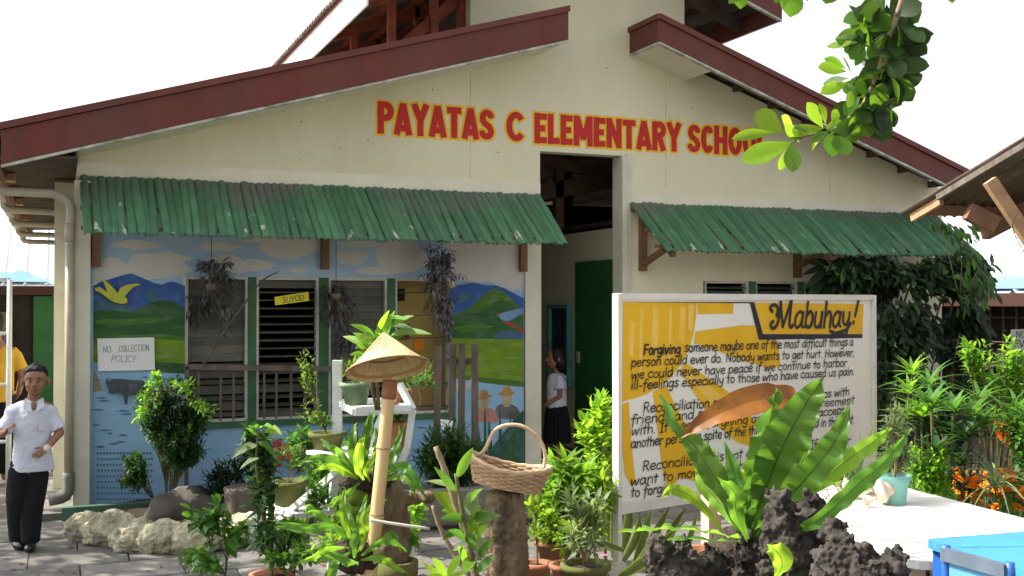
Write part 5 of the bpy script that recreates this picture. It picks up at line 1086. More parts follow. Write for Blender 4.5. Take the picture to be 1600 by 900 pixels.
# stump with basket
sc = at(790, 765, 5.05); st_ = thing('tree_stump', 'tall rough bark stump carrying the wicker basket', 'tree stump', (sc.x, sc.y, 0)); H = sc.z
b = MB(); pr = [(.001,-.03),(.16,-.03),(.13,.06),(.115,.2),(.108,.4),(.100,.6),(.098,H-.03),(.088,H-.005),(.001,H)]
pr2 = []
for i in range(70): t = i/69; z = -.03+(H+.02)*t; pr2.append((.145-.050*min(1, t*4)-.008*t, z))
b.lathe((sc.x,sc.y,0), [(.001,-.03)]+pr2+[(.001,H)], 72, .26); o = b.build('trunk', 'bark', st_, True)
t = bpy.data.textures.new('bark', 'CLOUDS'); t.noise_scale = .022; t.noise_depth = 4; m = o.modifiers.new('displace', 'DISPLACE'); m.texture = t; m.strength = .05; m.texture_coords = 'LOCAL'
for i in range(7):
    a = U(2.6, 4.6); p = V((sc.x+.115*cos(a), sc.y+.115*sin(a), U(.45,.75))); MB().tube(bez([p, p+rv(.05)+V((0,-.03,-.05)), p+rv(.06)+V((0,-.03,-.16)), p+rv(.05)+V((0,-.01,-.28))], 8), .002, 4).build('hanging_root', 'cane', st_, True)
bk = at(795, 738, 5.0); bs = thing('wicker_basket', 'oval wicker basket with arched handle sitting on the stump', 'basket', bk)
lx = (at(858,752,4.98)-at(733,728,5.02)); hw = lx.length/2; lx.normalize(); lz = (V((0,0,1))-lx*lx.z).normalized(); ly = lz.cross(lx)
def bkp(a, t, r=1.0): # angle, height 0..1
    f = .80+.20*t; return bk+lx*(cos(a)*hw*f*r)+ly*(sin(a)*hw*.62*f*r)+lz*(-.062+.095*t+.016*cos(2*a)*t)
NW = 30
for k in range(10):
    t = k/9; b = MB(); b.tube([bkp(2*pi*j/(NW*2), t, 1+.030*(1 if (j//2+k) % 2 else -1)) for j in range(NW*2+1)], .0068, 6, False); b.build('woven_strand', 'wicker', bs, True)
for j in range(NW//2): a = 2*pi*(j+.5)/(NW/2); MB().tube([bkp(a,-.02),bkp(a,.5),bkp(a,1.02)], .004, 5).build('stake', 'wicker', bs, True)
b = MB(); n = 32; vs = [bk-lz*.060]+[bkp(2*pi*j/n,.0,.97) for j in range(n)]; b.add(vs, [(0,j+1,(j+1) % n+1) for j in range(n)]); b.build('base', 'wicker', bs)
b = MB()
for k in range(2): b.tube([bkp(2*pi*j/64,1.04+.05*k)+lz*.002*sin(j*1.6) for j in range(65)], .0075, 6, False)
b.build('rim', 'wickerl', bs, True)
hp0, hp1 = bkp(pi*.93, .85, 1.02)-ly*0, bkp(-.25, .6, 1.02)
ha = [hp0, at(756,705,4.98), at(775,671,4.98), at(808,664,4.98), at(838,680,4.98), at(851,706,4.98), at(850,728,4.98), at(842,744,4.93)]
b = MB(); hb_ = bez(ha, 40); b.tube(hb_, .0085, 8); b.tube([p+lz*.006*sin(i*1.1)+ly*.006*cos(i*1.1) for i, p in enumerate(hb_)], .0045, 5); b.build('handle', 'wickerl', bs, True)
# white plant stand --------------------------------------------------
ws = thing('plant_stand', 'white painted wooden tiered plant stand holding several pots', 'plant stand', gz(520, 850))
def wbar(p, q, w=.05, h=.03, nm='frame_bar'): MB().bar(at(*p), at(*q), w, h).build(nm, 'whitep', ws)
wbar((527,563,6.3),(527,706,6.3),.055,.035,'upright'); wbar((532,629,6.3),(554,643,6.15),.03,.035); wbar((554,641,6.15),(640,637,6.3),.03,.035); wbar((640,637,6.3),(600,628,6.75),.03,.035); wbar((528,629,6.3),(600,626,6.75),.03,.035)
MB().ext([at(530,634,6.3),at(555,645,6.14),at(642,641,6.3),at(600,631,6.75)], V((0,0,-.018))).build('shelf', 'whitep', ws)
wbar((624,600,6.45),(604,648,6.45),.035,.035,'leg'); wbar((624,600,6.42),(645,640,6.38),.035,.035,'leg'); wbar((645,640,6.38),(636,700,6.38),.035,.035,'leg'); wbar((636,700,6.38),(614,752,6.4),.035,.035,'leg')
wbar((600,640,6.2),(575,700,6.2),.035,.03,'leg')
wbar((522,708,6.25),(612,706,6.4),.03,.035); MB().ext([at(478,704,6.2),at(540,716,6.0),at(625,706,6.35),at(560,696,6.7)], V((0,0,-.02))).build('shelf', 'whitep', ws)
wbar((545,722,6.2),(433,815,6.5),.04,.035,'leg'); wbar((527,706,6.3),(518,800,6.4),.045,.035,'upright'); wbar((418,791,6.6),(462,806,6.35),.035,.03); wbar((462,806,6.35),(520,800,6.4),.035,.03)
MB().ext([at(420,790,6.6),at(464,806,6.35),at(520,780,6.5),at(478,770,6.8)], V((0,0,-.02))).build('shelf', 'whitep', ws)
for px, dd in ((428,6.5),(640,6.6),(518,6.4)): a = at(px, 800, dd); MB().bar(V((a.x,a.y,-.01)), V((a.x,a.y,.25)), .045, .04, (0,1,0)).build('foot', 'whitep', ws)
# ---- white table, blue desk and chair
def tq(r, d, z): return CAM+R_*r+FH*d+V((0,0,z-1.65))
tz = .75; K_, FLc, BLc, BRc = (1.40,3.78), (.91,5.40), (1.80,5.67), (2.29,4.05)
tb_ = thing('table', 'white topped table with rounded corners standing in the sun at right', 'table', tq(1.6,4.8,0))
def roundq(c, r=.09):
    out_ = []
    for i in range(4):
        p, a, b2 = V(c[i]).to_3d(), V(c[i-1]).to_3d(), V(c[(i+1) % 4]).to_3d(); d1, d2 = (a-p).normalized()*r, (b2-p).normalized()*r
        for t in (0,.25,.5,.75,1): out_.append(((1-t)**2)*(p+d1)+2*t*(1-t)*p+t*t*(p+d2))
    return out_
rq = roundq([K_, BRc, BLc, FLc]); MB().ext([tq(p.x,p.y,tz) for p in rq], V((0,0,-.03))).build('table_top', 'tabletop', tb_)
for (x, d) in ((1.42,3.90),(.96,5.28),(1.80,5.52),(2.2,4.15)): MB().bar(tq(x,d,tz-.031), tq(x,d,0), .07, .07, (0,1,0)).build('leg', 'pinkw', tb_)
MB().bar(tq(1.43,3.96,tz-.07), tq(.99,5.2,tz-.07), .03, .07).build('apron', 'pinkw', tb_); MB().bar(tq(1.43,3.96,.35), tq(.99,5.2,.35), .03, .05).build('stretcher', 'pinkw', tb_)
dz = .85; c4 = [(1.39,3.70),(2.34,3.98),(2.53,3.38),(1.58,3.10)]
dk = thing('desk', 'bright blue desk with its corner over the white table end', 'desk', tq(1.9,3.5,0)); rq = roundq([c4[3], c4[2], c4[1], c4[0]], .04)
MB().ext([tq(p.x,p.y,dz) for p in rq], V((0,0,-.028))).build('desk_top', 'blue', dk)
for (x, d) in ((1.44,3.68),(2.30,3.90),(2.48,3.40),(1.60,3.18)): MB().bar(tq(x,d,dz-.029), tq(x,d,0), .035, .035, (0,1,0)).build('leg', 'dblue', dk)
MB().ext([tq(1.45,3.64,dz-.03),tq(1.60,3.22,dz-.03),tq(1.60,3.22,dz-.22),tq(1.45,3.64,dz-.22)], R_*.012).build('side_panel', 'blue', dk)
ch = thing('chair', 'blue framed chair with light blue back panel pushed in at the blue desk', 'chair', tq(1.36,3.0,0))
ca, cb2 = at(1478, 852, 3.05), at(1578, 890, 2.85); dc = (cb2-ca); dc.z = 0; cn = dc.cross(V((0,0,1))).normalized()
cb2 = ca+dc
ztop = ca.z
for q in (ca, cb2): MB().tube([V((q.x,q.y,0)), V((q.x,q.y,ztop-.03)), V((q.x,q.y,ztop))], [.014,.014,.012], 10).build('back_post', 'dblue', ch, True)
MB().ext([ca+V((0,0,-.005)), cb2+V((0,0,-.005)), cb2+V((0,0,-.04)), ca+V((0,0,-.04))], cn*.022).build('top_bar', 'slate', ch)
MB().ext([ca+dc*.09+V((0,0,-.045)), ca+dc*.91+V((0,0,-.045)), ca+dc*.91+V((0,0,-.36)), ca+dc*.09+V((0,0,-.36))], cn*.008).build('back_panel', 'chairp', ch)
MB().ext([V((ca.x,ca.y,.44)), V((cb2.x,cb2.y,.44)), V((cb2.x,cb2.y,.44))+cn*-.36, V((ca.x,ca.y,.44))+cn*-.36], V((0,0,-.025))).build('seat', 'chairp', ch)
for q in (ca-cn*.34, cb2-cn*.34): MB().tube([V((q.x,q.y,0)), V((q.x,q.y,.42))], .014, 10).build('front_leg', 'dblue', ch, True)
# ================================================================ PLANTS
rnd.seed(21)
def frond(par, pts, W, m='fern', wave=.16, seg=16, name='frond', twist=0, upv=None, vein='fernd', tipw=None):
    """strap leaf with rippled edges along a curve of places"""
    pts = [V(p) for p in pts]; c = bez(pts, seg); b = MB(); vs = []; ph = U(0, 6)
    L = sum((c[i+1]-c[i]).length for i in range(seg)); n0 = upv or -FH
    for i, p in enumerate(c):
        t = i/seg; d = (c[min(i+1, seg)]-c[max(i-1, 0)]).normalized(); x = d.cross(n0); x = x.normalized() if x.length > .05 else R_.copy(); z = x.cross(d).normalized()
        tw = twist*t; xx = x*cos(tw)+z*sin(tw); zz = xx.cross(d)
        w_ = W/2*max(.05, min(1, .22+1.9*t)*(1 if t < .55 else max(.03, 1-((t-.55)/.45)**1.8)))*(1+.07*sin(t*23+ph)+.05*noise.noise(V((t*8, ph, 0))))
        for k, f in enumerate((-1,-.55,-.035,.035,.55,1)):
            wv = (wave*W*(sin(t*L*62+ph+(1.5 if f > 0 else 0))+.5*sin(t*L*107+ph*2+f))*abs(f)**2.2 + .22*abs(f)*W*.5)
            vs.append(p+xx*w_*f+zz*wv*(1 if t < .97 else .2))
    fs = []; ms = []
    for i in range(seg):
        for k in range(5): a = i*6+k; fs.append((a, a+1, a+7, a+6)); ms.append(1 if k == 2 else 0)
    b.add(vs, fs); b.m = ms; return b.build(name, [m, vein], par, True)
def A3(l): return [at(*p) for p in l]
# main bird's nest fern ------------------------------------------------
fb = at(1165, 842, 4.0); f1 = thing('birds_nest_fern', 'big bird nest fern with broad rippled fronds growing on driftwood before the message board', 'fern', fb)
px = FL/4.0
frond(f1, A3([(1168,835,4.0),(1196,765,3.95),(1222,700,3.88),(1254,640,3.86),(1286,590,3.9)]), 66/px, seg=40, twist=.25, wave=.2)
frond(f1, A3([(1160,835,4.02),(1178,760,3.98),(1192,700,3.94),(1204,655,3.92),(1212,606,3.95)]), 54/px, seg=28, twist=-.5)
frond(f1, A3([(1175,838,4.0),(1215,795,3.9),(1262,745,3.82),(1305,690,3.78),(1328,628,3.8)]), 44/px, seg=34, twist=.4, wave=.2)
frond(f1, A3([(1185,840,4.05),(1255,775,4.05),(1320,722,4.05),(1365,690,4.1),(1392,668,4.12)]), 30/px, 'lgrn', seg=26)
frond(f1, A3([(1190,850,3.8),(1274,815,3.65),(1340,757,3.6),(1384,720,3.6),(1424,668,3.62)]), 26/px, seg=28)
frond(f1, A3([(1158,838,4.0),(1138,780,4.02),(1104,725,4.05),(1080,690,4.08),(1036,652,4.1)]), 38/px, seg=28, wave=.14)
frond(f1, A3([(1086,690,4.0),(1054,664,4.0),(1044,640,4.02),(1030,616,4.05)]), 14/px, 'fern', seg=14)
frond(f1, A3([(1160,838,4.1),(1146,790,4.2),(1118,735,4.25),(1102,690,4.3)]), 34/px, 'lime', seg=22, wave=.16)
frond(f1, A3([(1162,838,4.0),(1156,780,4.0),(1146,735,4.02),(1132,690,4.05)]), 24/px, seg=22)
frond(f1, A3([(1165,838,4.1),(1160,790,4.2),(1166,750,4.3),(1178,720,4.3)]), 40/px, 'lime', seg=20)
frond(f1, A3([(1155,842,3.9),(1110,832,3.75),(1055,826,3.7),(1010,829,3.7),(966,832,3.72)]), 22/px, 'lgrn', seg=26, upv=V((0,0,1)))
frond(f1, A3([(1155,846,3.9),(1115,845,3.8),(1070,842,3.78),(1030,846,3.8)]), 16/px, seg=18, upv=V((0,0,1)))
frond(f1, A3([(1128,828,4.1),(1096,790,4.1),(1066,768,4.1),(1046,766,4.1),(1034,778,4.1)]), 20/px, 'lime', seg=22, wave=.2)
frond(f1, A3([(1175,838,4.15),(1208,800,4.3),(1240,750,4.4),(1262,700,4.45)]), 46/px, 'fernh', seg=22)
frond(f1, A3([(1172,838,4.15),(1200,800,4.3),(1225,770,4.45),(1270,730,4.5)]), 46/px, 'lgrn', seg=22)
frond(f1, A3([(1168,842,3.9),(1150,800,3.86),(1148,770,3.84),(1120,745,3.8)]), 26/px, 'fernh', seg=20)
frond(f1, A3([(1212,905,3.6),(1222,880,3.55),(1212,860,3.52),(1198,850,3.5)]), 30/px, 'lime', seg=16, wave=.2)
frond(f1, A3([(1178,838,4.2),(1220,790,4.35),(1275,735,4.45),(1300,700,4.5)]), 40/px, 'fernh', seg=24, wave=.2)
frond(f1, A3([(1162,838,4.2),(1128,790,4.3),(1100,755,4.35),(1090,720,4.4)]), 30/px, 'lgrn', seg=22, wave=.2)
frond(f1, A3([(1168,838,4.12),(1176,780,4.1),(1190,735,4.1),(1182,690,4.1)]), 40/px, 'fernh', seg=24, wave=.2, twist=.6)
frond(f1, A3([(1172,826,4.12),(1206,740,4.2),(1228,670,4.18),(1246,632,4.05),(1200,622,4.0),(1140,640,3.95),(1096,662,3.95),(1064,684,3.96)]), 50/px, 'brownleaf', .04, 34, 'dead_frond', vein='brownleaf', upv=V((0,-.75,.6)))
MB().ell(at(1170,862,4.05), (.17,.13,.09), 20, 12, .3, 4, 3).build('root_ball', 'soil', f1, True)
for i in range(40):
    p = at(1170+U(-60,60), 850+U(-8,12), 4.0+U(-.1,.1)); MB().tube(bez([p, p+rv(.03)+V((0,0,.01)), p+rv(.05)+V((0,0,-.05))], 5), .0022, 4).build('root', 'soil', f1)
def driftwood(name, label, balls, seed, vox=.0055, m='drift', disp=.055):
    rnd.seed(seed); c0 = at(*balls[0][:3]); r = thing(name, label, 'driftwood', (c0.x, c0.y, 0)); b = MB()
    for (px_, py_, d, rp_) in balls:
        R0 = rp_*d/FL; b.ell(at(px_, py_, d), (R0*U(.7,.95), R0*U(.7,.95), R0*U(1.0,1.35)), 18, 14, .5, 2.4, U(0,50))
        for k in range(3): q = at(px_, py_, d)+rv(1).normalized()*R0*.8; b.ell(q, (R0*U(.2,.4), R0*U(.2,.4), R0*U(.35,.7)), 10, 8, .3, 2, U(0,50))
    for i in range(len(balls)-1):
        a, c = balls[i], balls[i+1]; b.cap(at(*a[:3]), at(*c[:3]), a[3]*a[2]/FL*.6, c[3]*c[2]/FL*.6)
    q = at(*balls[-1][:3]); b.cap(q, V((q.x, q.y, .0)), balls[-1][3]*balls[-1][2]/FL*.8, .12)
    remesh(b.build('wood', m, r, True), vox, 2, disp, .06, .022); return r
driftwood('driftwood', 'dark gnarled driftwood stump standing at the right of the fern', [(1205,782,3.75,16),(1222,800,3.72,26),(1222,838,3.72,36),(1268,815,3.8,34),(1235,880,3.72,42),(1240,940,3.72,60)], 5)
driftwood('driftwood', 'low gnarled driftwood lump in front of the white table corner', [(1304,836,3.6,22),(1316,868,3.55,30),(1350,880,3.5,26),(1395,888,3.45,28),(1330,925,3.5,70)], 6)
driftwood('driftwood', 'dark rooty driftwood at the lower left of the fern, beside the board post', [(1066,865,3.8,22),(1030,880,3.75,30),(1075,895,3.75,34),(1110,878,3.85,22),(1050,935,3.75,60)], 7)
driftwood('driftwood', 'dark block of wood directly under the fern roots', [(1130,885,3.95,26),(1170,895,3.95,44),(1215,900,3.95,30),(1170,950,3.95,60)], 8)
c = at(1110, 905, 4.3); c.z = 0; r = thing('terracotta_pot', 'terracotta pot standing behind the driftwood left of the fern', 'pot', c); b = MB(); pot(r, c, .12, .09, at(1110,862,4.3).z, 'terra')
# ---- left ferns on a mossy trunk
tb = at(600, 905, 5.5); tb.z = 0
trk = thing('mossy_trunk', 'mossy tree trunk with a sawn side branch carrying the left ferns', 'tree stump', tb)
b = MB(); ztr = at(600, 752, 5.5).z
for i in range(6): t0, t1 = i/6, (i+1)/6; b.cap(tb+V((.03*sin(i*2),.02*cos(i*3),ztr*t0)), tb+V((.03*sin(i*2+2),.02*cos(i*3+3),ztr*t1)), .12+.02*sin(i*3), .12+.02*sin(i*3+3))
b.cap(at(610,790,5.5), at(650,775,5.4), .045, .035); b.cap(at(650,775,5.4), at(672,778,5.35), .034, .03); b.cap(at(572,770,5.45), at(560,758,5.4), .09, .07)
remesh(b.build('wood', 'bark', trk, True), .012, 1, .05, .05)
b = MB().ell(at(572,752,5.35), (.14,.10,.05), 16, 10, .4, 4, 2); b.build('root_ball', 'soil', trk, True)
b = MB().ell(at(556,775,5.3), (.06,.05,.06), 16, 10, .4, 4, 3).ell(at(560,800,5.3), (.07,.05,.05), 16, 10, .4, 4, 5); b.build('moss', 'moss', trk, True)
px = FL/5.3
f2 = thing('birds_nest_fern', 'upper left bird nest fern on the mossy trunk behind the bamboo pole', 'fern', at(580,752,5.35))
for pts, w_, m in (([(575,750,5.3),(568,715,5.25),(572,680,5.25),(577,644,5.3)],24,'fern'),([(570,750,5.3),(556,720,5.25),(552,690,5.2),(556,662,5.25)],26,'fern'),([(568,750,5.2),(560,730,5.15),(562,700,5.1),(568,682,5.1)],24,'lime'),
    ([(568,752,5.3),(535,728,5.25),(505,715,5.2),(464,722,5.2)],20,'fern'),([(566,752,5.3),(540,738,5.2),(515,728,5.15),(488,736,5.1)],18,'lime'),([(565,752,5.3),(535,712,5.3),(518,700,5.25),(500,685,5.3)],18,'fernh'),
    ([(560,755,5.2),(545,770,5.1),(530,780,5.05),(515,800,5.05)],16,'fernh'),([(590,750,5.35),(610,725,5.4),(618,700,5.45),(634,660,5.5)],20,'fern'),([(592,752,5.3),(625,728,5.2),(646,745,5.15),(668,782,5.15)],24,'fern'),
    ([(592,756,5.3),(620,745,5.2),(640,755,5.15),(650,778,5.15)],14,'lgrn'),([(585,750,5.3),(588,715,5.25),(592,690,5.2),(587,668,5.2)],18,'fern'),([(578,752,5.15),(572,735,5.1),(584,715,5.05),(590,700,5.05)],14,'lime')):
    frond(f2, A3(pts), w_*.66/px, m, seg=26, wave=.2, twist=U(-.5,.5))
    q2 = [(a+U(-12,12)*(i/3), b_+U(-14,10)*(i/3), c_+.08) for i, (a, b_, c_) in enumerate(pts)]; frond(f2, A3(q2), w_*.5/px, 'fernh', seg=22, wave=.22, twist=U(-.8,.8))
f3 = thing('birds_nest_fern', 'lower left bird nest fern spreading at the foot of the bamboo pole', 'fern', at(550,850,5.0)); px = FL/5.0
for pts, w_, m in (([(550,850,5),(520,825,4.95),(480,828,4.9),(428,822,4.9)],20,'fern'),([(548,850,5),(515,815,5),(490,800,5),(476,806,5)],16,'fernh'),([(552,848,5),(540,820,4.95),(536,790,4.95),(538,765,5)],18,'lgrn'),([(556,848,5),(560,825,5),(566,800,5),(574,772,5.05)],18,'fern'),
    ([(558,848,5),(548,810,5),(530,785,5.1),(500,798,5.1)],14,'fernh'),([(545,855,4.9),(515,858,4.85),(490,870,4.8),(465,880,4.8)],16,'lgrn'),([(548,862,4.9),(525,878,4.85),(520,895,4.85),(505,915,4.85)],20,'fern'),([(556,870,4.85),(552,850,4.8),(560,830,4.75),(545,812,4.75)],22,'fern'),
    ([(565,868,4.9),(590,850,4.9),(612,845,4.9),(636,862,4.95)],20,'fern'),([(566,875,4.9),(590,872,4.85),(610,880,4.85),(632,895,4.85)],20,'lgrn'),([(562,860,4.8),(570,835,4.75),(568,815,4.7),(574,792,4.7)],22,'lime'),([(560,880,4.8),(545,880,4.7),(530,870,4.7),(510,862,4.7)],18,'fern'),([(553,845,5.05),(575,815,5.1),(590,800,5.15),(606,775,5.2)],14,'fernh')):
    frond(f3, A3(pts), w_*.66/px, m, seg=24, wave=.2, twist=U(-.5,.5))
    q2 = [(a+U(-14,14)*(i/3), b_+U(-16,10)*(i/3), c_+.08) for i, (a, b_, c_) in enumerate(pts)]; frond(f3, A3(q2), w_*.5/px, 'fernh', seg=22, wave=.22, twist=U(-.8,.8))
MB().ell(at(556,868,5.0), (.10,.09,.08), 14, 10, .4, 4, 5).build('root_ball', 'soil', f3, True)
c = at(618, 880, 5.4); c.z = 0; b = thing('terracotta_pot', 'dark terracotta pot right of the lower fern', 'pot', c); pot(b, c, .10, .08, at(618,876,5.4).z, 'mossy')
# stick tied to the pole
o = MB().tube(bez([at(577,812,4.9), at(600,816,4.9), at(640,822,4.92), at(671,826,4.95)], 10), .007, 8).build('pale_stick', 'rope', None, True, loc=at(577,812,4.9)); tag(o, 'thin pale jointed stick sticking out sideways from the bamboo pole', 'stick')
# ---- orchids
rnd.seed(4)
def cane(par, pts, r=.012, n=20, m='cane'):
    c = bez(A3(pts), n); MB().tube(c, [r*(1-.35*i/n)*(1.18 if i % 3 == 0 else 1) for i in range(n+1)], 8).build('cane', m, par, True); return c
q = at(735, 905, 4.7); orc = thing('orchid', 'orchid with long leaning brown canes and broad leaves left of the stump', 'orchid', (q.x, q.y, 0))
cane(orc, [(745,915,4.7),(732,850,4.7),(708,775,4.7),(695,735,4.7),(681,698,4.7)], .018); cane(orc, [(742,910,4.75),(712,870,4.75),(688,825,4.75),(676,790,4.75)], .012); cane(orc, [(748,915,4.65),(735,860,4.65),(722,800,4.65),(712,740,4.65)], .012, m='stem')
for (x0,y0,x1,y1,w_,m) in ((715,745,734,706,16,'lgrn'),(712,760,676,748,10,'silver'),(712,770,690,735,12,'mgrn'),(722,800,684,768,26,'lime'),(724,805,696,795,18,'lgrn'),(728,815,704,800,18,'mgrn'),(730,800,722,768,18,'lgrn'),(735,805,738,766,24,'silver'),(735,815,756,800,22,'mgrn'),(738,830,748,790,20,'lgrn'),
    (722,830,698,832,12,'mgrn'),(735,835,718,812,18,'lime'),(740,842,758,820,16,'lgrn'),(728,845,712,825,16,'mgrn'),(742,860,736,830,12,'mgrn'),(740,870,726,885,20,'lgrn'),(738,862,760,840,20,'silver'),(735,845,706,860,12,'silver'),(748,870,760,850,14,'mgrn'),(733,880,718,855,16,'lgrn'),(745,895,770,865,14,'mgrn')):
    a, b_ = at(x0,y0,4.68+U(-.08,.08)), at(x1,y1,4.6+U(-.1,.1)); leafobj(orc, a, b_-a, -FH+V((0,0,.6))+rv(.3), (b_-a).length, w_*4.6/FL, m, 'oval', .2, .25, 6)
q = at(690, 895, 4.4); o2 = thing('leafy_seedling', 'small bright leaved seedling low before the paving left of the orchid', 'plant', (q.x,q.y,0))
for (x0,y0,x1,y1,w_) in ((698,900,678,872,14),(700,900,716,868,14),(698,905,670,898,12),(702,905,725,892,12),(690,905,665,880,10)): a, b_ = at(x0,y0,4.4), at(x1,y1,4.35); leafobj(o2, a, b_-a, -FH+V((0,0,.6)), (b_-a).length, w_*4.4/FL, 'lime', 'oval')
MB().tube([V((q.x,q.y,0)), at(699,903,4.4)], .006, 6).build('stem', 'stem', o2, True)
# yellow-green orchid behind the hat
q = at(590, 600, 5.6); o3 = thing('orchid', 'bright leafy orchid rising behind the straw hat', 'orchid', q)
for (x0,y0,x1,y1,w_,m) in ((600,545,604,488,18,'lime'),(604,520,630,485,16,'lgrn'),(606,530,645,500,18,'lgrn'),(600,540,625,520,16,'mgrn'),(592,520,604,480,16,'lime'),(586,530,560,500,14,'lgrn'),(590,545,556,516,16,'lime'),(585,552,538,512,14,'lime'),(582,535,548,540,10,'lgrn'),(598,520,612,505,16,'lgrn'),(590,530,575,510,18,'lgrn'),
    (578,560,558,545,14,'lgrn'),(575,565,562,530,12,'lime'),(596,550,590,512,16,'mgrn'),(602,500,626,488,14,'lgrn'),(605,510,640,500,14,'mgrn'),(580,550,560,560,14,'lgrn'),(592,540,598,505,20,'lime')):
    a, b_ = at(x0,y0,5.6+U(-.08,.08)), at(x1,y1,5.5+U(-.12,.08)); leafobj(o3, a, b_-a, -FH+V((0,0,.8))+rv(.4), (b_-a).length*1.05, w_*5.5/FL, m, 'oval', .25, .3, 6)
MB().tube(bez([at(592,640,5.8), at(590,590,5.7), at(600,540,5.6), at(603,500,5.6)], 10), .010, 7).tube(bez([at(588,640,5.8), at(580,590,5.7), at(588,545,5.6)], 8), .009, 7).build('stem', 'stem', o3, True)
# ---- potted plants on the stand
def potted(label, px_, py_, d, rt, rb, h, m, ells, tw, lp, L, W, lm, shape='oval', group=None, flare=0, **k):
    c = at(px_, py_, d); r = thing('potted_plant', label, 'potted plant', c, group); pot(r, c, rt, rb, h, m, flare=flare)
    shrub('', '', '', c+V((0,0,h*.88)), ells, tw, lp, L, W, lm, shape, par=r, group=None, **k); return r
potted('pale green pot of thin leaves on the top of the white plant stand', 556, 632, 6.25, .085, .062, .125, 'palepot', [pell(556,580,24,22,6.25)], 16, 8, .055, .013, 'lgrn', 'lance', stemr=.002)
potted('brown pot with long green leaf at the right end of the white stand', 622, 640, 6.5, .075, .06, .12, 'terra', [pell(622,588,22,18,6.5)], 6, 6, .11, .018, 'mgrn', 'lance', stemr=.002)
potted('second brown pot under the white stand top, behind the bamboo pole', 618, 706, 6.5, .085, .065, .18, 'terra', [pell(625,660,16,16,6.5)], 5, 6, .08, .02, 'mgrn', 'lance', stemr=.002)
potted('terracotta pot with a tall sparse twiggy plant at the left of the white stand', 512, 712, 6.3, .100, .07, .135, 'mossy', [pell(485,640,22,25,6.3), pell(500,655,24,16,6.3), pell(472,565,16,22,6.25), pell(480,595,18,16,6.25)], 34, 7, .032, .014, 'lgrn', 'oval', stemr=.002, trunk=.003)
potted('mossy round pot with small red flowers on the lower shelf of the stand', 452, 790, 6.6, .105, .085, .15, 'mossy', [pell(450,712,32,22,6.6), pell(478,720,28,28,6.6)], 40, 8, .035, .016, 'mgrn', 'oval', stemr=.002, flowers=('redfl', .25, .012))
potted('small leafy plant in terracotta pot below the mossy pot near the front edge', 425, 942, 6.0, .115, .09, .16, 'terra', [pell(420,850,22,30,6.0)], 10, 8, .05, .02, 'dgrn', 'oval', stemr=.003)
# dense climbers & shrubs
shrub('climbing_plant', 'tall dark climbing plant on a support between the boulder and the stand', 'climbing plant', gz(425,890), [pell(402,680,26,22,6.1), pell(412,720,22,28,6.1), pell(405,770,20,30,6.1), pell(410,835,20,26,6.1)], 44, 7, .085, .05, 'dgrn', 'heart', obj=True, stemr=.004, droop=.4)
rnd.seed(9)
cl_ = thing('broad_leaf_vine', 'silvery broad leaves at the top of the climbing plant, catching the light', 'plant', at(400,700,6.0))
for (x0,y0,x1,y1,w_,m) in ((400,695,370,700,18,'silver'),(402,715,378,725,20,'silver'),(398,670,392,655,18,'mgrn'),(408,668,418,656,18,'lgrn'),(418,670,434,672,22,'lime'),(405,690,430,700,16,'mgrn'),(400,680,385,660,14,'mgrn'),(396,700,372,690,12,'silver')): a, b_ = at(x0,y0,6.0), at(x1,y1,5.9); leafobj(cl_, a, b_-a, -FH*.5+V((0,0,1))+rv(.3), (b_-a).length*1.2, w_*6/FL, m, 'heart', .3, .2, 5)
MB().tube(bez([at(404,760,6.1), at(400,720,6.05), at(404,670,6.0)], 6), .006, 6).build('stem', 'stem', cl_, True)
shrub('flowering_shrub', 'round topped small leaved shrub with orange flowers before the left mural', 'shrub', gz(262,797), [pell(268,615,55,34,8.0), pell(262,660,58,36,8.0), pell(300,690,40,40,8.0), pell(235,640,30,34,8.0), pell(310,640,28,26,8.0), pell(205,735,26,38,8.0), pell(285,715,34,20,8.0)], 330, 14, .050, .020, 'dgrn', 'oval', stemr=.003, trunk=.007, seg=3, flowers=('orange', .02, .02))
shrub('sunlit_shoots', 'lighter shoots that put the sunlit top of the flowering shrub into colour', 'shrub', at(255,610,7.9), [pell(232,612,24,30,7.75), pell(285,605,26,20,7.75), pell(325,640,14,14,7.7), pell(245,595,14,16,7.8), pell(218,650,14,22,7.7)], 46, 7, .045, .020, 'lgrn', 'oval', stemr=.003)  # sun on the shrub's top left, given by lighter leaf colour
shrub('leafy_seedling', 'pale leaved young plant on a thin stem at the front of the rock edging', 'plant', gz(352,900), [pell(345,800,26,22,6.3), pell(310,812,22,22,6.3), pell(365,830,18,16,6.3), pell(325,870,30,24,6.2)], 34, 6, .075, .042, 'mgrn', 'oval', obj=True, stemr=.003, trunk=.005, along=.3, droop=.4)
shrub('low_shrub', 'dark dense low shrub in front of the picket fence', 'shrub', gz(700,800), [pell(700,690,44,38,8.2), pell(675,715,35,35,8.2), pell(735,715,34,34,8.2), pell(700,745,50,26,8.2)], 210, 10, .085, .018, 'dgrn', 'lance', stemr=.004)
shrub('low_shrub', 'dark low shrub below the water mural between the boulder and the stand', 'shrub', gz(390,798), [pell(360,735,34,26,8.2), pell(395,720,28,30,8.2), pell(335,755,24,20,8.2)], 90, 9, .07, .018, 'vdgrn', 'lance', stemr=.004)
shrub('low_shrub', 'green low bushes seen through the legs of the white plant stand', 'shrub', gz(545,830), [pell(495,745,34,30,7.2), pell(540,705,30,28,7.2), pell(470,690,30,22,7.6), pell(590,700,26,30,7.2)], 120, 8, .07, .028, 'mgrn', 'oval', stemr=.004)
shrub('weeping_twigs', 'fine leaved sprigs right of the straw hat in front of the window', 'plant', at(655,640,6.9), [pell(662,585,24,22,6.9)], 16, 8, .04, .012, 'mgrn', 'lance', stemr=.002)
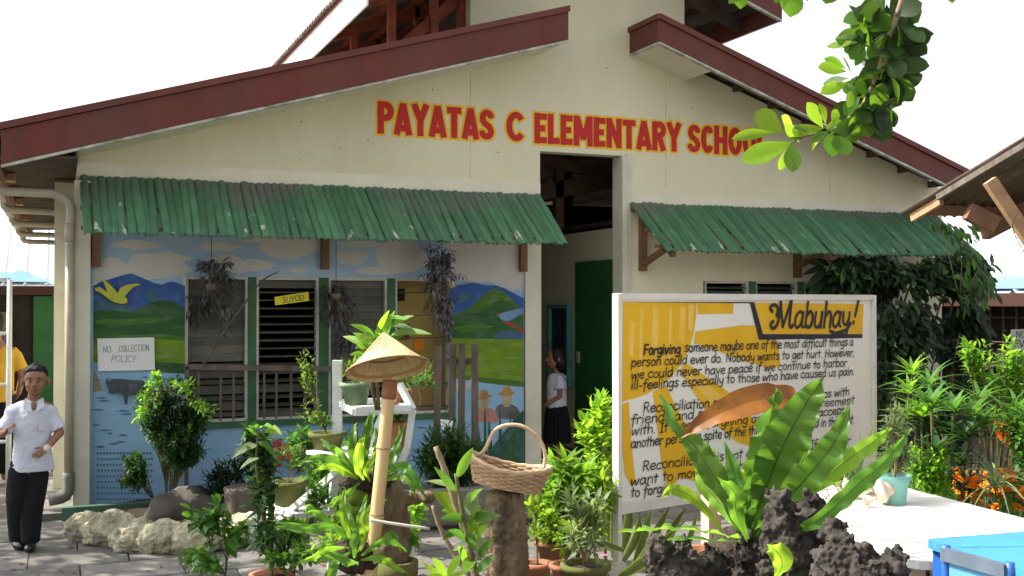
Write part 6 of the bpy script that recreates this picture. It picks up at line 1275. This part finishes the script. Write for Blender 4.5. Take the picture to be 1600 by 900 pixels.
# hanging dark plants on the window front
def hanging(label, px_, py_, ells, n, seed):
    rnd.seed(seed); t = oY(px_, py_, -.35); r = thing('hanging_plant', label, 'hanging plant', t, 'purple grey plants hanging before the windows')
    MB().tube([V((t.x,t.y,2.18)), t], .003, 5).build('hanging_wire', 'ink', r)
    c = V(t); MB().lathe(c-V((0,0,.07)), [(.001,0),(.035,0),(.045,.05),(.04,.05),(.001,.04)], 12).build('pot', 'oldwood', r, True)
    ells = [(e_[0], tuple(q*1.25 for q in e_[1])) for e_ in ells]; n = int(n*.6)
    shrub('', '', '', c-V((0,0,.02)), ells, n, 8, .062, .024, 'purple', 'oval', par=r, stemr=.002, droop=.6, up=-.15); return r
D1 = 9.1
hanging('purple grey plant hanging at the top of the left window', 330, 440, [pell(330,425,34,22,8.95), pell(345,450,30,24,8.95), pell(350,500,22,34,8.95), pell(310,490,14,30,8.95)], 90, 1)
hanging('purple grey plant trailing down the mullion right of the yellow name plate', 525, 455, [pell(530,460,20,16,9.25), pell(535,500,24,40,9.25), pell(515,480,12,30,9.25), pell(540,545,18,22,9.25)], 80, 2)
hanging('purple grey plant hanging nearest the right mural with upright tips', 690, 432, [pell(688,400,22,22,9.4), pell(690,432,32,28,9.4), pell(685,470,24,40,9.4), pell(697,500,12,45,9.4)], 150, 3)
# leaning dark branch across the left window
o = MB().tube(bez([oY(318,570,-.2), oY(345,525,-.22), oY(378,480,-.22), oY(408,440,-.2), oY(436,424,-.2)], 12), [.013-.0007*i for i in range(13)], 7).build('dead_branch', 'oldwood', None, True, loc=oY(318,570,-.2)); tag(o, 'dark bare branch leaning across the two left window bays', 'branch')
# ---- middle cluster right of the basket
rnd.seed(31)
shrub('leafy_bush', 'sunlit bright green bush directly left of the message board post', 'shrub', gz(948,893), [pell(938,640,20,28,6.9), pell(922,668,22,22,6.9), pell(945,700,22,34,6.9), pell(930,740,24,24,6.8)], 130, 9, .075, .048, 'lime', 'heart', obj=False, stemr=.003, trunk=.01, seg=3)
r = shrub('cassava_plant', 'fingered light leaves of a tall plant right of the basket', 'plant', gz(905,905), [pell(880,735,30,20,6.4), pell(905,745,28,26,6.4), pell(870,775,26,24,6.4), pell(900,790,28,26,6.4)], 40, 7, .15, .032, 'lgrn', 'lance', obj=True, stemr=.004, trunk=.008, along=.75, droop=.5)
shrub('leafy_bush', 'mid green bush filling the ground behind the potted plants right of the stump', 'shrub', gz(900,870), [pell(870,800,34,30,6.9), pell(925,790,30,34,6.9), pell(850,770,20,30,6.9), pell(940,760,22,30,6.9)], 130, 8, .085, .03, 'lgrn', 'oval', stemr=.004)
def gpot(label, px_, py_, d, rt, rb, h, m, *a, **k):
    c = at(px_, py_, d); c.z = max(0, c.z); return potted(label, px_, py_, d, rt, rb, h, m, *a, **k)
potted('small terracotta pot with one light seedling directly right of the stump', 840, 920, 5.8, .075, .055, .14, 'terra', [pell(838,835,20,12,5.8), pell(836,790,22,14,5.8)], 12, 7, .085, .024, 'lime', 'lance', stemr=.003, trunk=.005)
potted('orange terracotta pot with small green plant behind the seedling pot', 862, 880, 6.2, .09, .06, .13, 'terra', [pell(858,822,24,22,6.2)], 16, 7, .06, .026, 'lgrn', 'oval', stemr=.003)
potted('light terracotta pot at the front, left of the woody stemmed plant', 884, 918, 5.5, .075, .06, .12, 'terra', [pell(882,845,18,22,5.5)], 12, 7, .05, .026, 'lime', 'oval', stemr=.003)
r = potted('dark pot with many pale woody stems and few leaves beside the board post', 915, 925, 5.4, .115, .09, .14, 'mossy', [pell(892,790,12,26,5.4), pell(912,790,16,30,5.4), pell(935,800,14,34,5.4), pell(925,850,26,20,5.3), pell(900,840,16,24,5.3)], 46, 6, .075, .022, 'silver', 'lance', stemr=.005, trunk=.008, stemm='cane')
shrub('leafy_bush', 'loose lime green shoots arching in front of the bush right of the stump', 'shrub', gz(880,895), [pell(855,815,22,26,6.1), pell(880,770,26,24,6.3), pell(925,820,24,34,6.0), pell(945,770,16,34,6.3), pell(900,835,30,20,5.9)], 110, 8, .075, .03, 'lime', 'oval', stemr=.003)
shrub('leafy_bush', 'thin bright shoots around the foot of the mossy trunk', 'shrub', gz(600,890), [pell(640,840,18,26,5.6), pell(655,800,14,22,5.7), pell(590,860,20,20,5.5), pell(500,860,26,22,5.4)], 60, 7, .06, .026, 'lgrn', 'oval', stemr=.003)
shrub('leafy_bush', 'green shoots between the climbing plant and the lower fern', 'shrub', gz(460,890), [pell(455,830,24,26,6.1), pell(470,870,26,22,5.9), pell(430,880,20,16,5.9), pell(500,770,22,20,6.2)], 70, 7, .06, .026, 'mgrn', 'oval', stemr=.003)
shrub('leafy_bush', 'fine bright ground shoots in front of the rock edging near the thin seedling', 'shrub', gz(300,885), [pell(300,872,26,16,6.5), pell(335,885,22,14,6.4)], 30, 7, .04, .018, 'mgrn', 'oval', stemr=.002)
shrub('leafy_bush', 'fine green undergrowth between the mossy pot and the white stand legs', 'shrub', gz(480,850), [pell(490,800,30,18,6.9), pell(455,820,24,14,7.0), pell(530,815,24,16,6.8)], 80, 8, .045, .018, 'lgrn', 'oval', stemr=.002)
# pink flower
q = at(944, 868, 5.6); r = thing('flowering_seedling', 'single pink flower low beside the foot of the board post', 'flower', (q.x,q.y,0)); b = MB()
for k in range(6): a = k*pi/3; b.leaf(q, (cos(a),sin(a),.4), (0,0,1), .024, .02, 'oval', .2, .1, 2)
b.build('flower', 'pink', r); MB().tube([V((q.x,q.y,0)), q], .003, 5).build('stem', 'stem', r)
for k in range(8): leafobj(r, V((q.x,q.y,q.z-.02-.02*k)), rv(), (0,0,1), .06, .02, 'mgrn', 'lance')
# sansevieria in front of and behind the board foot
sv = thing('snake_plant', 'yellow edged snake plant leaves growing under the message board', 'snake plant', gz(985,880)); rnd.seed(8)
def sword(par, a, b_, w_):
    a, b_ = V(a), V(b_); d = (b_-a).normalized(); x = d.cross(-FH).normalized(); n = 10; c = bez([a, a.lerp(b_,.5)+rv(.03), b_], n); vs = []; fs = []; ms = []
    for i, p in enumerate(c):
        t = i/n; ww = w_/2*min(1, .5+t*1.5)*(1 if t < .5 else max(.04, 1-((t-.5)/.5)**1.6))
        for f in (-1,-.72,0,.72,1): vs.append(p+x*ww*f+FH*abs(f)*-.25*ww)
    for i in range(n):
        for k in range(4): q_ = i*5+k; fs.append((q_,q_+1,q_+6,q_+5)); ms.append(1 if k in (0,3) else 0)
    m_ = MB().add(vs, fs); m_.m = ms; m_.build('leaf', ['sanse','sansey'], par, True)
for (x0,y0,x1,y1,d,w_) in ((960,870,948,722,6.6,16),(965,875,985,760,6.7,16),(972,880,1000,800,6.7,14),(958,872,962,760,6.6,14),(985,890,1075,810,6.0,12),(990,885,1020,790,6.8,14),(1005,885,1050,785,6.9,14),(1030,885,1072,792,6.9,14),(1020,885,1010,800,6.9,12),(968,902,1050,850,5.6,20),(975,860,870,842,6.2,14),(1050,885,1090,800,6.9,12),(968,905,1020,838,5.7,16),(962,880,935,760,6.8,12)):
    sword(sv, at(x0,y0,d), at(x1,y1,d-.1), w_*d/FL)
# ---- on the table
rnd.seed(44)
tp = lambda px_, py_: gz(px_, py_, tz+.002)
shl = [(1382,776,20,'rounded pinkish white shell at the right of the table group'),(1348,772,13,'orange tinted shell opening beside the big shell'),(1356,786,10,'small knobbly white shell in front of the others'),(1330,770,15,'angular cream shell in the middle of the group'),(1368,762,12,'pale shell lying against the turquoise pot'),(1308,778,14,'cream shell at the left end of the group')]
for (x, y, rp2, lb) in shl:
    p = tp(x, y+rp2*.6); d = (p-CAM).dot(F_); r0 = rp2*1.35*d/FL; b = MB(); vs = []; nn = 22
    ax_ = (R_*U(.6,1)+FH*U(-.5,.5)+V((0,0,.15))).normalized(); c = p+V((0,0,r0*.80))
    for i in range(nn+1):
        t = i/nn; a = t*4*pi; rr = r0*.78*(1-t)**.8; cc = c+ax_*(r0*1.0*(t*1.2-.35)); s1, s2 = frame(ax_)
        for j in range(12): aa = 2*pi*j/12; vs.append(cc+(s1*cos(aa)+s2*sin(aa))*max(rr,.001)*(1+.10*sin(a+aa)))
    b.add(vs, [(i*12+j, i*12+(j+1) % 12, (i+1)*12+(j+1) % 12, (i+1)*12+j) for i in range(nn) for j in range(12)]+[tuple(range(12))[::-1]])
    o = b.build('shell', 'shell', None, True, loc=p); tag(o, lb, 'shell')
a1 = thing('air_plant', 'spiky grey green air plant among the shells on the table', 'air plant', tp(1340,775))
for k in range(46):
    p = tp(1340+U(-34,34), 772+U(-6,4))+V((0,0,.04)); d = rv(); d.z = abs(d.z)*1.0+.4; leafobj(a1, p, d, (0,0,1), U(.10,.20), .010, 'silver', 'grass', .8, .2)
a2_ = thing('aloe', 'tall spiky aloe leaves rising behind the shells', 'succulent', tp(1330,768))
for (x1,y1) in ((1372,640),(1316,668),(1330,690),(1346,668),(1300,700),(1365,672),(1290,690),(1352,700)): a, b_ = tp(1334,768)+V((0,0,.03)), at(x1,y1,5.1); leafobj(a2_, a, b_-a, -FH, (b_-a).length, .022, 'silver', 'grass', .12, .4, 7)
MB().lathe(tp(1334,770), [(.001,0),(.06,0),(.065,.05),(.05,.055),(.001,.05)], 14).build('pot', 'timberl', a2_, True)
sm_ = thing('seedling_tray', 'little round leaved seedlings on the table left of the shells', 'seedlings', tp(1290,778))
shrub('', '', '', tp(1290,780), [pell(1282,742,22,16,5.3), pell(1308,752,16,12,5.2)], 30, 7, .03, .022, 'lime', 'oval', par=sm_, stemr=.0015)
c = tp(1398, 786); r = thing('potted_plant', 'turquoise flared pot with silvery narrow leaved plant on the white table', 'potted plant', c); pot(r, c, .076, .05, .125, 'turq', flare=1)
shrub('', '', '', c+V((0,0,.11)), [pell(1395,655,20,26,5.0), pell(1402,690,28,26,5.0), pell(1385,705,20,22,5.0), pell(1410,720,24,16,5.0)], 46, 12, .06, .013, 'silver', 'lance', par=r, stemr=.0025, trunk=.004, up=.1, droop=.5)
# ---- garden at the right
rnd.seed(55)
def rosette(par, c, n, L, W, m, spread=.9, droop=.5):
    for k in range(n): a = k*2.4; e = (k/n)*1.1+.15; d = V((cos(a)*sin(e)*spread, sin(a)*sin(e)*spread, cos(e))); leafobj(par, c, d, (0,0,1), L*U(.8,1.15), W, m, 'lance', droop, .2, 5)
dr_ = thing('dracaena', 'dense dark glossy dracaena clump behind the back edge of the table', 'dracaena', gz(1490,905))
for (x, y, m) in ((1455,625,'mgrn'),(1490,632,'mgrn'),(1520,640,'mgrn'),(1448,660,'dgrn'),(1480,668,'dgrn'),(1510,675,'dgrn'),(1535,655,'mgrn'),(1465,700,'dgrn'),(1500,715,'dgrn'),(1440,640,'lgrn'),(1475,745,'vdgrn'),(1505,755,'vdgrn')):
    p = at(x, y+14, 6.1+U(-.25,.25)); g0 = gz(1480+U(-20,20), 900); MB().tube(bez([g0, g0.lerp(p,.5)+rv(.05), p], 6), .009, 6).build('stem', 'stem', dr_, True); rosette(dr_, p, 20, .17, .036, m)
dr2 = thing('dracaena', 'narrow leaved upright plant with yellowing leaves right of the turquoise pot', 'dracaena', gz(1425,905))
for (x, y) in ((1425,580),(1420,610),(1432,640),(1418,650)): p = at(x, y+6, 6.3); g0 = gz(1425, 905); MB().tube(bez([g0, g0.lerp(p,.5)+rv(.03), p], 6), .006, 6).build('stem', 'stem', dr2, True); rosette(dr2, p, 18, .15, .022, 'lgrn')
dr3 = thing('dracaena', 'long arching leaved plant rising behind the dark dracaena clump', 'dracaena', gz(1530,890))
for (x, y) in ((1530,620),(1570,650),(1452,595),(1590,640)): p = at(x, y+10, 6.6); g0 = gz(1530, 890); MB().tube(bez([g0, g0.lerp(p,.5)+rv(.03), p], 6), .007, 6).build('stem', 'stem', dr3, True); rosette(dr3, p, 16, .26, .026, 'mgrn', 1.1, .8)
shrub('low_shrub', 'low small leaved green shrub between the turquoise pot and the dracaena clump', 'shrub', gz(1450,900), [pell(1440,745,30,30,5.9), pell(1470,770,28,22,5.9), pell(1425,720,16,24,5.9), pell(1465,720,24,24,5.9)], 130, 9, .055, .018, 'lgrn', 'lance', stemr=.004, trunk=.010)
shrub('small_tree', 'slender small leaved tree before the dark grille at the right', 'tree', gz(1560,840), [pell(1540,555,32,22,7.2), pell(1572,545,28,22,7.2), pell(1560,590,26,26,7.2), pell(1512,548,14,12,7.2), pell(1590,560,18,16,7.2), pell(1600,610,20,26,7.2)], 90, 9, .065, .026, 'lgrn', 'lance', stemr=.004, trunk=.012, seg=3, droop=.4)
shrub('leafy_bush', 'green bush at the right edge beyond the table', 'shrub', gz(1620,860), [pell(1600,660,28,40,6.4), pell(1612,720,30,40,6.4), pell(1600,770,26,22,6.2)], 110, 9, .09, .03, 'mgrn', 'lance', stemr=.004)
sp_ = thing('spider_plant', 'pale arching spider plant beside the orange flowers', 'spider plant', at(1560,790,5.9))
for k in range(40): a = U(0,6.28); e = U(.2,.9); leafobj(sp_, at(1556,765,5.9), V((cos(a)*sin(e), sin(a)*sin(e), cos(e))), (0,0,1), U(.25,.38), .016, 'silver', 'grass', 1.1, .2, 8)
# marigolds
mg = thing('marigold_bed', 'orange marigold flowers in the bed beyond the table', 'flowers', gz(1540,860))
fl = bpy.data.meshes.new('flower'); b = MB()
for ring_, (nn_, e, ll) in enumerate(((9,.15,.030),(8,.6,.024),(6,1.1,.016))):
    for k in range(nn_): a = k*2*pi/nn_+ring_*.3; b.leaf((0,0,0), (cos(a)*cos(e), sin(a)*cos(e), sin(e)), (0,0,1), ll, .018, 'fan', .1, .05, 2)
fl.from_pydata([tuple(v) for v in b.v], [], b.f); fl.materials.append(M['orange'])
lf = MB(); 
for k in range(75):
    p = at(U(1486,1606), 735+U(0,60)+ (0), U(5.9,7.0)); p.z = max(p.z, .12)
    o = bpy.data.objects.new('flower', fl); COL.objects.link(o); o.parent = mg; o.location = p-WL[mg]; o.rotation_euler = (U(-.9,.4), U(-.6,.6), U(0,6)); s0 = U(.8,1.5); o.scale = (s0,)*3
    lf.tube([p, V((p.x+U(-.03,.03), p.y, 0))], .003, 4, False)
    for j in range(7): q = p-V((0,0,U(.03,.4))); lf.leaf(q, rv()+V((0,0,.3)), (0,0,1), .07, .02, 'lance', .4, .2, 3)
lf.build('foliage', 'mgrn', mg)
for k in range(26):
    p = at(U(1560,1610), 660+U(-5,34), U(6.6,7.0)); o = bpy.data.objects.new('flower', fl); COL.objects.link(o); o.parent = mg; o.location = p-WL[mg]; o.rotation_euler = (U(-1.2,0), U(-.6,.6), U(0,6)); o.scale = (1.3,)*3
# low pinkish wall/bench behind the garden
q0, q1 = at(1395,742,8.0), at(1620,722,8.6)
o = thing('garden_bench', 'low pinkish concrete bench behind the plants at right', 'bench', (q0.x,q0.y,0))
MB().ext([at(1392,742,7.4), at(1620,742,7.4), at(1620,735,8.2), at(1392,735,8.2)], V((0,0,-.06))).build('seat', 'terra', o)
for x in (1410, 1500, 1600): q = at(x, 745, 7.6); MB().box((q.x-.06,q.y-.06,-.04), (q.x+.06,q.y+.06,q.z-.065)).build('leg', 'concrete', o)
# ---- climber on the right corner of the school
rnd.seed(66)
vb = at(1450, 690, 10.6); vb.z = 0
vn = thing('climbing_vine', 'thick dark climbing vine covering the right corner of the school under the awning', 'vine', vb)
cl = [(1400,620,60,70,10.2),(1460,560,60,70,10.6),(1410,520,50,60,10.6),(1470,470,60,60,10.9),(1500,520,45,60,10.9),(1420,450,60,45,10.9),(1380,430,40,35,10.9),(1500,430,45,40,11.0),(1450,660,60,60,10.2),(1390,690,40,60,10.0),(1520,590,26,40,10.6),(1330,425,38,28,10.9),(1440,420,70,22,11.0),(1380,480,26,40,10.9)]
rc = [0]; vst = MB(); lf = MB()
for i, (x, y, rx, ry, d) in enumerate(cl):
    p = at(x, y, d); vst.tube(bez([V((p.x*.5+vb.x*.5, p.y, 0)), (V((vb.x,p.y,0))+p)*.5+rv(.15)+V((0,.15,0)), p], 8), .010, 6)
n_obj = 0
for i in range(12000):
    x, y, rx, ry, d = cl[i % len(cl)]; u = rv(); u = u.normalized()*U(.3,1)**.5; c = at(x+u.x*rx, y+u.z*ry, d+u.y*.22)
    dd = V((u.x*.5, -.5, -.6))+rv(.55); L_ = U(.08,.14)
    if noise.noise(c*2.2) < -.22: continue
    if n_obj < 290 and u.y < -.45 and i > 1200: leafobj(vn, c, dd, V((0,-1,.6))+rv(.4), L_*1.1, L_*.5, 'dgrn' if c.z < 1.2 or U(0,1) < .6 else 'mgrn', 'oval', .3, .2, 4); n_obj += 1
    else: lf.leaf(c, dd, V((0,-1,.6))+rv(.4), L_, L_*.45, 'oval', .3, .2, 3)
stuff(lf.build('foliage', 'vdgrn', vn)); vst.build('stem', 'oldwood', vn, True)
vt = thing('climbing_vine', 'sunlit green tip of the climber poking past the right end of the awning', 'vine', at(1530,430,10.4)); vst = MB()
for (x, y, rx, ry, d, n_) in ((1505,375,22,28,10.5,40),(1530,420,22,30,10.5,50),(1545,445,14,14,10.4,14),(1515,460,20,26,10.5,30),(1470,350,22,6,10.8,16)):
    a = at(1500,470,10.6); vst.tube(bez([a, at((x+1500)/2,(y+470)/2,10.5), at(x,y,d)], 6), .006, 5)
    for k in range(n_): u = rv(); c = at(x+u.x*rx, y+u.z*ry, d+u.y*.2); leafobj(vt, c, V((.35,-.3,-.8))+rv(.45), V((0,-1,.5))+rv(.4), U(.09,.15), .045, 'mgrn' if U(0,1) < .5 else 'dgrn', 'oval', .3, .2, 5)
vst.build('stem', 'stem', vt, True)
# hanging orchid-like plant left of the vine
ho = thing('hanging_plant', 'dark broad leaved plant hanging under the right awning beside the bracket', 'hanging plant', oY(1295,400,-.35))
MB().tube([oY(1285,395,-.35), oY(1288,425,-.35)], .003, 5).tube([oY(1310,395,-.35), oY(1303,430,-.35)], .003, 5).build('wire', 'ink', ho)
for (x0,y0,x1,y1,w_) in ((1290,420,1266,445,14),(1288,415,1262,425,10),(1292,425,1270,460,18),(1296,430,1284,465,20),(1300,425,1300,460,20),(1300,418,1318,450,18),(1296,415,1280,405,12),(1285,420,1270,405,10),(1310,420,1330,440,16),(1305,430,1290,470,16),(1315,415,1340,428,14),(1320,430,1332,455,16)):
    a, b_ = oY(x0,y0,-.38+U(-.06,.06)), oY(x1,y1,-.42+U(-.06,.06)); leafobj(ho, a, b_-a, (0,-1,.4), (b_-a).length*1.15, w_*10.5/FL, 'vdgrn', 'oval', .3, .25, 5)
# ---- sea almond branch hanging in from the top right
rnd.seed(77)
DB = 4.2
tw = [(1425,-60),(1410,0),(1388,60),(1372,110),(1350,160),(1318,192),(1296,205)]
spine = [at(x, y, DB+.0) for x, y in tw]
ab = thing('hanging_branch', 'leafy tree branch hanging into the top right corner, its tip sunlit', 'branch', spine[0])
c = bez(spine, 30); MB().tube(c, [.014*(1-.7*i/30) for i in range(31)], 8).build('branch', 'cane', ab, True)
c2 = bez([at(1296,205,DB), at(1262,212,DB-.02), at(1238,222,DB-.03)], 10); MB().tube(c2, .0045, 6).build('twig', 'stem', ab, True)
AL = [ # base, tip, width px
 (1238,222,1166,246,30,0),(1224,208,1182,176,38,0),(1210,208,1160,204,16,0),(1240,210,1228,182,18,0),(1248,222,1236,198,16,0),(1290,200,1236,202,18,0),(1286,200,1262,162,26,0),(1290,195,1286,162,12,0),
 (1236,222,1240,262,24,1),(1234,225,1220,266,14,0),(1270,220,1278,232,18,0),(1296,204,1270,218,12,1),(1300,205,1302,236,26,1),(1306,208,1322,236,28,1),(1255,215,1235,218,12,1),(1262,206,1246,196,14,1),
 (1325,122,1288,130,18,1),(1322,112,1285,102,20,0),(1322,108,1298,88,14,1),(1324,128,1290,140,18,0),(1330,116,1318,90,14,1),(1340,66,1294,72,18,0),(1345,68,1328,92,16,1),(1350,64,1336,40,10,1),(1352,60,1318,48,7,2),(1352,72,1342,92,14,1),
 (1345,150,1322,175,18,1),(1340,155,1320,130,16,1),(1345,165,1356,182,18,1),(1300,194,1308,172,14,0),(1330,140,1330,160,14,0)]
for (x0,y0,x1,y1,w_,k) in AL:
    a, b_ = at(x0,y0,DB+U(-.05,.05)), at(x1,y1,DB+U(-.12,.05)); leafobj(ab, a, b_-a, -FH*1.0+V((0,0,.35))+rv(.25), (b_-a).length*1.05, w_*1.15*DB/FL, ('lime','almond','silver')[k], 'obov', .12, .14, 12)
for (x, y, rx, ry, n_) in ((1385,15,46,30,40),(1398,62,30,26,26),(1385,95,26,26,26),(1362,60,16,26,10),(1372,135,28,24,34),(1360,168,24,22,28),(1350,183,20,14,14),(1388,122,20,18,20),(1400,40,24,22,16)):
    for k in range(n_):
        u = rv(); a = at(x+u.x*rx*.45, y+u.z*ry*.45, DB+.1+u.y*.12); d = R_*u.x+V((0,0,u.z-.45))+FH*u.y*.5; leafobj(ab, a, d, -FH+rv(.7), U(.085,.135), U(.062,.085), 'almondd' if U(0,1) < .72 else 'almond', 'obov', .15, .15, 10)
lt = V((.82,-4.12,4.05)); l0 = spine[0]; MB().tube(bez([l0, l0.lerp(lt,.35)+V((0,0,.75)), l0.lerp(lt,.75)+V((0,0,.5)), lt], 14), .012, 6).build('shade_limb', 'cane', ab, True)  # unseen limb added overhead; its leaves dapple the table with shade
for k in range(74):
    a = U(0,6.28); q = lt+V((cos(a)*U(.05,.55)-.1, sin(a)*U(.05,.5), U(-.06,.18))); leafobj(ab, q, rv()+V((0,0,-.2)), V((0,0,1))+rv(.4), U(.18,.25), U(.12,.15), 'almond', 'obov', .15, .15, 8)
at_ = thing('hanging_branch', 'few rounded leaves hanging in from the top edge above the roof', 'branch', at(1235,-40,DB))
MB().tube(bez([at(1425,-60,DB), at(1300,-50,DB), at(1235,-42,DB), at(1150,-30,DB)], 12), .007, 6).build('branch', 'cane', at_, True)
for (x0,y0,x1,y1,w_) in ((1236,-30,1238,24,40),(1155,-28,1158,8,26),(1170,-25,1140,2,20),(1298,-30,1292,3,34),(1222,-30,1214,2,24),(1250,-30,1262,-4,20),(1480,-30,1490,2,20),(1500,-30,1500,-3,20)): a, b_ = at(x0,y0,DB), at(x1,y1,DB-.05); leafobj(at_, a, b_-a, -FH+rv(.2), (b_-a).length, w_*DB/FL, 'almond', 'obov', .12, .14, 8)
lt_ = MB(); rnd.seed(91)
for k in range(260):
    q = V((U(-1.6,4.6), U(-4.6,-.4), .006)); a = U(0,6.28); lt_.leaf(q, (cos(a),sin(a),.05), V((0,0,1))+rv(.25), U(.03,.07), U(.012,.03), 'oval', U(-.3,.3), .2, 2)
lt_ = stuff(lt_.build('leaf_litter', 'brownleaf')); tag(lt_, 'small dry brown leaves scattered over the stone paving', 'leaf litter')
# ---- trees beyond, and unseen ones added for shade
def tree(label, base, h, crown, n, L, m, seed, name='broadleaf_tree'):
    rnd.seed(seed); base = V(base); r = thing(name, label, 'tree', base)
    b = MB(); b.tube(bez([base, base+V((.1,.05,h*.35)), base+V((0,.1,h*.6))], 8), [.16-.008*i for i in range(9)], 10)
    lf = MB()
    for (dx, dy, dz, rr) in crown:
        c = base+V((dx, dy, dz)); b.tube(bez([base+V((0,.1,h*.5)), (base+V((0,0,h*.6))+c)*.5+rv(.1), c], 6), [.07-.009*i for i in range(7)], 6)
        for k in range(n): u = rv().normalized()*U(.25,1)**.5; q = c+V((u.x*rr, u.y*rr, u.z*rr*.8)); (lf.leaf(q, u+rv(.8)+V((0,0,-.3)), V((0,0,1))+rv(.4), L*U(.7,1.2), L*.5, 'oval', .3, .2, 2) if noise.noise(q*1.6) > -.2 else None)
    b.build('trunk', 'bark', r, True); lf.build('crown', m, r); return r
tree('leafy tree showing at the left edge behind the white ribbed roof', (-1.5, 15.8, 0), 4.2, [(0,0,3.4,1.0),(.7,.2,3.0,.8),(-.9,0,3.2,1.0),(-.2,.3,4.1,.8)], 700, .16, 'mgrn', 3)
tree('unseen tree put left of the path to shade the boy', (-4.6, -.2, 0), 5.2, [(0,0,4.6,1.1),(1.0,.3,4.2,.9),(-.8,.4,4.3,1.0),(.2,-.9,4.4,.9),(.4,.9,4.7,.9),(1.3,-.7,4.6,.7)], 420, .2, 'dgrn', 5)  # out of view, placed so its crown shades the boy
tree('second unseen tree added further back to shade the side passage', (-6.0, 3.2, 0), 5.4, [(0,0,4.8,1.2),(1.0,.3,4.3,1.0),(-.8,.4,4.5,1.1),(.2,-1.1,4.5,1.1),(.5,1.3,4.8,1.1),(1.4,-.9,4.7,.9),(1.2,1.6,4.4,.9)], 420, .2, 'dgrn', 6)  # added out of view to darken the side passage with its shade
